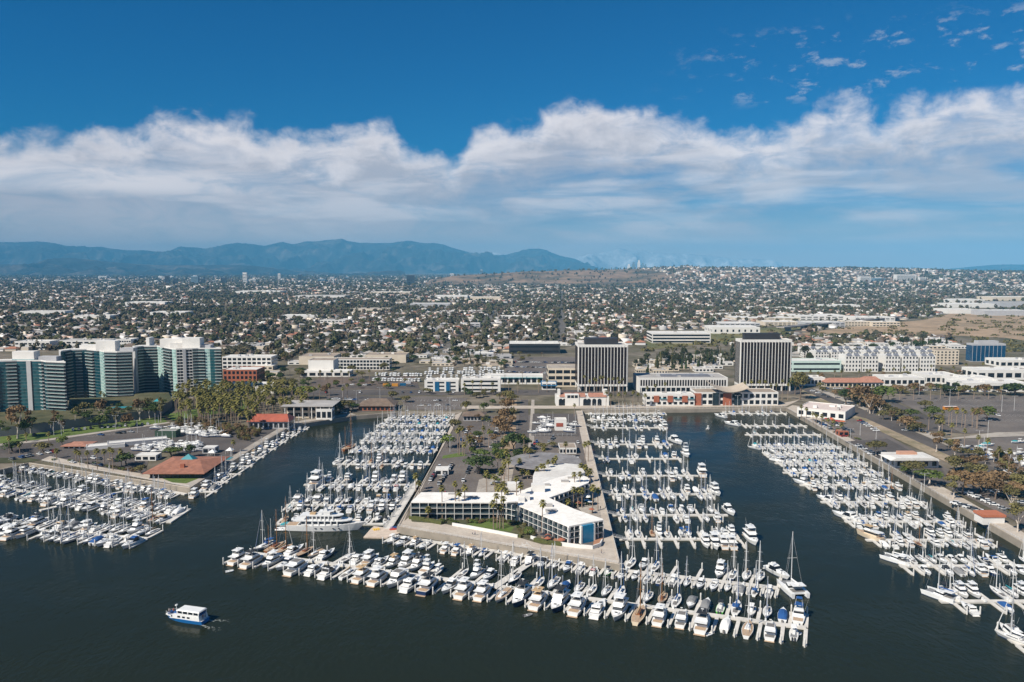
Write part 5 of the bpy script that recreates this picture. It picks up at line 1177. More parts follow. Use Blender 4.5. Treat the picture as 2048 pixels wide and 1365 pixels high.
# ------------------------------------------------------------------ superyacht
def superyacht():
    a, b = G(580, 1060, 0), G(728, 1060, 0); L = (b - a).length * 1.08; c = (a + b) / 2
    e = empty('superyacht', (c.x, c.y, 0), -R(90) - R(2)); tag(e, 'long white three-deck superyacht moored broadside in the west basin', 'superyacht')
    Bm = L * .19; H = L * .072
    mb, ms = hull(L, Bm, H, WHITE, DECK, .8, .55, .11, mat('grey_boot_stripe', (.2, .2, .22), .5, .1), .9); mb.build('hull', ms, e)
    def tier(nm, y0, y1, w0, w1, z0, z1, rf, rb, deck_over, fr=8):
        q = MB()
        pts = []
        for s in range(-4, 5): t = s / 4; pts.append((w1 * t, y1 - abs(t) ** 2.4 * (y1 - y0) * .16))
        pts = [(-w0, y0), ] + pts + [(w0, y0)]
        q.prism([(x, y) for x, y in pts], z0, z1); q.build(nm, WHITE, e)
        q = MB(); q.prism([(x * 1.015 + (.03 if x > 0 else -.03), y + .06) for x, y in pts], z0 + (z1 - z0) * .42, z0 + (z1 - z0) * .80); q.build('window', GLASS, e)
        for i in range(6): mb = MB(); yy = y0 + (y1 - y0) * (.10 + .13 * i); mb.box(0, yy, z0 + .1, w0 * 2.08, .55, z1 - z0 - .1); mb.build('mullion', WHITE, e)
        q = MB(); o = deck_over; q.prism([(-w0 * 1.12, y0 - o)] + [(x * 1.12, y + (.9 if abs(x) < w1 else .3)) for x, y in pts[1:-1]] + [(w0 * 1.12, y0 - o)], z1, z1 + .28); q.build('deck', WHITE, e)
    z = H * 1.08
    tier('main_saloon', -L * .30, L * .30, Bm * .44, Bm * .38, z, z + 2.0, 2, 0, L * .10)
    z2 = z + 2.28; tier('upper_saloon', -L * .20, L * .19, Bm * .36, Bm * .30, z2, z2 + 1.9, 2, 0, L * .12)
    z3 = z2 + 2.18; tier('wheelhouse', -L * .03, L * .07, Bm * .24, Bm * .20, z3, z3 + 1.4, 1, 0, L * .06)
    z4 = z3 + 1.7
    mb = MB(); mb.hexa(-1.4, .6, 1.6, 1.0, z4, z4 + 2.2, .6, .6, .5); mb.tube((0, -.4, z4 + 2), (0, -.6, z4 + 4.6), .22, .1); mb.box(0, -.4, z4 + 2.6, 3.2, .4, .25); mb.build('radar_mast', WHITE, e)
    for x in (-.9, .9): mb = MB(); mb.tube((x, -.5, z4 + 2.4), (x, -.5, z4 + 2.9), .5, .45, 8); mb.tube((x, -.5, z4 + 2.9), (x, -.5, z4 + 3.3), .45, .1, 8); mb.build('radar_dome', WHITE, e)
    mb = MB(); mb.box(0, -L * .43, H * 1.02, Bm * .7, L * .12, .08); mb.build('aft_deck', TEAK, e)
    mb = MB(); mb.box(0, -L * .17, z3 + .02, Bm * .3, 2.6, .7); mb.build('deck_lounger', TAN, e)
    for i, y in enumerate((-.12, -.05, .10, .17)):
        for s in (-1, 1): mb = MB(); mb.box(0, 0, 0, .15, .9, .35); mb.build('porthole', GLASS, e, (s * wd(L, Bm, y * L, .8) * .97, y * L, H * .55))
    p = G(566, 1061, 0); boat('DW', p.x, p.y, R(90), 7, 'white tender trailing behind the stern of the superyacht', 'boats in the marina')
    p = G(578, 1053, 0); boat('CT', p.x, p.y, R(82), 8, 'slim boat with turquoise cover beside the stern of the superyacht', 'boats in the marina')
superyacht()

# ------------------------------------------------------------------ blue and white ferry with its wake
def ferry():
    a, b = G(332, 1235, 0), G(411, 1246, 0); d = a - b; L = d.length; c = (a + b) / 2
    e = empty('ferry', (c.x, c.y, 0), math.atan2(d.y, d.x) - R(90)); tag(e, 'blue and white harbour ferry crossing the open channel', 'ferry')
    Bm = L * .30; H = L * .096; global FERRY; FERRY = (L, H); SKY = mat('ferry_blue', (.012, .15, .42), .4, .06)
    mb, ms = hull(L, Bm, H * .82, SKY, DECK, .95, .1, .07, SKY, .92); mb.build('hull', ms, e)
    mb = MB(); mb.hexa(-L * .46, L * .30, Bm * .485, Bm * .46, H * .82, H * 1.75, L * .10, L * .02, .1); mb.hexa(L * .2, L * .485, Bm * .42, Bm * .08, H * .83, H * 1.12, .2, 0, .05); mb.build('lower_cabin', WHITE, e)
    mb = MB(); mb.hexa(-L * .44, L * .12, Bm * .45, Bm * .45, H * 1.75, H * 2.05, .3, .2, .06); mb.build('upper_bulwark', WHITE, e)
    mb = MB(); mb.hexa(-L * .43, L * .10, Bm * .425, Bm * .425, H * 2.05, H * 2.65, .3, .2, .06); mb.build('upper_glazing', GLASS, e)
    mb = MB(); mb.box(0, 0, 0, .25, .35, H * .66); wp = mb.mesh('window_post', [WHITE])
    for i in range(5):
        for s in (-1, 1): obj('window_post', wp, e, (s * Bm * .425, -L * .43 + L * .53 * i / 4, H * 2.03))
    mb = MB(); mb.hexa(-L * .45, L * .13, Bm * .46, Bm * .46, H * 2.66, H * 2.86, .5, .3, .3); mb.build('roof', WHITE, e)
    w = MB(); w.box(0, 0, 0, .14, L * .065, H * .36); wm = w.mesh('window', [GLASS])
    for s in (-1, 1):
        for t in (-.18, -.06, .06): obj('window', wm, e, (s * Bm * .465, L * t, H * 1.15))
        for t in (-.40, .24): obj('porthole', wm, e, (s * Bm * .445, L * t, H * 1.1), 0, (1, .5, .9))
    mb = MB(); mb.tube((0, L * .22, H * 1.3), (0, L * .22, H * 3.1), .12, .09); mb.box(0, L * .22, H * 3.1, .8, .5, .4); mb.build('radar_mast', WHITE, e)
    mb = MB(); mb.hexa(L * .15, L * .25, Bm * .3, Bm * .25, H * 1.75, H * 2.0, .3, 0, .1); mb.build('helm_cover', BLUE, e)
    for s in (-1, 1):
        mb = MB()
        for i in range(8): t = i / 7; y = L * (.22 + .24 * t); x = s * Bm * (.42 - .30 * t * t); mb.tube((x, y, H * 1.1), (x, y, H * 1.1 + 1.0), .03, .03, 4)
        for i in range(7): t = i / 7; t2 = (i + 1) / 7; mb.tube((s * Bm * (.42 - .30 * t * t), L * (.22 + .24 * t), H * 1.1 + 1), (s * Bm * (.42 - .30 * t2 * t2), L * (.22 + .24 * t2), H * 1.1 + 1), .035, .035, 4)
        mb.build('railing', ALU, e)
    mb = MB(); mb.box(0, L * .37, H * 1.1, Bm * .4, L * .05, .7); mb.box(0, -L * .42, H * 1.75, Bm * .7, .5, .9); mb.build('bench', BLUE, e)
    r = random.Random(3)
    # two threads of foam astern
    mb = MB(); u = -d.normalized(); n = Vector((-u.y, u.x, 0))
    for s in (-1, 1):
        for k in range(34):
            t = k / 34; q = b + u * (t * L * .55) + n * (s * (Bm * .42 + t * 1.6) + r.gauss(0, .25 + t * .5)); z = .03 + .002 * k; ln = r.uniform(.2, .8) * (1 - t * .8); wdt = ln * .3
            mb.add([(q.x - u.x * ln - n.x * wdt * .3, q.y - u.y * ln - n.y * wdt * .3, z), (q.x + n.x * wdt, q.y + n.y * wdt, z), (q.x + u.x * ln, q.y + u.y * ln, z), (q.x - n.x * wdt, q.y - n.y * wdt, z)], [(0, 3, 2, 1)])
    o = mb.build('wake_foam', mat('foam', (.34, .36, .34), .9, .1)); o['kind'] = 'stuff'; o['label'] = 'thin trails of foam behind the ferry'
ferry()
for u, v, lab in ((459, 1144, 'small white dinghy off the westernmost yacht of the outer front dock'), (1056, 1232, 'grey dinghy behind the dark yacht on the outer front dock'), (1418, 1270, 'white dinghy between covered boats at the outer front dock'), (1596, 1270, 'white dinghy at the last finger of the outer front dock')):
    p = G(u, v, 0); boat('D' if 'grey' in lab else 'DW', p.x, p.y, R(60), 3.4, lab, 'boats in the marina')
# ------------------------------------------------------------------ trees
def leafmat(name, rgb, var=.35):
    m = mat(name, rgb, 0.85, var, 0.55, spec=.2, objvar=.28); return m
LEAF = {'dark': leafmat('leaf_dark_green', (0.048, 0.070, 0.022)), 'mid': leafmat('leaf_green', (0.083, 0.109, 0.027)), 'olive': leafmat('leaf_olive', (0.128, 0.112, 0.043)),
        'dry': leafmat('leaf_brownish', (0.173, 0.112, 0.057)), 'bright': leafmat('leaf_bright', (0.112, 0.147, 0.030)), 'palm': leafmat('frond_green', (.150, .135, .036)), 'palmdry': leafmat('frond_dry', (0.300, 0.196, 0.081)), 'ever': leafmat('leaf_evergreen', (0.045, 0.050, 0.022))}
BARK = mat('bark_grey_brown', (.16, .12, .09), .9, .25, 1); PALE = mat('bark_pale', (.52, .45, .38), .9, .2, 1); PTRUNK = mat('palm_trunk', (.27, .20, .15), .9, .2, 1)
def crown_mesh(name, seed, lobes, nq, size, m, flat=1.0):
    """foliage as many small leaf sprays scattered through several lobes, with gaps"""
    r = np.random.default_rng(seed); V = []; tot = sum(l[3] ** 2 for l in lobes)
    for (x, y, z, rad, zs) in lobes:
        n = int(nq * rad ** 2 / tot); d = r.normal(size=(n, 3)); d /= np.linalg.norm(d, axis=1)[:, None]
        d[:, 2] = np.where(d[:, 2] < -.35, -d[:, 2], d[:, 2])
        rr = rad * (r.uniform(.25, 1, n) ** .4)[:, None] * r.uniform(.85, 1.12, (n, 1)); c = d * rr * np.array([1, 1, zs]) + np.array([x, y, z])
        nn = d + r.normal(scale=.55, size=(n, 3)); nn /= np.linalg.norm(nn, axis=1)[:, None]
        t = np.cross(nn, r.normal(size=(n, 3))); t /= np.linalg.norm(t, axis=1)[:, None]; b = np.cross(nn, t); s = size * r.uniform(.6, 1.4, (n, 1))
        V.append(np.stack([c - t * s, c + b * s * .7, c + t * s, c - b * s * .7], 1))
    V = np.concatenate(V).reshape(-1, 3)
    return np_mesh(name, V, np.arange(len(V)).reshape(-1, 4), [m])
def np_mesh(name, V, Fq, mats, mi=None):
    me = bpy.data.meshes.new(name); n = len(Fq); k = Fq.shape[1]
    me.vertices.add(len(V)); me.vertices.foreach_set('co', np.asarray(V, np.float32).ravel())
    me.loops.add(n * k); me.loops.foreach_set('vertex_index', Fq.astype(np.int32).ravel())
    me.polygons.add(n); me.polygons.foreach_set('loop_start', np.arange(n, dtype=np.int32) * k)
    if mi is not None: me.polygons.foreach_set('material_index', mi.astype(np.int32))
    for m in mats: me.materials.append(m)
    me.update(calc_edges=True); me.validate(); return me
def trunk_mesh(h, r0, forks, m, seed=0, fork_at=.45):
    r = random.Random(seed); mb = MB(); base = (0, 0, -.3); f = (r.uniform(-.3, .3), r.uniform(-.3, .3), h * fork_at); mb.tube(base, f, r0, r0 * .7, 6)
    for i in range(forks):
        a = 2 * math.pi * (i + r.random() * .5) / forks; q = (f[0] + math.cos(a) * h * .25, f[1] + math.sin(a) * h * .25, h * r.uniform(.75, .95)); mb.tube(f, q, r0 * .55, r0 * .15, 5)
    return mb.mesh('trunk', [m])
TP = {}
def proto_tree(kind, k):
    """unit trees about 10 m tall"""
    key = (kind, k)
    if key in TP: return TP[key]
    r = random.Random(hash(kind) % 97 + k * 13 if False else sum(map(ord, kind)) + k * 13)
    if kind == 'fan_palm':
        crown = MB(); n = 22
        for i in range(n):
            a = 2.4 * i; el = R(70) - R(125) * (i / n); l = r.uniform(1.15, 1.5); d = Vector((math.cos(a) * math.cos(el), math.sin(a) * math.cos(el), math.sin(el))); s = Vector((-math.sin(a), math.cos(a), 0)) * .42
            p0 = d * .15; p1 = d * l * .6; p2 = d * l + Vector((0, 0, -.25))
            crown.add([p0, p1 - s, p2 - s * .5 + Vector((0, 0, -.12)), p2 + s * .5 + Vector((0, 0, -.12)), p1 + s], [(0, 1, 2, 3, 4)], 0)
        for i in range(8):
            a = 2 * math.pi * i / 8; crown.add([(.16 * math.cos(a), .16 * math.sin(a), -.1), (.42 * math.cos(a - .4), .42 * math.sin(a - .4), -.9), (.42 * math.cos(a + .4), .42 * math.sin(a + .4), -1.0)], [(0, 1, 2)], 1)
        cm = crown.mesh('crown', [LEAF['palm'], LEAF['palmdry']]); t = MB(); t.tube((0, 0, -.05), (.0, 0, 1.0), 1.0, .7, 6); tm = t.mesh('trunk', [PTRUNK])
        TP[key] = (cm, tm); return TP[key]
    if kind == 'date_palm':
        crown = MB(); n = 30
        for i in range(n):
            a = 2.4 * i; el = R(75) - R(105) * (i / n); l = r.uniform(2.6, 3.2); s = Vector((-math.sin(a), math.cos(a), 0)) * .38; prev = Vector((0, 0, 0)); hd = Vector((math.cos(a), math.sin(a), 0)); pts = [prev]
            for q in range(3): e2 = el - q * R(28); prev = prev + (hd * math.cos(e2) + Vector((0, 0, math.sin(e2)))) * l / 3; pts.append(prev)
            crown.add([pts[0], pts[1] - s, pts[2] - s, pts[3], pts[2] + s, pts[1] + s], [(0, 1, 5), (1, 2, 4, 5), (2, 3, 4)], 0)
        cm = crown.mesh('crown', [LEAF['palm']]); t = MB(); t.tube((0, 0, -.05), (0, 0, 1), 1.3, 1.0, 7); TP[key] = (cm, t.mesh('trunk', [PTRUNK])); return TP[key]
    lobes = []
    if kind.startswith('broadleaf'):
        for i in range(7): a = r.uniform(0, 6.28); q = r.uniform(1.2, 3.0); lobes.append((math.cos(a) * q, math.sin(a) * q, r.uniform(4.6, 7.2), r.uniform(1.9, 2.8), .8))
        lobes.append((0, 0, 7.0, 2.8, .9)); nq, sz, tk = 520, .55, trunk_mesh(6.5, .38, 3, BARK, k)
    elif kind == 'umbrella_tree':
        for i in range(8): a = 2 * math.pi * i / 8 + r.uniform(-.3, .3); q = r.uniform(2.5, 4.0); lobes.append((math.cos(a) * q, math.sin(a) * q, r.uniform(6.6, 7.6), r.uniform(1.8, 2.4), .55))
        lobes.append((0, 0, 7.9, 3.2, .5)); nq, sz, tk = 560, .55, trunk_mesh(7, .4, 4, PALE, k, .5)
    elif kind == 'eucalyptus':
        for i in range(8): a = r.uniform(0, 6.28); q = r.uniform(.6, 2.8); lobes.append((math.cos(a) * q, math.sin(a) * q, r.uniform(4.8, 9.3), r.uniform(1.2, 2.0), .85))
        nq, sz, tk = 430, .45, trunk_mesh(9, .32, 4, PALE, k, .32)
    elif kind == 'cypress':
        for i in range(6): lobes.append((r.uniform(-.25, .25), r.uniform(-.25, .25), 1.6 + i * 1.45, 1.55 - i * .18, 1.15))
        nq, sz, tk = 330, .42, trunk_mesh(4, .3, 1, BARK, k, .6)
    else:  # shrub
        for i in range(5): a = r.uniform(0, 6.28); lobes.append((math.cos(a) * 2.2, math.sin(a) * 2.2, r.uniform(2, 4.5), r.uniform(2, 3), .9))
        nq, sz, tk = 260, .7, trunk_mesh(3, .3, 3, BARK, k)
    col = kind.split('_')[-1] if kind.startswith('broadleaf') else None
    TP[key] = (lobes, nq, sz, tk, {}); return TP[key]
def tree(kind, x, y, h, w, label, group=None, leaf='mid', rot=None, z=LZ, k=None):
    """KIND fixes the crown's build; H, W: height and crown width in metres"""
    k = rnd.randrange(3) if k is None else k; pt = proto_tree(kind, k); lobes, nq, sz, tk, cr = pt
    if leaf not in cr: cr[leaf] = crown_mesh('crown', k * 7 + len(kind), lobes, nq, sz, LEAF[leaf])
    nm = {'broadleaf': 'broadleaf_tree', 'cypress': 'evergreen_tree', 'eucalyptus': 'eucalyptus_tree', 'umbrella_tree': 'umbrella_tree'}.get(kind, kind)
    e = empty(nm, (x, y, z), rnd.uniform(0, 6.28) if rot is None else rot); e.scale = (w / 8.5, w / 8.5, h / 9.6)
    obj('trunk', tk, e); obj('crown', cr[leaf], e)
    return tag(e, label, 'tree', group)
def palm(x, y, h, label, group='tall fan palms', kind='fan_palm', k=None, s=None, z=LZ):
    cm, tm = proto_tree(kind, rnd.randrange(3) if k is None else k); e = empty('fan_palm' if kind == 'fan_palm' else 'date_palm', (x, y, z), rnd.uniform(0, 6.28))
    s = s or rnd.uniform(.95, 1.25); r = .26 if kind == 'fan_palm' else .42; lean = rnd.gauss(0, .018), rnd.gauss(0, .018)
    t = obj('trunk', tm, e, (0, 0, 0), 0, (r, r, h)); t.rotation_euler = (lean[0], lean[1], 0)
    c = obj('crown', cm, e, (math.sin(lean[1]) * h, -math.sin(lean[0]) * h, h), rnd.uniform(0, 6.28), (s * 1.25, s * 1.25, s * 1.25))
    return tag(e, label, 'palm tree', group)
# palms round the hotel: crown (u, v) and foot row, read in the hotel close-up
HP = [(118, 632, 745), (143, 685, 760), (208, 880, 965), (312, 725, 955), (410, 690, 950), (437, 755, 950), (478, 720, 950), (640, 610, 760), (700, 640, 765), (745, 590, 745), (722, 480, 600), (757, 370, 460), (780, 450, 640), (748, 715, 1010), (690, 835, 1035), (735, 860, 1025), (762, 800, 1025), (860, 650, 905), (890, 700, 905), (718, 780, 1020), (905, 600, 650), (940, 610, 660),
      (915, 340, 520), (925, 420, 540), (955, 440, 565), (1010, 580, 690), (1040, 560, 690), (1062, 560, 690), (1092, 530, 660), (1130, 520, 640), (1152, 500, 640), (1045, 835, 1062), (1222, 395, 505), (1365, 400, 530), (1388, 388, 530), (1332, 560, 660), (1362, 570, 690), (1290, 620, 800), (1327, 620, 800), (1388, 610, 770), (1402, 600, 745), (1280, 730, 870), (1310, 740, 870), (1342, 740, 870), (1420, 720, 905), (1460, 740, 890), (1235, 820, 880),
      (440, 280, 480), (462, 280, 480), (430, 300, 480), (475, 400, 490), (655, 300, 430), (620, 280, 400), (1285, 110, 200), (490, 110, 170), (770, 560, 700), (800, 520, 680), (765, 690, 850), (715, 720, 870), (780, 740, 900), (880, 520, 610), (1060, 430, 480), (610, 210, 320), (765, 530, 660)]
HPL = ['on the paved walk beside the pontoon bridge', 'in the car park behind the hotel', 'in front of the western hotel wing', 'on the lawn by the hotel', 'in the hotel forecourt', 'beside the curved hotel lobby', 'in the pool court of the hotel', 'along the promenade east of the hotel', 'in the mole car park']
cnt = {}
for zx, zc, zb in HP:
    u, vc, vb = 800 + zx * .2711, 780 + zc * .2711, 780 + zb * .2711; p = G(u, vb); h = ZAT(u, vc, p.y) - LZ
    w = 0 if zx < 150 and zb > 700 else 2 if zb > 900 and zx < 500 else 3 if zb > 1000 and zx < 1100 else 6 if zx > 1225 and 560 < zb and zx < 1480 and zb > 740 else 7 if zx > 1280 else 5 if zx > 990 and zb > 600 else 4 if 690 < zx < 1000 and zb > 440 else 1 if zb > 700 else 8
    i = cnt.get(w, 0); cnt[w] = i + 1
    palm(p.x, p.y, max(h, 3.5), f'tall fan palm {HPL[w]}, {ordw(i)} of that group', k=None)
p = G(800 + 520 * .2711, 780 + 432 * .2711); palm(p.x, p.y, 6, 'broad feathery date palm in the mole car park by the round-topped trees', None, 'date_palm')
# west mole palms (close-up of the west mole, 4x)
WPm = [(75, 945, 1075), (160, 1000, 1075), (212, 915, 980), (390, 910, 985), (452, 1045, 1110), (610, 1050, 1130), (640, 1062, 1165), (705, 1060, 1190), (780, 1045, 1205), (880, 1035, 1185), (905, 1042, 1205), (972, 1050, 1175), (835, 1050, 1150), (1870, 975, 1060), (1430, 590, 800), (810, 580, 650), (835, 600, 660)]
for i, (zx, zc, zb) in enumerate(WPm):
    u, vc, vb = zx / 4, 640 + zc / 4, 640 + zb / 4; p = G(u, vb); palm(p.x, p.y, max(ZAT(u, vc, p.y) - LZ, 4), f'tall fan palm on the west mole, {ordw(i)} counted from the shore side')
# dense palm grove beside the towers
gr = [(345, 838), (400, 850), (500, 872), (525, 842), (640, 826), (600, 800), (500, 792), (345, 800)]
k = 0
while k < 115:
    u, v = rnd.uniform(345, 560), rnd.uniform(792, 870)
    if not inpoly(np.array([u]), np.array([v]), gr)[0]: continue
    p = G(u, v); palm(p.x, p.y, rnd.uniform(10, 17.5), 'slender fan palm packed into the dense grove beside the glass towers', 'fan palms of the dense grove', s=rnd.uniform(1.4, 1.8)); k += 1
def thicket():
    """the rest of the grove, further in, as one mass"""
    mb = MB(); k = 0; cm, tm = proto_tree('fan_palm', 0); cv = [Vector(v.co) for v in cm.vertices]; cf = [tuple(p.vertices) for p in cm.polygons]; ci = [p.material_index for p in cm.polygons]
    while k < 130:
        u, v = rnd.uniform(345, 620), rnd.uniform(792, 850)
        if not inpoly(np.array([u]), np.array([v]), gr)[0]: continue
        p = G(u, v); h = rnd.uniform(10, 17); s_ = rnd.uniform(1.6, 2.2); a = rnd.uniform(0, 6.28); k += 1; o = len(mb.v)
        mb.v += [(p.x + (q.x * math.cos(a) - q.y * math.sin(a)) * s_, p.y + (q.x * math.sin(a) + q.y * math.cos(a)) * s_, LZ + h + q.z * s_) for q in cv]; mb.f += [tuple(i + o for i in f) for f in cf]; mb.m += ci
        mb.tube((p.x, p.y, LZ), (p.x, p.y, LZ + h), .26, .18, 5, 2)
    o = mb.build('palm_thicket', [LEAF['palm'], LEAF['palmdry'], PTRUNK]); o['kind'] = 'stuff'; o['label'] = 'dense inner thicket of the palm grove beside the glass towers'
thicket()
# palms along roads and in front of buildings
def palm_row(a, b, n, h, where, jit=3):
    for i in range(n):
        t = i / max(1, n - 1); u, v = lerp(a, b, t); p = G(u + rnd.uniform(-jit, jit), v + rnd.uniform(-1, 1)); palm(p.x, p.y, h * rnd.uniform(.85, 1.15), f'fan palm {where}, {ordw(i)} from the west')
palm_row((1172, 796), (1246, 796), 11, 17, 'before the first striped tower'); palm_row((1490, 800), (1578, 800), 8, 16, 'before the second striped tower')
palm_row((1210, 816), (1290, 814), 7, 12, 'on the promenade by the arcade restaurant'); palm_row((1295, 800), (1330, 790), 3, 11, 'behind the orange panelled shop row')
palm_row((1600, 838), (1680, 872), 8, 9, 'along the east promenade'); palm_row((1690, 800), (2000, 800), 12, 11, 'along the boulevard beside the empty lot', 10)
palm_row((1860, 862), (2040, 960), 9, 13, 'on the median of the diagonal road', 6); palm_row((1885, 852), (1960, 858), 9, 12, 'at the lower edge of the empty lot', 6); palm_row((1590, 765), (1960, 748), 16, 10, 'before the shopping centre', 10)
palm_row((920, 790), (1090, 786), 8, 11, 'on the road at the head of the basin', 12); palm_row((640, 758), (760, 762), 7, 9, 'in front of the grid-fronted hotel', 6); palm_row((580, 800), (700, 800), 7, 12, 'around the grey-roofed club house', 8); palm_row((450, 792), (560, 790), 8, 11, 'behind the palm grove', 8)
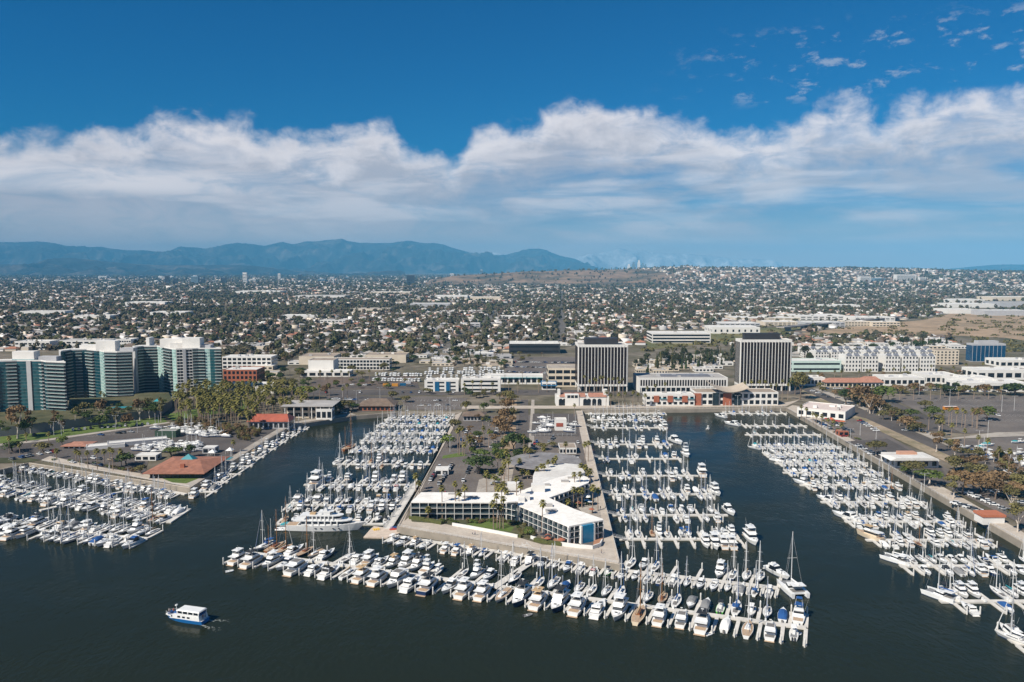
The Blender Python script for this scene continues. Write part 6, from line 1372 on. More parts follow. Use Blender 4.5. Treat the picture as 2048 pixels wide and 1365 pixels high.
# individually seen trees: kind, centre u, foot v, crown width px, top v, leaf, label
TL = [('broadleaf', 958, 948, 58, 912, 'dark', 'big rounded dark green tree beside the hotel car park'), ('broadleaf', 962, 918, 38, 898, 'mid', 'paler tree just behind the big rounded car park tree'), ('broadleaf', 1028, 905, 42, 866, 'dark', 'dark round tree on the mole beside the palm rows'), ('broadleaf', 897, 897, 30, 868, 'bright', 'bright green tree at the pontoon edge of the mole'),
      ('broadleaf', 908, 862, 32, 838, 'olive', 'olive tree at the top corner of the mole by the basin'), ('broadleaf', 1000, 870, 34, 832, 'dry', 'brownish tree beside the mole road, nearest the hotel'), ('broadleaf', 1010, 850, 32, 815, 'dry', 'brown leafy tree in the middle of the mole road'), ('broadleaf', 1016, 828, 26, 795, 'dry', 'brown leafy tree at the far end of the mole road'), ('broadleaf', 1022, 808, 22, 780, 'olive', 'olive tree where the mole road meets the boulevard'),
      ('broadleaf', 956, 880, 24, 862, 'mid', 'small round tree by the brown-roofed harbour office'), ('broadleaf', 968, 826, 20, 805, 'mid', 'green tree behind the harbour office on the mole'), ('broadleaf', 986, 812, 16, 798, 'dark', 'small dark tree on the boulevard edge of the mole'), ('broadleaf', 932, 822, 22, 802, 'olive', 'shaggy tree at the basin head car park corner'),
      ('broadleaf', 1084, 900, 26, 886, 'olive', 'low olive tree beside the flat-roofed pale building'), ('broadleaf', 1105, 895, 20, 884, 'olive', 'second low tree next to the flat-roofed pale building'), ('broadleaf', 612, 798, 44, 772, 'bright', 'big bright tree behind the club house'), ('broadleaf', 565, 790, 40, 755, 'olive', 'tall olive tree behind the red boat house'), ('broadleaf', 680, 825, 40, 800, 'olive', 'olive trees beside the pavilion at the basin bend'), ('broadleaf', 705, 822, 30, 806, 'dark', 'dark tree left of the brick restaurant'),
      ('broadleaf', 784, 800, 26, 782, 'olive', 'tree right behind the brick restaurant'), ('broadleaf', 812, 805, 24, 792, 'olive', 'tree at the edge of the basin head car park'), ('broadleaf', 200, 856, 34, 830, 'mid', 'round green tree on the lawn below the glass towers'), ('broadleaf', 253, 855, 26, 828, 'dry', 'thin brown tree on the lawn below the towers'), ('broadleaf', 125, 893, 24, 872, 'bright', 'bright round tree in the west car park'),
      ('broadleaf', 253, 932, 40, 905, 'dark', 'dark tree beside the red hipped restaurant'), ('broadleaf', 343, 912, 46, 894, 'mid', 'wide green tree behind the red restaurant roof'), ('broadleaf', 380, 915, 24, 888, 'dark', 'dark conical tree by the club pool'), ('broadleaf', 282, 948, 26, 930, 'olive', 'shrubby tree at the corner of the red restaurant'), ('broadleaf', 325, 957, 14, 944, 'mid', 'round bush in front of the red restaurant'), ('broadleaf', 400, 952, 18, 940, 'mid', 'bush at the eastern end of the red restaurant'), ('broadleaf', 25, 905, 40, 883, 'dark', 'dark tree mass at the western car park edge'), ('broadleaf', 85, 905, 34, 885, 'olive', 'olive tree in the western car park'),
      ('eucalyptus', 35, 878, 46, 815, 'dry', 'tall pale-trunked eucalyptus in front of the westernmost tower'), ('eucalyptus', 62, 868, 30, 825, 'dry', 'leaning eucalyptus beside the tall pale-trunked one'), ('eucalyptus', 110, 860, 22, 825, 'dry', 'slim eucalyptus at the podium wall'), ('eucalyptus', 165, 853, 34, 808, 'olive', 'leaning eucalyptus in front of the middle tower'), ('eucalyptus', 205, 845, 36, 802, 'dry', 'broad eucalyptus below the middle tower'), ('eucalyptus', 280, 842, 34, 800, 'dry', 'white-trunked eucalyptus near the turquoise canopy'), ('eucalyptus', 300, 838, 30, 800, 'olive', 'second white-trunked eucalyptus near the turquoise canopy'), ('eucalyptus', 322, 845, 20, 800, 'olive', 'slender eucalyptus at the edge of the palm grove'),
      ('umbrella_tree', 1752, 912, 38, 882, 'olive', 'flat-topped umbrella tree in the dark lot of the east quay'), ('umbrella_tree', 1826, 958, 42, 922, 'olive', 'umbrella tree before the modern white pavilion'), ('umbrella_tree', 1858, 972, 48, 940, 'mid', 'broad flat umbrella tree on the east promenade'), ('broadleaf', 1810, 948, 26, 932, 'mid', 'low tree tucked below the modern pavilion'),
      ('broadleaf', 1600, 800, 34, 742, 'olive', 'tall tree against the second striped tower'), ('broadleaf', 1590, 790, 28, 752, 'dark', 'dark tree at the foot of the second striped tower'), ('broadleaf', 1692, 810, 32, 778, 'dark', 'dark round tree on the boulevard corner'), ('broadleaf', 1720, 815, 50, 770, 'dry', 'big brownish tree at the boulevard corner'), ('broadleaf', 1762, 805, 50, 770, 'mid', 'broad green tree at the corner of the empty lot'), ('eucalyptus', 1740, 828, 44, 790, 'dry', 'brown eucalyptus with white trunks on the verge'), ('eucalyptus', 1758, 832, 34, 800, 'dry', 'second brown eucalyptus on the verge'), ('broadleaf', 1790, 840, 36, 815, 'olive', 'grey-green tree at the small car park'), ('broadleaf', 1820, 838, 34, 818, 'mid', 'green tree between the small car park and the empty lot'),
      ('broadleaf', 1812, 862, 30, 832, 'dry', 'brown tree beside the small car park'), ('broadleaf', 1838, 866, 28, 846, 'olive', 'olive tree at the small car park exit'), ('eucalyptus', 1878, 866, 30, 832, 'olive', 'pale-trunked tree at the lot corner'), ('broadleaf', 1866, 840, 38, 812, 'mid', 'leafy island trees in the empty lot'), ('broadleaf', 1975, 842, 36, 812, 'mid', 'green island tree far out in the empty lot'), ('broadleaf', 1955, 845, 22, 815, 'dry', 'brown island tree beside the green one in the empty lot'), ('eucalyptus', 1872, 905, 30, 868, 'dry', 'pale-trunked tree beside the diagonal road'), ('eucalyptus', 1908, 918, 30, 884, 'dry', 'pale-trunked tree next to the boat storage'), ('broadleaf', 1943, 930, 18, 916, 'bright', 'small bright tree on the verge of the diagonal road'),
      ('broadleaf', 1925, 990, 56, 940, 'dry', 'large brown tree on the east quay car park edge'), ('eucalyptus', 1906, 998, 40, 955, 'olive', 'pale-trunked tree at the quay car park'), ('broadleaf', 1962, 985, 52, 940, 'dry', 'second large brown tree on the car park edge'), ('broadleaf', 1990, 1000, 44, 958, 'dry', 'brown tree nearest the orange-banded block'), ('eucalyptus', 2020, 1020, 44, 975, 'olive', 'grey tree beside the quay car park'), ('eucalyptus', 2035, 1065, 50, 1010, 'olive', 'forked pale-trunked tree on the last bit of quay'), ('broadleaf', 2050, 990, 50, 945, 'olive', 'olive tree at the edge of the boat storage'), ('eucalyptus', 2030, 960, 30, 930, 'dry', 'pale bare tree beside the boat storage'),
      ('broadleaf', 1850, 820, 26, 800, 'olive', 'verge tree along the boulevard, western one'), ('broadleaf', 1890, 792, 36, 768, 'dark', 'dark tree before the shopping centre'), ('broadleaf', 1930, 790, 30, 770, 'olive', 'olive tree along the boulevard before the shops'), ('broadleaf', 1970, 792, 34, 768, 'dry', 'brown tree along the boulevard before the shops'), ('broadleaf', 2030, 792, 50, 766, 'dark', 'dark broad tree at the far corner of the empty lot'), ('broadleaf', 1830, 790, 30, 765, 'dry', 'brown tree along the boulevard near the tiled shops'), ('broadleaf', 1795, 788, 28, 770, 'dry', 'brown verge tree in front of the white shops')]
for kind, u, v, wpx, vt, leaf, lab in TL:
    p = G(u, v); w = wpx / F * p.y; tree(kind, p.x, p.y, max(ZAT(u, vt, p.y) - LZ, 2.5), w, lab, None, leaf)
# planted beds, verges and car parks: shrubs and trees scattered inside outlines
def scatter(kinds, poly, n, h, w, label, group, avoid=(), z=LZ):
    us = [p[0] for p in poly]; vs = [p[1] for p in poly]; k = 0; tries = 0
    while k < n and tries < n * 40:
        tries += 1; u, v = rnd.uniform(min(us), max(us)), rnd.uniform(min(vs), max(vs))
        if not inpoly(np.array([u]), np.array([v]), poly)[0]: continue
        kd, leaf = rnd.choice(kinds); p = G(u, v, z); s = rnd.uniform(.7, 1.25); tree(kd, p.x, p.y, h * s * rnd.uniform(.85, 1.2), w * s, label, group, leaf, z=z); k += 1
scatter([('shrub', 'mid'), ('shrub', 'olive'), ('shrub', 'dry')], [(824, 1040), (1035, 1040), (1070, 1070), (1035, 1070), (1030, 1050), (930, 1047), (905, 1050)], 42, 1.8, 2.6, 'low garden shrub between the hotel and its lawn', 'garden shrubs of the hotel')
scatter([('shrub', 'mid'), ('shrub', 'olive')], [(1040, 1050), (1062, 1056), (1070, 1074), (1045, 1070)], 12, 2.6, 3.6, 'leafy shrub at the inner corner of the hotel garden', 'shrubs at the hotel corner')
scatter([('shrub', 'mid'), ('shrub', 'dry')], [(1105, 1003), (1165, 975), (1190, 1010), (1160, 1015), (1130, 1008)], 14, 3, 3.4, 'shrub in the pool court of the hotel', 'shrubs of the pool court')
scatter([('shrub', 'olive'), ('shrub', 'mid'), ('shrub', 'dry')], [(100, 920), (200, 933), (300, 952), (290, 944), (190, 926)], 26, 1.6, 3, 'low shrub along the promenade of the west mole', 'shrubs along the west promenade')
scatter([('shrub', 'olive'), ('shrub', 'dry')], [(360, 858), (505, 886), (520, 866), (420, 846), (350, 842)], 130, 5.5, 3.4, 'dry tussock at the foot of the palm grove', 'dry tussocks below the palm grove')
scatter([('broadleaf', 'olive'), ('broadleaf', 'mid')], [(600, 776), (840, 780), (845, 766), (600, 764)], 16, 5, 6, 'street tree along the boulevard behind the basin head', 'street trees behind the basin head')
scatter([('broadleaf', 'olive'), ('broadleaf', 'dark')], [(845, 796), (1010, 800), (1010, 786), (845, 786)], 13, 5, 7, 'street tree in front of the two white offices', 'street trees before the white offices')
scatter([('eucalyptus', 'dry'), ('broadleaf', 'olive'), ('shrub', 'olive')], [(1626, 782), (1640, 778), (1860, 868), (2070, 960), (2070, 975), (1800, 855)], 34, 7, 7, 'verge tree along the diagonal road', 'verge trees of the diagonal road')
scatter([('shrub', 'mid'), ('shrub', 'olive')], [(1600, 822), (1612, 824), (1720, 880), (1710, 882)], 16, 2, 3, 'low shrub between the east promenade and the parked cars', 'shrubs of the east promenade')
scatter([('broadleaf', 'dark'), ('broadleaf', 'olive'), ('broadleaf', 'mid')], [(640, 722), (830, 715), (830, 745), (640, 770)], 22, 7, 8, 'tree in the car park district near the grid-fronted hotel', 'trees near the grid-fronted hotel')
scatter([('broadleaf', 'olive'), ('broadleaf', 'dark')], [(530, 750), (610, 745), (610, 785), (540, 790)], 20, 7, 8, 'tree between the easternmost tower and the club house', 'trees beside the easternmost tower')
scatter([('broadleaf', 'dry'), ('broadleaf', 'olive'), ('broadleaf', 'dark')], [(1780, 794), (2080, 790), (2080, 778), (1780, 780)], 30, 6, 8, 'street tree between the shops and the empty lot', 'street trees by the empty lot')
scatter([('cypress', 'ever'), ('cypress', 'dark'), ('broadleaf', 'ever')], [(1260, 735), (1475, 708), (1475, 730), (1400, 745), (1270, 752)], 46, 13, 8, 'tall dark evergreen between the two striped towers', 'evergreens between the striped towers')
scatter([('cypress', 'ever'), ('broadleaf', 'ever'), ('broadleaf', 'dark')], [(1582, 715), (1900, 684), (1905, 696), (1600, 735)], 46, 13, 9, 'tall dark evergreen behind the white condominiums', 'evergreens behind the condominiums')
scatter([('cypress', 'ever'), ('cypress', 'dark'), ('broadleaf', 'olive'), ('eucalyptus', 'ever')], [(540, 690), (1000, 690), (1000, 722), (640, 720), (540, 735)], 90, 10, 9, 'dark tree in the belt between the offices and the houses', 'trees of the belt beyond the offices')
scatter([('eucalyptus', 'mid'), ('broadleaf', 'dark'), ('shrub', 'mid'), ('eucalyptus', 'olive')], [(0, 852), (90, 848), (140, 838), (150, 818), (262, 812), (330, 806), (330, 824), (225, 838), (90, 858), (0, 868)], 40, 4.5, 5, 'garden tree on the raised podium of the glass towers', 'podium garden trees', z=9.5)
scatter([('eucalyptus', 'dry'), ('broadleaf', 'dark'), ('eucalyptus', 'olive')], [(10, 882), (90, 872), (225, 853), (318, 842), (310, 838), (225, 849), (90, 868), (10, 878)], 7, 11, 7, 'lawn tree in front of the podium wall', 'trees before the podium wall')
scatter([('broadleaf', 'olive'), ('broadleaf', 'dark'), ('eucalyptus', 'dry')], [(850, 742), (1010, 738), (1090, 712), (840, 712)], 26, 7, 7, 'tree among the lots behind the banded office', 'trees behind the banded office')
scatter([('broadleaf', 'olive'), ('broadleaf', 'mid'), ('broadleaf', 'dry')], [(430, 790), (560, 800), (660, 800), (660, 788), (440, 782)], 18, 8, 8, 'tree between palm grove and boulevard', 'trees between grove and boulevard')
scatter([('broadleaf', 'dry'), ('broadleaf', 'olive'), ('eucalyptus', 'dry')], [(992, 890), (1022, 890), (1030, 800), (1008, 800)], 13, 9, 8, 'brownish tree lining the mole road', 'trees lining the mole road')
scatter([('broadleaf', 'dark'), ('broadleaf', 'olive'), ('shrub', 'mid')], [(985, 905), (1030, 900), (1060, 890), (1060, 920), (1000, 930)], 10, 7, 8, 'leafy tree between the hotel forecourt and the mole road', 'trees of the hotel forecourt')
scatter([('shrub', 'mid'), ('shrub', 'olive'), ('shrub', 'bright')], [(940, 930), (1000, 945), (1015, 980), (975, 985)], 12, 2.6, 4, 'low green bush beside the forecourt drive', 'bushes of the forecourt drive')
scatter([('broadleaf', 'dark'), ('broadleaf', 'mid'), ('broadleaf', 'olive')], [(640, 840), (715, 826), (700, 812), (640, 818)], 10, 6, 7, 'quayside tree between the club house and brick restaurant', 'quayside trees by the club house')
scatter([('broadleaf', 'olive'), ('eucalyptus', 'olive'), ('broadleaf', 'dry')], [(1880, 930), (1920, 952), (2048, 1010), (2048, 985), (1960, 940)], 16, 8, 9, 'shady tree along the edge of the quay car park', 'trees along the quay car park')
scatter([('broadleaf', 'olive'), ('broadleaf', 'dry'), ('shrub', 'olive')], [(1690, 800), (1800, 848), (1860, 872), (1850, 858), (1740, 806)], 16, 7, 8, 'tree on the verge beside the small car park', 'trees beside the small car park')
scatter([('cypress', 'ever'), ('cypress', 'olive'), ('eucalyptus', 'ever')], [(1262, 748), (1470, 738), (1478, 702), (1290, 722)], 48, 12, 9, 'dark tree in the grounds between the two striped towers', 'grounds between the striped towers')
scatter([('cypress', 'olive'), ('eucalyptus', 'olive'), ('eucalyptus', 'ever')], [(820, 734), (1012, 736), (1012, 706), (700, 706), (640, 718)], 44, 8, 8, 'shade tree among the low buildings left of the black office', 'shade trees left of the black office')
scatter([('eucalyptus', 'olive'), ('eucalyptus', 'dry'), ('shrub', 'olive')], [(1600, 770), (1960, 764), (1960, 748), (1690, 752)], 26, 7, 7, 'courtyard tree between the shops and the condominiums', 'courtyard trees of the shopping centre')
scatter([('eucalyptus', 'mid'), ('eucalyptus', 'dry'), ('shrub', 'bright')], [(930, 905), (985, 905), (1000, 850), (955, 838), (940, 870)], 14, 6, 6, 'green tree dotted through the mole car park', 'trees of the mole car park')
# ------------------------------------------------------------------ small buildings, motorhomes and clutter of the middle distance
r6 = random.Random(66)
def district(zone_poly, n, w, vh, dep, where, walls, roofs, bays=5, group=None):
    us = [q[0] for q in zone_poly]; vs = [q[1] for q in zone_poly]; placed = []; t = 0
    while len(placed) < n and t < 4000:
        t += 1; u, v = r6.uniform(min(us), max(us)), r6.uniform(min(vs), max(vs)); ww = r6.uniform(*w)
        if not inpoly(np.array([u]), np.array([v]), zone_poly)[0] or any(abs(u - a) < (ww + b) * .55 and abs(v - c) < 3.2 for a, b, c in placed): continue
        placed.append((u, ww, v))
    WN = {PAINTW: 'white', PAINTC: 'cream', PAINTG: 'grey', BRICK: 'brick'}
    for i, (u, ww, v) in enumerate(sorted(placed)):
        h = r6.uniform(*vh) * (v - 540) / 200; wl = r6.choice(walls)
        block('low_building', u - ww / 2, u + ww / 2, v, v - h, r6.uniform(*dep), f'low {WN[wl]} flat-roofed building {where}, {ordw(i)} counting from the west', 'building', wl, r6.choice(roofs), 1, r6.randint(2, bays), wfrac=(.6, .45), gear=r6.randint(0, 3), group=group or 'low buildings ' + where, mx=10, parapet=.5)
district([(448, 772), (600, 752), (600, 716), (545, 705), (448, 705)], 9, (20, 46), (5, 9), (14, 26), 'behind the easternmost tower', [PAINTW, PAINTC, PAINTG], [ROOFW, ROOFG])
district([(840, 735), (1010, 735), (1010, 704), (820, 704)], 12, (26, 70), (4, 6.5), (14, 30), 'left of the long black office', [PAINTW, PAINTC, PAINTG], [ROOFW, ROOFG, ROOFT])
district([(1262, 752), (1470, 742), (1475, 712), (1290, 724)], 22, (18, 44), (5, 8), (10, 18), 'among the evergreens between the towers', [PAINTW, PAINTC, PAINTC], [ROOFW, ROOFG, ROOFT])
district([(1590, 706), (1930, 700), (1890, 676), (1650, 678)], 34, (22, 60), (4.5, 7.5), (10, 20), 'behind the white condominiums', [PAINTW, PAINTW, PAINTC], [ROOFW, ROOFW, ROOFG])
district([(840, 700), (1140, 694), (1140, 680), (840, 684)], 12, (30, 60), (4, 6), (12, 24), 'beyond the long black office', [PAINTW, PAINTC], [ROOFW, ROOFT])
district([(640, 720), (840, 718), (840, 702), (620, 704)], 10, (24, 60), (4, 6), (12, 24), 'behind the grid-fronted hotel', [PAINTW, PAINTC], [ROOFW, ROOFT, ROOFG])
MH = None
def motorhomes(a, b, n, where):
    global MH
    if MH is None:
        mb = MB(); mb.hexa(-3.8, 2.6, 1.2, 1.2, .5, 3.2, .3, .1, .08, 0); mb.hexa(2.6, 3.7, 1.1, 1.0, .5, 1.7, .3, 0, .1, 0); mb.band(-3.8, 2.6, 1.2, 1.2, .5, 3.2, .3, .1, .08, .5, .75, 1)
        for x in (-1, 1):
            for y in (-2.2, 2.6): mb.tube((x - .12, y, .42), (x + .12, y, .42), .42, .42, 8, 2)
        MH = mb.mesh('parked_motorhome', [WHITE, GLASS, CHARC])
    A, Bq = G(*a), G(*b)
    for i in range(n):
        if r6.random() < .2: continue
        p = A.lerp(Bq, (i + .5) / n); o = obj('parked_motorhome', MH, None, (p.x + r6.uniform(-.6, .6), p.y + r6.uniform(-.8, .8), LZ + .25), r6.uniform(-.2, .2) + R(r6.choice([0, 180])), (1, r6.uniform(.7, 1.2), r6.uniform(.8, 1.05)))
        tag(o, f'white motorhome, {ordw(i)} along {where}', 'motorhome', 'motorhomes in storage')
motorhomes((852, 757), (1005, 755), 26, 'the front storage row behind the banded office'); motorhomes((850, 749), (1008, 747), 28, 'the second storage row behind the banded office'); motorhomes((850, 742), (1000, 740), 26, 'the third storage row behind the banded office'); motorhomes((745, 762), (840, 764), 16, 'the yard beside the tan lot'); motorhomes((745, 752), (845, 753), 18, 'the far row of the yard beside the tan lot')
for i, (u, v) in enumerate([(655, 776), (685, 778), (640, 765), (700, 764), (730, 772), (760, 776), (800, 772), (830, 768), (600, 772), (580, 765), (860, 770), (900, 792), (960, 795), (1010, 775), (1045, 770)]):
    p = G(u, v); mb = MB(); mb.tube((0, 0, 0), (0, 0, 13), .2, .13); mb.box(0, 0, 12, 2.6, .18, .18); mb.box(0, 0, 11, 2.2, .18, .18); tag(mb.build('utility_pole', BARK, None, p, R(20)), f'wooden utility pole along the boulevard, {ordw(i)} of the scattered poles', 'utility pole', 'utility poles')
def containers():
    for i, (u, v, m, c) in enumerate([(772, 773, mat('container_orange', (.55, .25, .03), .6, .1), 'orange'), (790, 773, MATS['container_orange'], 'orange'), (806, 772, BLUEG, 'blue'), (816, 768, PAINTG, 'grey')]):
        p = G(u, v); mb = MB(); mb.box(0, 0, .1, 6, 2.5, 2.6)
        for k in range(11): mb.box(-2.75 + k * .55, -1.27, .25, .2, .06, 2.3)
        tag(mb.build('shipping_container', m, None, p), f'{c} shipping container in the tan lot, {ordw(i)} from the west', 'container')
containers()
def fence(pts, h, label, m=None):
    o = G(*pts[0]); mb = MB(); P_ = [G(*p) - o for p in pts]
    for a, b in zip(P_, P_[1:]):
        d = b - a; n = max(2, int(d.length / 3))
        for i in range(n + 1): q = a + d * (i / n); mb.tube((q.x, q.y, 0), (q.x, q.y, h), .06, .06, 4)
        for z in (h * .5, h): mb.tube((a.x, a.y, z), (b.x, b.y, z), .05, .05, 4)
    tag(mb.build('railing', m or ALU, None, o), label, 'railing')
fence([(1164.5, 824), (1200, 968), (1238, 1124)], 1.1, 'metal railing along the promenade east of the hotel'); fence([(796, 1054), (1000, 1090), (1236, 1128)], 1.1, 'metal railing on the sea wall in front of the hotel'); fence([(1170, 820), (1370, 818), (1570, 815)], 1.1, 'metal railing in front of the shops at the basin head'); fence([(1577, 819), (1800, 946), (2048, 1086)], 1.1, 'metal railing along the east promenade'); fence([(84, 923), (230, 949), (379, 976)], 1.1, 'metal railing on the west mole sea wall')
fence([(1062, 873), (1152, 873), (1150, 828)], 2.2, 'tall fence round the boat yard on the mole')
def umbrella_tables(n, poly, where, cols):
    us = [q[0] for q in poly]; vs = [q[1] for q in poly]; k = 0
    while k < n:
        u, v = r6.uniform(min(us), max(us)), r6.uniform(min(vs), max(vs))
        if not inpoly(np.array([u]), np.array([v]), poly)[0]: continue
        nm, m = r6.choice(cols); p = G(u, v); e = empty('parasol', p); tag(e, f'{nm} parasol with table {where}', 'parasol', f'parasols {where}'); k += 1
        mb = MB(); mb.tube((0, 0, 0), (0, 0, 2.6), .05, .05, 5); mb.build('pole', ALU, e); mb = MB(); mb.tube((0, 0, 2.1), (0, 0, 2.9), 1.5, .05, 8); mb.build('shade', m, e); mb = MB(); mb.tube((0, 0, .68), (0, 0, .75), .6, .6, 8); mb.build('table_top', TEAK, e)
umbrella_tables(7, [(1082, 1077), (1130, 1082), (1128, 1092), (1090, 1086)], 'on the hotel terrace', [('dark', CHARC), ('brick-coloured', BRICK)]); umbrella_tables(9, [(1130, 1000), (1190, 995), (1202, 1040), (1180, 1030)], 'in the pool court', [('white', WHITEC), ('brick-coloured', BRICK)]); umbrella_tables(10, [(1640, 838), (1690, 845), (1690, 850), (1645, 846)], 'in front of the pale restaurant', [('red', REDC), ('orange', mat('orange_canvas', (.5, .12, .03), .8))])
def person(u, v, label, top, h=1.7, at_=None):
    """small standing walker, body one continuous surface"""
    p = G(u, v); o = at_ or (p.x, p.y, LZ + .3); mb = MB(); k = h / 1.7
    for s in (-1, 1): mb.tube((s * .10, .12 * s, 0), (s * .08, 0, .85 * k), .07, .11, 6, 1); mb.tube((s * .24, .06 * s, .75 * k), (s * .19, 0, 1.40 * k), .045, .06, 5, 2)
    mb.loft([[(.16 * math.cos(a), .11 * math.sin(a), .82 * k) for a in np.arange(8) * math.pi / 4], [(.15 * math.cos(a), .10 * math.sin(a), 1.1 * k) for a in np.arange(8) * math.pi / 4], [(.21 * math.cos(a), .12 * math.sin(a), 1.38 * k) for a in np.arange(8) * math.pi / 4], [(.06 * math.cos(a), .06 * math.sin(a), 1.46 * k) for a in np.arange(8) * math.pi / 4]], 0, True, True)
    mb.loft([[(r * math.cos(a), r * math.sin(a), z * k) for a in np.arange(8) * math.pi / 4] for z, r in ((1.45, .055), (1.52, .09), (1.61, .10), (1.68, .07), (1.71, .02))], 2, True, True)
    tag(mb.build('person', [top, NAVY, mat('skin', (.45, .27, .19), .7, .1)], None, o, r6.uniform(0, 6)), label, 'person')
person(1201, 1020, 'person in dark clothes walking on the promenade beside the hotel pool court', CHARC); person(945, 1070, 'person in a white shirt strolling on the walk in front of the hotel', WHITEC); person(950, 1071, 'person in blue walking next to the white-shirted stroller', BLUE); person(1203, 1108, 'person in dark top near the tip of the mole', CHARC); person(1186, 905, 'person in red on the promenade beside the moored boats', REDC)
# gravelly reeds and planters are left to the shrubs; pale stones edge the hotel terrace
mb = MB(); q = [G(u, v) for u, v in ((1082, 1076), (1132, 1082), (1160, 1094), (1120, 1090), (1085, 1085))]; mb.prism([(p.x, p.y) for p in q], LZ + .4, LZ + .5); struct(mb.build('paved_terrace', mat('brick_paving', (.34, .17, .10), .9, .2, .4)))
mb = MB(); q = [G(u, v) for u, v in ((1188, 1082), (1206, 1078), (1205, 1088), (1196, 1094), (1186, 1093))]; mb.prism([(p.x, p.y) for p in q], LZ + .4, LZ + .5); struct(mb.build('paved_terrace', MATS['brick_paving']))

fe = bpy.data.objects['ferry']
def on_ferry(x, y, z): a = fe.rotation_euler[2]; return (fe.location.x + x * math.cos(a) - y * math.sin(a), fe.location.y + x * math.sin(a) + y * math.cos(a), z)
fl = FERRY[0]; fh = FERRY[1]
for x, y, z, m, lb in ((-.8, .36, 1.1, CHARC, 'person in black standing at the bow of the ferry'), (.6, .33, 1.1, REDC, 'person in red standing at the bow of the ferry'), (.1, .42, 1.1, WHITEC, 'person in white nearest the bow tip of the ferry'), (-.7, -.475, 1.05, REDC, 'person in red at the stern of the ferry'), (.6, -.47, 1.05, BLUE, 'person in blue at the stern of the ferry')):
    person(0, 0, lb, m, 1.7, on_ferry(x, y * fl, z * fh))
# ------------------------------------------------------------------ cars, lamp posts
CARC = {'white': (.72, .72, .71), 'silver': (.42, .43, .44), 'black': (.015, .015, .017), 'grey': (.12, .125, .13), 'blue': (.03, .08, .22), 'red': (.35, .03, .025), 'tan': (.36, .29, .20)}
CARP = {}
def car_mesh(color, suv):
    k = (color, suv)
    if k in CARP: return CARP[k]
    mb = MB(); h = 1.0 if suv else .82
    mb.hexa(-2.25, 2.25, .90, .88, .35, h, .12, .08, .04, 0); mb.hexa(-2.1 if suv else -1.75, .95, .84, .82, h, h + .62, .75, .2 if suv else .65, .16, 1); mb.hexa(-1.85 if suv else -1.1, .2, .69, .68, h + .62, h + .66, .1, .1, .05, 0)
    for x in (-.85, .85):
        for y in (-1.4, 1.4): mb.tube((x - .1, y, .34), (x + .1, y, .34), .34, .34, 8, 2)
    CARP[k] = mb.mesh('parked_car', [mat('car_paint_' + color, CARC[color], .3, 0, spec=.6), GLASS, CHARC]); return CARP[k]
STALL = MB()
def cars(a, b, n, where, fill=.8, hd=None, group='parked cars', row='', z=LZ):
    A, Bq = G(*a), G(*b); d = Bq - A; base = math.atan2(d.y, d.x)
    if n > 2 and 'road' not in where and 'boulevard' not in where:
        for i in range(n + 1): q = A + d * (i / n); STALL.box(q.x, q.y, z + .235, .14, 4.6, .008, 0, (base if hd is None else hd))
    for i in range(n):
        if rnd.random() > fill: continue
        t = (i + .5) / n; p = A + d * t; c = rnd.choices(list(CARC), [6, 3, 3, 3, 1.2, 1, 1])[0]; suv = rnd.random() < .45
        o = obj('parked_car', car_mesh(c, suv), None, (p.x, p.y, z + .25), (base if hd is None else hd) + rnd.choice((0, math.pi)) + rnd.uniform(-.04, .04))
        tag(o, f'{c} {"van-bodied car" if suv else "car"}, {ordw(i)} bay of {where}', 'car', group)
cars((857, 968), (880, 935), 9, 'the western row in the hotel car park', .85, 0); cars((876, 972), (905, 930), 10, 'the second row in the hotel car park', .85, 0); cars((925, 966), (940, 935), 6, 'the third row in the hotel car park', .8, 0); cars((866, 990), (905, 990), 7, 'the row right behind the hotel wing', .5, R(90))
cars((985, 970), (1015, 972), 5, 'the forecourt of the hotel', .7, R(90)); cars((915, 895), (935, 860), 7, 'the basin side of the mole car park', .6, 0); cars((940, 905), (962, 862), 8, 'the middle of the mole car park', .6, 0); cars((984, 900), (1000, 850), 8, 'the mole road edge', .5, R(90))
cars((1062, 895), (1080, 880), 4, 'the road beside the boat yard', .7, 0); cars((1096, 888), (1108, 876), 4, 'the short row before the boat yard', .8, 0); cars((1130, 918), (1152, 918), 5, 'the row beside the flat-roofed pale building', .8, R(90)); cars((1150, 905), (1156, 885), 5, 'the promenade edge beside the pale building', .7, 0)
cars((840, 813), (905, 812), 10, 'the first row of the basin head car park', .35, R(90)); cars((830, 803), (920, 803), 14, 'the second row of the basin head car park', .25, R(90)); cars((620, 838), (700, 826), 10, 'the quay road by the club house', .5, R(90)); cars((655, 800), (790, 803), 16, 'the lot behind the brick restaurant', .6, R(90))
cars((140, 862), (345, 846), 18, 'the road below the glass towers', .55); cars((180, 874), (300, 862), 14, 'the upper row in the west boat yard lot', .35, R(80)); cars((60, 872), (110, 870), 3, 'the lawn edge below the westernmost tower', .8); cars((20, 921), (110, 905), 10, 'the western car park', .65, R(60)); cars((140, 926), (230, 936), 8, 'the car park by the palms on the west mole', .7, R(60)); cars((160, 916), (250, 925), 8, 'the inner palm row on the west mole', .55, R(60))
cars((1632, 843), (1690, 876), 12, 'the promenade row of the east quay lot', .85, R(90)); cars((1662, 845), (1710, 870), 10, 'the middle row of the east quay lot', .75, R(90)); cars((1718, 842), (1755, 865), 8, 'the road row of the east quay lot', .8, R(90)); cars((1715, 892), (1745, 912), 6, 'the dark lot beside the umbrella tree', .8, R(90)); cars((1765, 905), (1790, 922), 5, 'the dark lot behind the umbrella tree', .5, R(90))
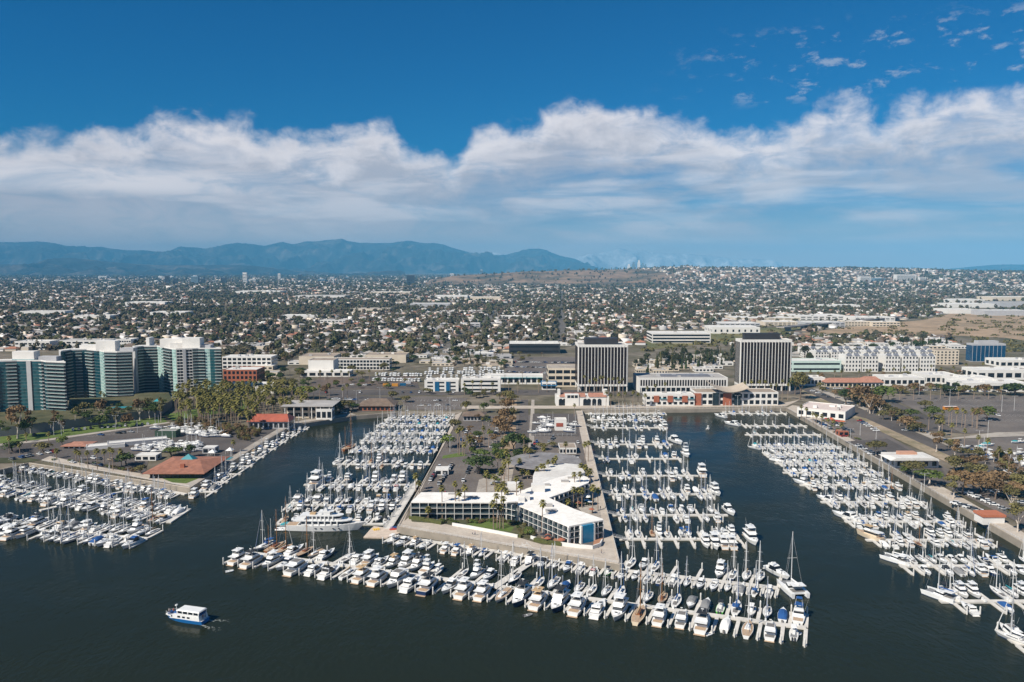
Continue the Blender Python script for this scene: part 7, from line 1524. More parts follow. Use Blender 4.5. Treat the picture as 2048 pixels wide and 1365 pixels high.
cars((1905, 1008), (1975, 1030), 8, 'the long row of the quay car park', .9, R(60)); cars((1925, 985), (2030, 1030), 12, 'the middle row of the quay car park', .85, R(60)); cars((1950, 972), (2050, 1010), 11, 'the upper row of the quay car park', .8, R(60))
cars((1815, 850), (1850, 868), 6, 'the small car park behind the verge trees', .7, 0); cars((1990, 940), (2048, 955), 6, 'the road side of the boat storage', .5, 0); cars((1620, 782), (1700, 812), 7, 'the diagonal road near its crossing', .5); cars((1800, 858), (2040, 968), 9, 'the diagonal road further down', .3)
cars((1640, 778), (2040, 786), 44, 'the shop front row', .6, R(90)); cars((1985, 830), (2000, 834), 2, 'the island of the empty lot', .8, 0); cars((560, 786), (1000, 787), 26, 'the boulevard behind the basin head', .4); cars((640, 770), (830, 774), 22, 'the tan lot behind the boulevard', .45, R(90))
cars((1015, 745), (1090, 748), 22, 'the front row of the lot beside the parking garage', .8, R(90)); cars((1015, 735), (1095, 737), 24, 'the second row of the lot beside the parking garage', .8, R(90)); cars((1015, 725), (1150, 727), 36, 'the far row of the lot beside the parking garage', .75, R(90))
for i in range(26):
    for j in range(5): q = G(1830 + i * 9 + j * 14, 802 + j * 10); STALL.box(q.x, q.y, LZ + .236, .14, 9, .008, 0, R(3))
for i in range(14):
    for j in range(2): q = G(828 + i * 7, 802 + j * 10); STALL.box(q.x, q.y, LZ + .237, .14, 9, .008)
struct(STALL.build('parking_markings', mat('road_paint', (.55, .54, .52), .8, .2, 1)))
for u, v, lab in ((1900, 821, 'orange school bus parked alone in the empty lot'),):
    p = G(u, v); e = empty('school_bus', (p.x, p.y, LZ + .2), R(2)); tag(e, lab, 'bus')
    mb = MB(); mb.box(0, 0, .5, 11, 2.5, 2.5); mb.box(6.1, 0, .5, 1.4, 2.2, 1.3); mb.build('body', mat('bus_orange', (.55, .20, .015), .4, .05), e)
    mb = MB(); mb.box(0, -1.24, 1.8, 10, .1, .7); mb.build('window', GLASS, e); mb = MB(); mb.box(0, 0, 3.0, 10.6, 2.3, .12); mb.build('roof', WHITE, e)
    for x in (-3.6, 4.2):
        for y in (-1.1, 1.1): mb = MB(); mb.tube((x, y - .15, .5), (x, y + .15, .5), .5, .5, 10); mb.build('wheel', CHARC, e)
def lamp(u, v, h, label, two_arm=True):
    p = G(u, v); e = empty('street_lamp', p); tag(e, label, 'street lamp', 'street lamps')
    mb = MB(); mb.tube((0, 0, 0), (0, 0, h), .13, .09); mb.build('pole', ALU, e)
    mb = MB()
    for s in ((-1, 1) if two_arm else (1,)): mb.tube((0, 0, h - .1), (s * 1.8, 0, h + .1), .06, .06, 4); mb.box(s * 1.9, 0, h, .9, .4, .2)
    mb.build('lamp_head', PAINTG, e)
for u, v, h, lab in ((108, 872, 10, 'lamp post on the lawn below the westernmost tower'), (123, 872, 9, 'second lamp post on the lawn below the westernmost tower'), (232, 862, 11, 'lamp post in the middle of the west road'), (275, 866, 9, 'lamp post in the west boat yard'), (957, 940, 9, 'lamp post before the big rounded car park tree'), (900, 905, 10, 'lamp post at the mole pontoon edge'),
    (1757, 800, 13, 'tall twin lamp behind the big brown boulevard tree'), (1838, 792, 16, 'tall lamp mast at the near rim of the empty lot'), (1899, 812, 14, 'twin lamp beside the orange school bus'), (2003, 825, 14, 'twin lamp east of the school bus'), (2028, 822, 12, 'twin lamp near the far end of the empty lot'), (1975, 882, 14, 'twin lamp at the top of the boat storage'), (1957, 905, 14, 'twin lamp among the stored boats'), (1954, 856, 12, 'lamp on the little island of the empty lot'),
    (1690, 845, 9, 'lamp in the east quay lot'), (1720, 872, 9, 'lamp at the lower end of the east quay lot'), (1752, 880, 9, 'lamp by the dark lot of the east quay'), (1848, 985, 10, 'lamp on the promenade below the modern pavilion'), (1700, 885, 9, 'lamp on the promenade by the red kiosk'), (650, 760, 12, 'lamp in the tan lot'), (685, 795, 12, 'lamp by the brick restaurant lot'), (713, 812, 13, 'tall lamp beside the brick restaurant'), (760, 800, 11, 'lamp at the basin head lot'), (900, 822, 11, 'lamp in the wide basin head car park'), (1150, 868, 8, 'lamp by the boat yard fence'), (1288, 815, 10, 'lamp on the promenade before the shop row'), (1475, 815, 10, 'lamp before the curved-roof building'), (2020, 940, 11, 'lamp at the bottom of the boat storage')):
    lamp(u, v, h, lab)
# boats on land
i = 0
for poly, n, what in (([(1900, 890), (2060, 884), (2060, 935), (1985, 926), (1930, 906)], 22, 'on its trailer in the east boat storage lot'), ([(1064, 868), (1067, 840), (1105, 838), (1105, 866)], 20, 'in the fenced boat yard on the mole'), ([(1135, 868), (1135, 850), (1150, 850), (1150, 868)], 6, 'beside the boat yard shop'), ([(262, 902), (350, 886), (400, 888), (400, 905), (300, 908)], 54, 'in the west boat yard'), ([(300, 858), (400, 852), (480, 872), (440, 880), (340, 866)], 54, 'in the storage strip below the palm grove')):
    g = what; k = 0
    while k < n:
        us = [q[0] for q in poly]; vs = [q[1] for q in poly]; u, v = rnd.uniform(min(us), max(us)), rnd.uniform(min(vs), max(vs))
        if not inpoly(np.array([u]), np.array([v]), poly)[0]: continue
        c = rnd.choice(['EO', 'O', 'CB', 'CW', 'EO', 'S', 'O', 'EU', 'CT'] if 'east' in what else ['SN', 'O', 'CW', 'EO', 'SN', 'O']); p = G(u, v); o = boat(c, p.x, p.y, rnd.choice([R(100), R(80), R(-80)]) + rnd.uniform(-.1, .1), rnd.uniform(5.5, 8.5), f'{STY[c][1]} {what}', g, True); o.location.z = LZ + .9; k += 1

# ------------------------------------------------------------------ hills and mountains (polar height fields)
def interp(tab, x): return np.interp(x, [t[0] for t in tab], [t[1] for t in tab])
def fbm(x, y, s, oct=5, seed=0):
    r = np.random.default_rng(seed); out = np.zeros_like(x); a = 1.0; tot = 0
    for o in range(oct):
        for k in range(3):
            t = r.uniform(0, 6.28); ph = r.uniform(0, 6.28, 2); f = s * 2 ** o * r.uniform(.8, 1.25)
            out += a * np.sin((x * math.cos(t) + y * math.sin(t)) * f + ph[0] + 1.3 * np.sin((x * -math.sin(t) + y * math.cos(t)) * f * .6 + ph[1]))
        tot += a * 1.7; a *= .55
    return out / tot
HT = [(740, 574), (820, 573), (860, 563), (905, 554), (950, 551), (1000, 549), (1050, 545), (1090, 545), (1150, 542), (1200, 542), (1260, 540), (1330, 538), (1378, 535), (1400, 538), (1500, 538), (1620, 539), (1690, 538), (1760, 540), (1850, 541), (1920, 544), (2048, 546), (2300, 548)]
HB = [(740, 6200), (900, 5900), (1100, 5500), (1300, 5200), (1500, 4300), (1700, 3900), (2048, 3600), (2300, 3500)]
HR = [(740, 7000), (900, 6800), (1100, 7000), (1300, 7200), (1500, 7400), (1700, 7600), (2048, 7200), (2300, 7000)]
def hill_z(x, y):
    px = CX + 1583 * x / y; d0 = interp(HB, px); d1 = interp(HR, px); zt = CAMH + (540.5 - interp(HT, px)) / 1590 * d1
    t = np.clip((y - d0) / (d1 - d0), 0, 1); s = t * t * (3 - 2 * t); s = s ** np.where(px > 1350, 1.0, .75)
    back = np.clip((y - d1) / 1400, 0, 1); zz = (zt - LZ) * s * (1 - back ** 1.5)
    zz = zz * (1 + .13 * fbm(x, y, .0035, 4, 3) * np.sin(math.pi * np.clip(t, 0, 1)) ) + 7 * fbm(x, y, .006, 4, 8) * np.sin(math.pi * np.clip(t, 0, 1))
    fade = np.clip((px - 740) / 90, 0, 1); return LZ - 1.0 + (zz + .9) * fade
def polar(name, px0, px1, npx, ys, zf, m):
    pxs = np.linspace(px0, px1, npx); PXg, Yg = np.meshgrid(pxs, np.asarray(ys, float)); X = (PXg - CX) / 1583 * Yg; Z = zf(X, Yg, PXg)
    V = np.stack([X, Yg, Z], -1).reshape(-1, 3); i = np.arange(len(ys) - 1)[:, None] * npx + np.arange(npx - 1)[None]; Fq = np.stack([i, i + 1, i + npx + 1, i + npx], -1).reshape(-1, 4)
    me = np_mesh(name, V, Fq, [m]); me.polygons.foreach_set('use_smooth', np.ones(len(Fq), bool)); return struct(obj(name, me))
polar('hills', 735, 2300, 380, np.linspace(3450, 9000, 110), lambda X, Y, P_: hill_z(X, Y), HILLM)
MT = [(-260, 492), (-60, 489), (0, 487), (79, 484), (137, 491), (205, 493), (256, 499), (291, 499), (325, 502), (342, 499), (362, 491), (410, 496), (450, 488), (478, 485), (500, 491), (530, 495), (568, 487), (588, 491), (615, 485), (643, 486), (684, 481), (702, 487), (740, 487), (783, 489), (823, 487), (865, 491), (890, 492), (913, 498), (947, 504), (988, 510), (1008, 511), (1030, 505), (1056, 499), (1077, 500), (1095, 505), (1111, 512), (1150, 522), (1200, 545), (1260, 552)]
FT = [(-260, 525), (0, 530), (65, 530), (85, 525), (110, 520), (144, 519), (175, 522), (205, 525), (256, 528), (342, 530), (445, 533), (547, 540), (640, 548), (720, 556), (800, 560)]
def ridge(tab, D1, D0, rough, seed, sp):
    def f(X, Y, P_):
        zt = CAMH + (540.5 - interp(tab, P_)) / 1590 * D1; t = np.clip((Y - D0) / (D1 - D0), 0, 1); b = np.clip((Y - D1) / (D1 * .12), 0, 1)
        n = fbm(X, Y, sp, 6, seed); rg = 1 - np.abs(fbm(X, Y * .5, sp * 1.9, 6, seed + 1)) * 3
        return -5 + (zt + 5) * t ** 1.15 * (1 - b) + rough * (n * .5 + rg * .6 - .3) * np.sin(math.pi * t) ** .8 + rough * .2 * n * t
    return f
polar('mountains', -330, 1270, 560, np.linspace(20000, 28200, 120), ridge(MT, 26500, 20500, 420, 2, .0010), MOUNT)
polar('foothills', -330, 810, 320, np.linspace(13500, 18600, 70), ridge(FT, 17500, 13800, 150, 5, .0016), MOUNT)
SNOW = two('snowy_peaks', (.30, .30, .31), (.50, .50, .51), .0016, .50, .64, .9, 10, .2, .01)
polar('snowy_mountains', 880, 1700, 200, np.linspace(28500, 31800, 50), ridge([(880, 513), (925, 503), (950, 504), (1000, 507), (1050, 515), (1120, 518), (1180, 512), (1215, 506), (1240, 498), (1262, 503), (1285, 501), (1310, 507), (1360, 509), (1420, 511), (1460, 519), (1540, 524), (1620, 545), (1700, 555)], 30500, 28700, 330, 9, .001), SNOW)
polar('far_hill', 1840, 2350, 60, np.linspace(20000, 24000, 20), ridge([(1840, 552), (1880, 541), (1940, 536), (1990, 531), (2048, 530), (2200, 528), (2350, 535)], 23000, 20500, 60, 12, .001), MOUNT)
def land_z(x, y):
    px = CX + 1583 * x / np.maximum(y, 1); z = np.full(np.shape(x), LZ)
    return np.where((px > 735) & (y > 3450) & (y < 9000), np.maximum(hill_z(x, y), LZ - .5), z)

# ------------------------------------------------------------------ the city: houses and trees out to the hills
EXCL = [[(1280, 700), (1480, 656), (1610, 648), (1610, 664), (1480, 688), (1300, 716)], [(1556, 676), (1700, 652), (1850, 636), (1900, 625), (2300, 620), (2300, 735), (2015, 735), (1925, 735), (1920, 690), (1880, 676), (1700, 672)],
        [(-200, 900), (-200, 702), (440, 702), (460, 900)], [(430, 900), (430, 730), (540, 724), (660, 714), (1010, 708), (1100, 706), (1120, 692), (1300, 690), (1420, 688), (1500, 700), (1480, 715), (1280, 735), (1280, 900)], [(1270, 900), (1270, 745), (1480, 728), (1600, 715), (1640, 692), (1900, 690), (2300, 735), (2300, 900)],
        [(1290, 690), (1300, 660), (1425, 660), (1425, 690)]]
HILLBARE = [(820, 578), (900, 548), (1260, 536), (1330, 545), (1330, 566), (1200, 572), (1000, 570)]
BIGZ = [[(1420, 668), (1425, 650), (1560, 640), (1780, 634), (1800, 640), (1700, 650), (1560, 662)], [(1880, 636), (1890, 592), (2300, 585), (2300, 628)]]
def fit(px, py, polys):
    r = np.zeros(px.shape, bool)
    for p in polys: r |= inpoly(px, py, p)
    return r
def spread_pts(n, y0, y1, power, seed, lo=-260, hi=2300):
    """more points close by, thinning with distance; street grid ruled along the mole axis"""
    r = np.random.default_rng(seed); t = r.uniform(0, 1, n); y = (y0 ** power + t * (y1 ** power - y0 ** power)) ** (1 / power); px = r.uniform(lo, hi, n)
    return (px - CX) / 1583 * y, y, r
WALLS = [mat('house_wall_white', (.70, .68, .65), .9, .1, .02), mat('house_wall_cream', (.60, .52, .42), .9, .1, .02), mat('house_wall_pink', (.54, .38, .30), .9, .1, .02), mat('house_wall_grey', (.38, .37, .36), .9, .1, .02)]
ROOFS = [mat('house_roof_grey', (.34, .315, .29), .9, .15, .02), mat('house_roof_brown', (.155, .115, .09), .9, .15, .02), mat('house_roof_pale', (.58, .54, .50), .9, .1, .02), mat('house_roof_clay', (.34, .15, .09), .9, .15, .02), ROOFW]
def house_tpl(flat):
    if flat: v = [(-.5, -.5, -.3), (.5, -.5, -.3), (.5, .5, -.3), (-.5, .5, -.3), (-.5, -.5, 1), (.5, -.5, 1), (.5, .5, 1), (-.5, .5, 1), (-.1, -.1, 1), (.15, -.1, 1), (.15, .15, 1.25), (-.1, .15, 1.25)]; f = [(0, 1, 5, 4), (1, 2, 6, 5), (2, 3, 7, 6), (3, 0, 4, 7), (4, 5, 6, 7), (8, 9, 10, 11)]; m = [0, 0, 0, 0, 1, 1]
    else: v = [(-.5, -.5, -.3), (.5, -.5, -.3), (.5, .5, -.3), (-.5, .5, -.3), (-.5, -.5, .62), (.5, -.5, .62), (.5, .5, .62), (-.5, .5, .62), (-.3, 0, 1), (.3, 0, 1), (-.56, -.56, .6), (.56, -.56, .6), (.56, .56, .6), (-.56, .56, .6)]; f = [(0, 1, 5, 4), (1, 2, 6, 5), (2, 3, 7, 6), (3, 0, 4, 7), (10, 11, 9, 8), (12, 13, 8, 9), (11, 12, 9, 9), (13, 10, 8, 8)]; m = [0, 0, 0, 0, 1, 1, 1, 1]
    return np.array(v, float), np.array(f), np.array(m)
def scatter_np(name, tpl, x, y, z, sx, sy, sz, rot, mats, mi):
    V, Fq, _ = tpl; n = len(x); c, s = np.cos(rot), np.sin(rot); lx = V[None, :, 0] * sx[:, None]; ly = V[None, :, 1] * sy[:, None]
    W_ = np.stack([x[:, None] + lx * c[:, None] - ly * s[:, None], y[:, None] + lx * s[:, None] + ly * c[:, None], z[:, None] + V[None, :, 2] * sz[:, None]], -1).reshape(-1, 3)
    FF = (Fq[None] + (np.arange(n) * len(V))[:, None, None]).reshape(-1, 4); return W_, FF, mi.reshape(-1)
def city_houses():
    parts = []; near = []
    for (n, y0, y1, pw, seed, size, flatp) in ((11000, 1000, 2200, 1.6, 1, 1.0, .3), (20000, 2000, 4500, 1.3, 2, 1.05, .4), (21000, 4200, 9000, .9, 3, 1.5, .55), (9000, 8500, 14500, .8, 4, 2.4, .7)):
        x, y, r = spread_pts(n, y0, y1, pw, seed)
        if y0 < 4000:                                              # settle onto the street grid
            ga = AX + .02; c, s = math.cos(-ga), math.sin(-ga); gx = x * math.cos(ga) - y * math.sin(ga); gy = x * math.sin(ga) + y * math.cos(ga)
            gx = np.round(gx / 17) * 17 + r.normal(scale=1.6, size=n); blk = np.floor(gy / 75); side = r.integers(0, 2, n); gy = blk * 75 + 16 + side * 40 + r.normal(scale=3, size=n)
            bx = np.floor(gx / 170); gx = gx + 8 * (bx % 2); keep = np.abs((gx % 170) - 85) < 74; x = gx * math.cos(ga) + gy * math.sin(ga); y = -gx * math.sin(ga) + gy * math.cos(ga)
            _, ui = np.unique(np.stack([np.round(gx / 14), np.round(gy / 14)], 1), axis=0, return_index=True); kk = np.zeros(n, bool); kk[ui] = True; keep &= kk
        else: keep = np.ones(n, bool)
        z = land_z(x, y); px, py = PX(x, y, z)
        keep &= ~fit(px, py, EXCL + [HILLBARE]) & (px > -250) & (px < 2300) & ~fit(px, py, BIGZ)
        park = fbm(x, y, .0022, 3, 31) > .52; keep &= ~park
        keep &= ~((px < 780) & (y > 10300) & (r.uniform(0, 1, n) < .8))
        keep &= ~((px > 1300) & (y > 4600) & (r.uniform(0, 1, n) < .45))
        x, y, z, px = x[keep], y[keep], z[keep], px[keep]; m = len(x)
        flat = r.uniform(0, 1, m) < flatp; big = (r.uniform(0, 1, m) < .10) & (fbm(x, y, .0013, 3, 17) > .05)
        sx = r.uniform(9, 15, m) * size * np.where(big, 2.2, 1); sy = r.uniform(9, 16, m) * size * np.where(big, 1.5, 1); sz = r.uniform(4.2, 7.2, m) * np.where(big, 1.5, 1) * (1 + .25 * (size - 1))
        rot = -AX + np.where(r.uniform(0, 1, m) < .5, 0, math.pi / 2) + r.normal(scale=.05, size=m); wi = r.choice(4, m, p=[.30, .31, .22, .17])
        ri = np.where(flat, r.choice([0, 2, 4, 1, 2, 0], m), r.choice([0, 1, 2, 3, 1, 0, 1], m))
        for fl in (0, 1):
            k = flat == bool(fl); tp = house_tpl(fl); mi = np.where(tp[2][None] == 0, wi[k][:, None], 4 + ri[k][:, None]); parts.append((tp, x[k], y[k], z[k], sx[k], sy[k], sz[k], rot[k], wi[k], ri[k], fl))
    # nearest ones as separate houses
    allc = []
    for pi, p in enumerate(parts):
        px, py = PX(p[1], p[2], p[3]); vis = (px > 0) & (px < 2048); d = np.where(vis, p[2], 1e9)
        for i in np.argsort(d)[:400]:
            if d[i] < 1e9: allc.append((d[i], pi, i))
    allc.sort(); chosen = allc[:300]; drop = {}
    WN = ['white', 'cream', 'pinkish', 'grey']; RN = ['grey', 'brown', 'pale', 'clay-tiled', 'white']
    for d, pi, i in chosen:
        tp, x, y, z, sx, sy, sz, rot, wi, ri, fl = parts[pi]; drop.setdefault(pi, set()).add(int(i)); V, Fq, mm = tp; k = (fl, int(wi[i]), int(ri[i]))
        if k not in HM:
            a = MB(); b = MB(); a.add(V[:8], [tuple(f) for f, q in zip(Fq, mm) if q == 0])
            b.add(V, [tuple(dict.fromkeys(int(t) for t in f)) for f, q in zip(Fq, mm) if q == 1]); HM[k] = (a.mesh('house', [WALLS[k[1]]]), b.mesh('roof', [ROOFS[k[2]]]))
        o = obj('house', HM[k][0], None, (x[i], y[i], z[i]), rot[i], (sx[i], sy[i], sz[i])); obj('roof', HM[k][1], o)
        px = float(PX(x[i], y[i], z[i])[0]); w = 'behind the glass towers' if px < 480 else 'behind the grid-fronted hotel' if px < 850 else 'behind the long black office' if px < 1150 else 'beyond the first striped tower' if px < 1420 else 'beyond the second striped tower'
        lab = f'{"flat-roofed" if fl else "hip-roofed"} {WN[k[1]]} house with {RN[k[2]]} roof {w}'; tag(o, lab, 'house', 'nearest houses ' + w)
    VV, FF, MM = [], [], []; off = 0
    for pi, p in enumerate(parts):
        keep = np.ones(len(p[1]), bool)
        for i in drop.get(pi, ()): keep[i] = False
        tp, x, y, z, sx, sy, sz, rot, wi, ri, fl = p; mi = np.where(tp[2][None] == 0, wi[keep][:, None], 4 + ri[keep][:, None])
        v, f, m = scatter_np('x', tp, x[keep], y[keep], z[keep], sx[keep], sy[keep], sz[keep], rot[keep], None, mi); VV.append(v); FF.append(f + off); MM.append(m); off += len(v)
    me = np_mesh_q('distant_houses', np.concatenate(VV), np.concatenate(FF), WALLS + ROOFS, np.concatenate(MM)); o = obj('distant_houses', me); o['kind'] = 'stuff'; o['label'] = 'countless pale houses of the city plain fading towards the hills'; return parts
def np_mesh_q(name, V, Fq, mats, mi):
    """quads, where a repeated last corner means a triangle"""
    tri = Fq[:, 2] == Fq[:, 3]; me = bpy.data.meshes.new(name); ln = np.where(tri, 3, 4).astype(np.int32); st = np.concatenate([[0], np.cumsum(ln)[:-1]]).astype(np.int32)
    mask = np.ones(Fq.shape, bool); mask[tri, 3] = False; me.vertices.add(len(V)); me.vertices.foreach_set('co', np.asarray(V, np.float32).ravel()); me.loops.add(int(ln.sum())); me.loops.foreach_set('vertex_index', Fq[mask].astype(np.int32))
    me.polygons.add(len(Fq)); me.polygons.foreach_set('loop_start', st); me.polygons.foreach_set('material_index', mi.astype(np.int32))
    for m in mats: me.materials.append(m)
    me.update(calc_edges=True); return me
HM = {}
city_houses()
def city_trees():
    LM = [leafmat('far_leaf_dark', (.070, .066, .040)), leafmat('far_leaf_olive', (.115, .098, .054)), leafmat('far_leaf_green', (.078, .084, .034)), leafmat('far_leaf_brown', (.13, .094, .062))]
    VV, MM = [], []
    for (n, y0, y1, pw, seed, nq, size) in ((9500, 950, 2300, 1.6, 11, 34, 1.0), (19000, 2100, 4500, 1.3, 12, 16, 1.1), (16500, 4200, 9000, .9, 13, 9, 1.6), (9500, 8500, 14500, .8, 14, 6, 2.4)):
        x, y, r = spread_pts(n, y0, y1, pw, seed); k = r.integers(0, n, n // 2); x[: n // 2] = x[k] + r.normal(scale=14 * size, size=n // 2); y[: n // 2] = y[k] + r.normal(scale=10 * size, size=n // 2); y = np.maximum(y, 900)
        z = land_z(x, y); px, py = PX(x, y, z); ga = AX + .02; gx = x * math.cos(ga) - y * math.sin(ga); keep = ~((y < 4500) & (np.abs((gx % 170) - 85) > 79) & (r.uniform(0, 1, n) < .85)); keep &= ~fit(px, py, EXCL) & (px > -260) & (px < 2300) & ~(fit(px, py, BIGZ) & (r.uniform(0, 1, n) < .8)) & ~(inpoly(px, py, HILLBARE) & (r.uniform(0, 1, n) < .72))
        x, y, z = x[keep], y[keep], z[keep]; m = len(x); h = r.uniform(5, 12, m) * size; tall = r.uniform(0, 1, m) < .10; h = np.where(tall, h * 1.45, h); w = h * r.uniform(.42, .75, m) * np.where(tall, .5, 1)
        d = r.normal(size=(m, nq, 3)); d /= np.linalg.norm(d, axis=2)[..., None]; d *= (r.uniform(.3, 1, (m, nq)) ** .4)[..., None]
        c = np.stack([x[:, None] + d[..., 0] * w[:, None] * .8, y[:, None] + d[..., 1] * w[:, None] * .8, z[:, None] + h[:, None] * (.56 + .44 * d[..., 2])], -1)
        nn = d + r.normal(scale=.4, size=d.shape) + np.array([0, -.15, .25]); nn /= np.linalg.norm(nn, axis=2)[..., None]; t = np.cross(nn, r.normal(size=d.shape)); t /= np.linalg.norm(t, axis=2)[..., None]; b = np.cross(nn, t)
        s = (w[:, None] * r.uniform(.30, .58, (m, nq)) * (34 / nq) ** .28)[..., None]; q = np.stack([c - t * s, c + b * s * .8, c + t * s, c - b * s * .8], 2); VV.append(q.reshape(-1, 3)); mi = r.choice(4, m, p=[.34, .28, .22, .16]); MM.append(np.repeat(mi, nq))
    V = np.concatenate(VV); me = np_mesh('distant_trees', V, np.arange(len(V)).reshape(-1, 4), LM, np.concatenate(MM)); o = obj('distant_trees', me); o['kind'] = 'stuff'; o['label'] = 'trees scattered all through the city plain'
city_trees()
def streets():
    """the avenues of the plain, running away from the harbour, and their cross streets"""
    ga = AX + .02; mb = MB(); c, s = math.cos(ga), math.sin(ga)
    def ok(x, y): px, py = PX(x, y, LZ); return not fit(np.array([px]), np.array([py]), EXCL + BIGZ)[0] and -300 < px < 2350
    for i in range(-22, 24):
        for j in range(44):
            gy = 960 + j * 75; gx = i * 170.0; x, y = gx * c + gy * s, -gx * s + gy * c; w = 6.5 if i % 4 else 10
            if y > 4200 or not ok(x, y): continue
            q = [(gx - w, gy), (gx + w, gy), (gx + w, gy + 75), (gx - w, gy + 75)]; mb.add([(a * c + b * s, -a * s + b * c, LZ + .05) for a, b in q], [(0, 1, 2, 3)])
            if j % 1 == 0: q = [(gx + w, gy - 4), (gx + 170 - w, gy - 4), (gx + 170 - w, gy + 4), (gx + w, gy + 4)]; mb.add([(a * c + b * s, -a * s + b * c, LZ + .05) for a, b in q], [(0, 1, 2, 3)])
    struct(mb.build('road', two('street_asphalt', (.15, .135, .118), (.10, .09, .08), .05, .35, .65)))
streets()
def scrub():
    """bushes on the dry field: ground cover"""
    r = np.random.default_rng(44); P_ = []
    while len(P_) < 260:
        u, v = r.uniform(1290, 2150), r.uniform(626, 705)
        if fit(np.array([u]), np.array([v]), EXCL[:2])[0] and r.uniform() < .9: P_.append(G(u, v))
    nq = 16; m = len(P_); x = np.array([p.x for p in P_]); y = np.array([p.y for p in P_]); w = r.uniform(2, 6, m); d = r.normal(size=(m, nq, 3)); d /= np.linalg.norm(d, axis=2)[..., None]
    c = np.stack([x[:, None] + d[..., 0] * w[:, None] * 1.6, y[:, None] + d[..., 1] * w[:, None], LZ + .8 + np.abs(d[..., 2]) * w[:, None] * .5], -1); t = r.normal(size=d.shape); t /= np.linalg.norm(t, axis=2)[..., None]; b = np.cross(d, t); s = (w[:, None] * r.uniform(.3, .6, (m, nq)))[..., None]
    V = np.stack([c - t * s, c + b * s, c + t * s, c - b * s], 2).reshape(-1, 3); o = obj('scrub_bushes', np_mesh('scrub_bushes', V, np.arange(len(V)).reshape(-1, 4), [LEAF['olive']])); o['kind'] = 'stuff'; o['label'] = 'low scrub scattered over the dry fields'
scrub()
# large flat sheds and offices in the middle distance
r7 = random.Random(77); k = 0
SPOTS = [(1440, 1520, 655, 648, 60), (1530, 1600, 652, 645, 60), (1470, 1600, 643, 637, 90), (1610, 1690, 655, 646, 50), (1690, 1740, 653, 644, 40), (1600, 1700, 641, 633, 90), (1710, 1790, 645, 636, 60), (1745, 1800, 654, 645, 30), (1895, 1960, 628, 620, 70), (1970, 2060, 632, 622, 60), (1900, 1990, 616, 609, 90), (2000, 2090, 615, 606, 90), (1905, 1970, 606, 600, 90), (1985, 2080, 602, 595, 100), (1440, 1500, 636, 629, 50), (1330, 1400, 655, 648, 40), (1150, 1230, 672, 665, 30), (560, 640, 640, 632, 50), (700, 780, 625, 618, 50), (820, 900, 616, 608, 60), (590, 690, 598, 592, 90), (470, 560, 588, 583, 110), (250, 330, 612, 605, 60), (40, 130, 632, 623, 40), (150, 220, 640, 632, 40), (300, 370, 632, 625, 50), (940, 1000, 603, 595, 60), (870, 935, 598, 592, 80), (740, 820, 590, 585, 110), (1500, 1590, 622, 616, 60), (1640, 1720, 618, 611, 60), (640, 700, 650, 641, 30), (880, 960, 655, 648, 26), (1000, 1060, 640, 633, 30), (30, 100, 700, 684, 26), (120, 215, 697, 682, 26), (225, 262, 694, 680, 26), (470, 520, 700, 690, 24)]
for u0, u1, vb, vt, dep in SPOTS:
    w = 'beyond the dry field' if u0 > 1880 else 'behind the second striped tower' if u0 > 1420 and vb > 630 else 'among the houses'
    c, m = r7.choice([('white', PAINTW), ('cream', PAINTC), ('pale grey', PAINTG), ('white', PAINTW)]); side = 'just behind the glass towers' if vb > 675 and u0 < 300 else f'{w}, {ordw(k)} of these broad blocks'
    e, W_, H_ = block('commercial_block', u0, u1, vb, vt, dep, f'broad {c} block {side}', 'building', m, r7.choice([ROOFW, ROOFW, ROOFG]), 2, 8 if vb > 640 else 0, wfrac=(.7, .4), parapet=.8, gear=3 if vb > 610 else 0, group='broad flat blocks of the plain', mx=16); k += 1
TOWERS = [(318, 346, 561, 554, 2), (330, 338, 571, 553, 0), (347, 355, 571, 558, 0), (383, 397, 571, 554, 1), (401, 408, 571, 559, 0), (442, 452, 570, 557, 0), (486, 494, 569, 547, 2), (556, 561, 564, 549, 2), (597, 603, 564, 551, 0), (814, 829, 572, 552, 0), (813, 818, 572, 553, 0), (960, 966, 548, 542, 1), (900, 908, 553, 549, 2), (198, 214, 561, 554, 2), (278, 288, 560, 553, 0), (110, 130, 568, 562, 2), (715, 719, 583, 572, 2), (1718, 1740, 571, 555, 2), (1746, 1768, 574, 558, 1), (1706, 1748, 576, 568, 1), (1884, 1906, 586, 570, 0), (1790, 1830, 557, 551, 2), (1838, 1850, 563, 557, 2), (1976, 1992, 577, 566, 3), (220, 232, 566, 560, 2), (500, 512, 566, 560, 2), (636, 650, 566, 560, 1), (660, 668, 563, 556, 2), (690, 700, 562, 556, 1)]
TM = [mat('far_tower_dark', (.05, .055, .065), .4, .1), mat('far_tower_blue', (.16, .24, .30), .4, .1), PAINTW, WALLS[2]]; TN = ['dark', 'blue-grey', 'white', 'pinkish']
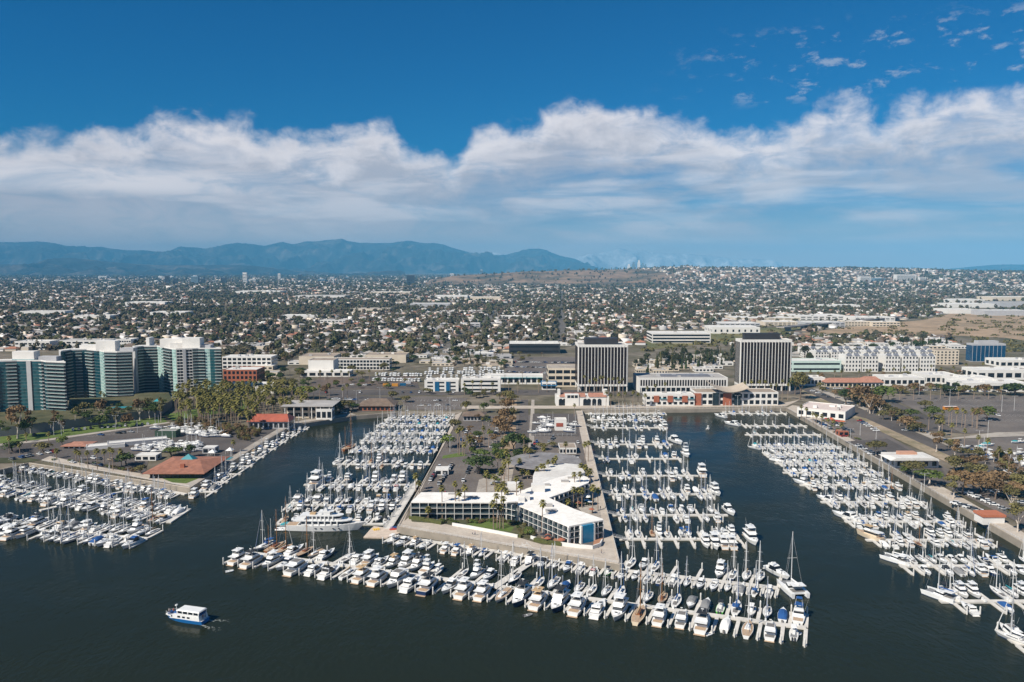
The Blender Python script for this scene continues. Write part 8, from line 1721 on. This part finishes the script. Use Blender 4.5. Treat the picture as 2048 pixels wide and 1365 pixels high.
for i, (u0, u1, vb, vt, c) in enumerate(TOWERS):
    Y = CAMH * 1583 / max(vb - 540.5, 9) if not 1700 < u0 < 2000 else 5200.0; Y = min(Y, 9600)
    x0, x1 = (u0 - CX) / 1583 * Y, (u1 - CX) / 1583 * Y; z0 = float(land_z(np.array([(x0 + x1) / 2]), np.array([Y]))[0]); z1 = CAMH + (540.5 - vt) / 1590 * Y; w = x1 - x0
    e = empty('distant_tower', ((x0 + x1) / 2, Y, z0 - 2)); lab = f'{TN[c]} high-rise far across the plain, {ordw(i)} of the scattered high-rises'; tag(e, lab, 'high-rise', 'high-rises across the plain')
    mb = MB(); mb.box(0, 0, 0, w, w * .7 if w < 60 else 40, z1 - z0 + 2); mb.build('wall', TM[c], e); mb = MB(); mb.box(0, 0, z1 - z0 + 2, w * .5, w * .3, 4); mb.build('roof_plant', TM[(c + 1) % 3], e)
    mb = MB()
    for k in range(6): mb.box(0, -(w * .35 if w < 60 else 20) - .3, (z1 - z0) * (.12 + .14 * k), w * .9, .5, (z1 - z0) * .05)
    mb.build('window', GLASS, e)
# the downtown cluster behind the hills
for i, (u0, u1, vt, c, lab) in enumerate([(1275, 1280, 522, 2, 'pale stepped skyscraper, tallest of the downtown cluster behind the hills'), (1264, 1270, 526, 1, 'blue skyscraper just west of the tallest downtown tower'), (1255, 1260, 530, 2, 'pale slab in the downtown cluster'), (1282, 1288, 528, 1, 'blue tower just east of the tallest downtown tower'), (1289, 1293, 530, 1, 'easternmost blue tower of the downtown cluster'), (1246, 1251, 537, 2, 'low pale block at the downtown cluster edge'), (1227, 1233, 537, 1, 'small blue block west of the downtown cluster'), (1320, 1323, 533, 0, 'thin dark mast-like tower beyond the hills')]):
    Y = 11000.0; x0, x1 = (u0 - CX) / 1583 * Y, (u1 - CX) / 1583 * Y; z1 = CAMH + (540.5 - vt) / 1590 * Y; w = x1 - x0; e = empty('skyscraper', ((x0 + x1) / 2, Y, 0)); tag(e, lab, 'skyscraper')
    mb = MB(); mb.box(0, 0, 0, w, w, z1 * .86); mb.box(0, 0, z1 * .86, w * .6, w * .6, z1 * .14); mb.build('wall', TM[c], e)
# overpass and water tank
a, b = G(1560, 664), G(1800, 641); d = b - a; e = empty('road_bridge', a, math.atan2(d.y, d.x)); tag(e, 'long low concrete road bridge crossing the dry field', 'bridge')
mb = MB(); mb.box(d.length / 2, 0, 7, d.length, 16, 1.4); mb.build('deck', PAVE, e); cm = MB(); cm.box(0, 0, -1, 1.6, 12, 8); cme = cm.mesh('pier', [PAINTG])
for i in range(9): obj('pier', cme, e, (d.length * (i + .5) / 9, 0, 0))
for s in (-1, 1): mb = MB(); mb.box(d.length / 2, s * 7.8, 8.4, d.length, .4, 1.1); mb.build('parapet', PAINTG, e)

# ------------------------------------------------------------------ air
def haze():
    m = bpy.data.materials.new('haze_air'); m.use_nodes = True; nt = m.node_tree; N = nt.nodes
    for n in list(N): N.remove(n)
    out = N.new('ShaderNodeOutputMaterial'); v = N.new('ShaderNodeVolumePrincipled'); nt.links.new(v.outputs[0], out.inputs['Volume'])
    v.inputs['Color'].default_value = HAZE_COL; v.inputs['Density'].default_value = HAZE_DEN; v.inputs['Anisotropy'].default_value = -0.25
    v.inputs['Density Attribute'].default_value = ''; v.inputs['Temperature Attribute'].default_value = ''; v.inputs['Color Attribute'].default_value = ''; v.inputs['Blackbody Intensity'].default_value = 0; v.inputs['Emission Strength'].default_value = 0
    mb = MB(); mb.box(0, 16200, -1, 66000, 33600, 1090); o = mb.build('haze', m); o['kind'] = 'stuff'; o['label'] = 'thin bluish haze hanging over the city'
HAZE_COL = (0.16, 0.54, 0.88, 1); HAZE_DEN = 4.9e-5
haze()
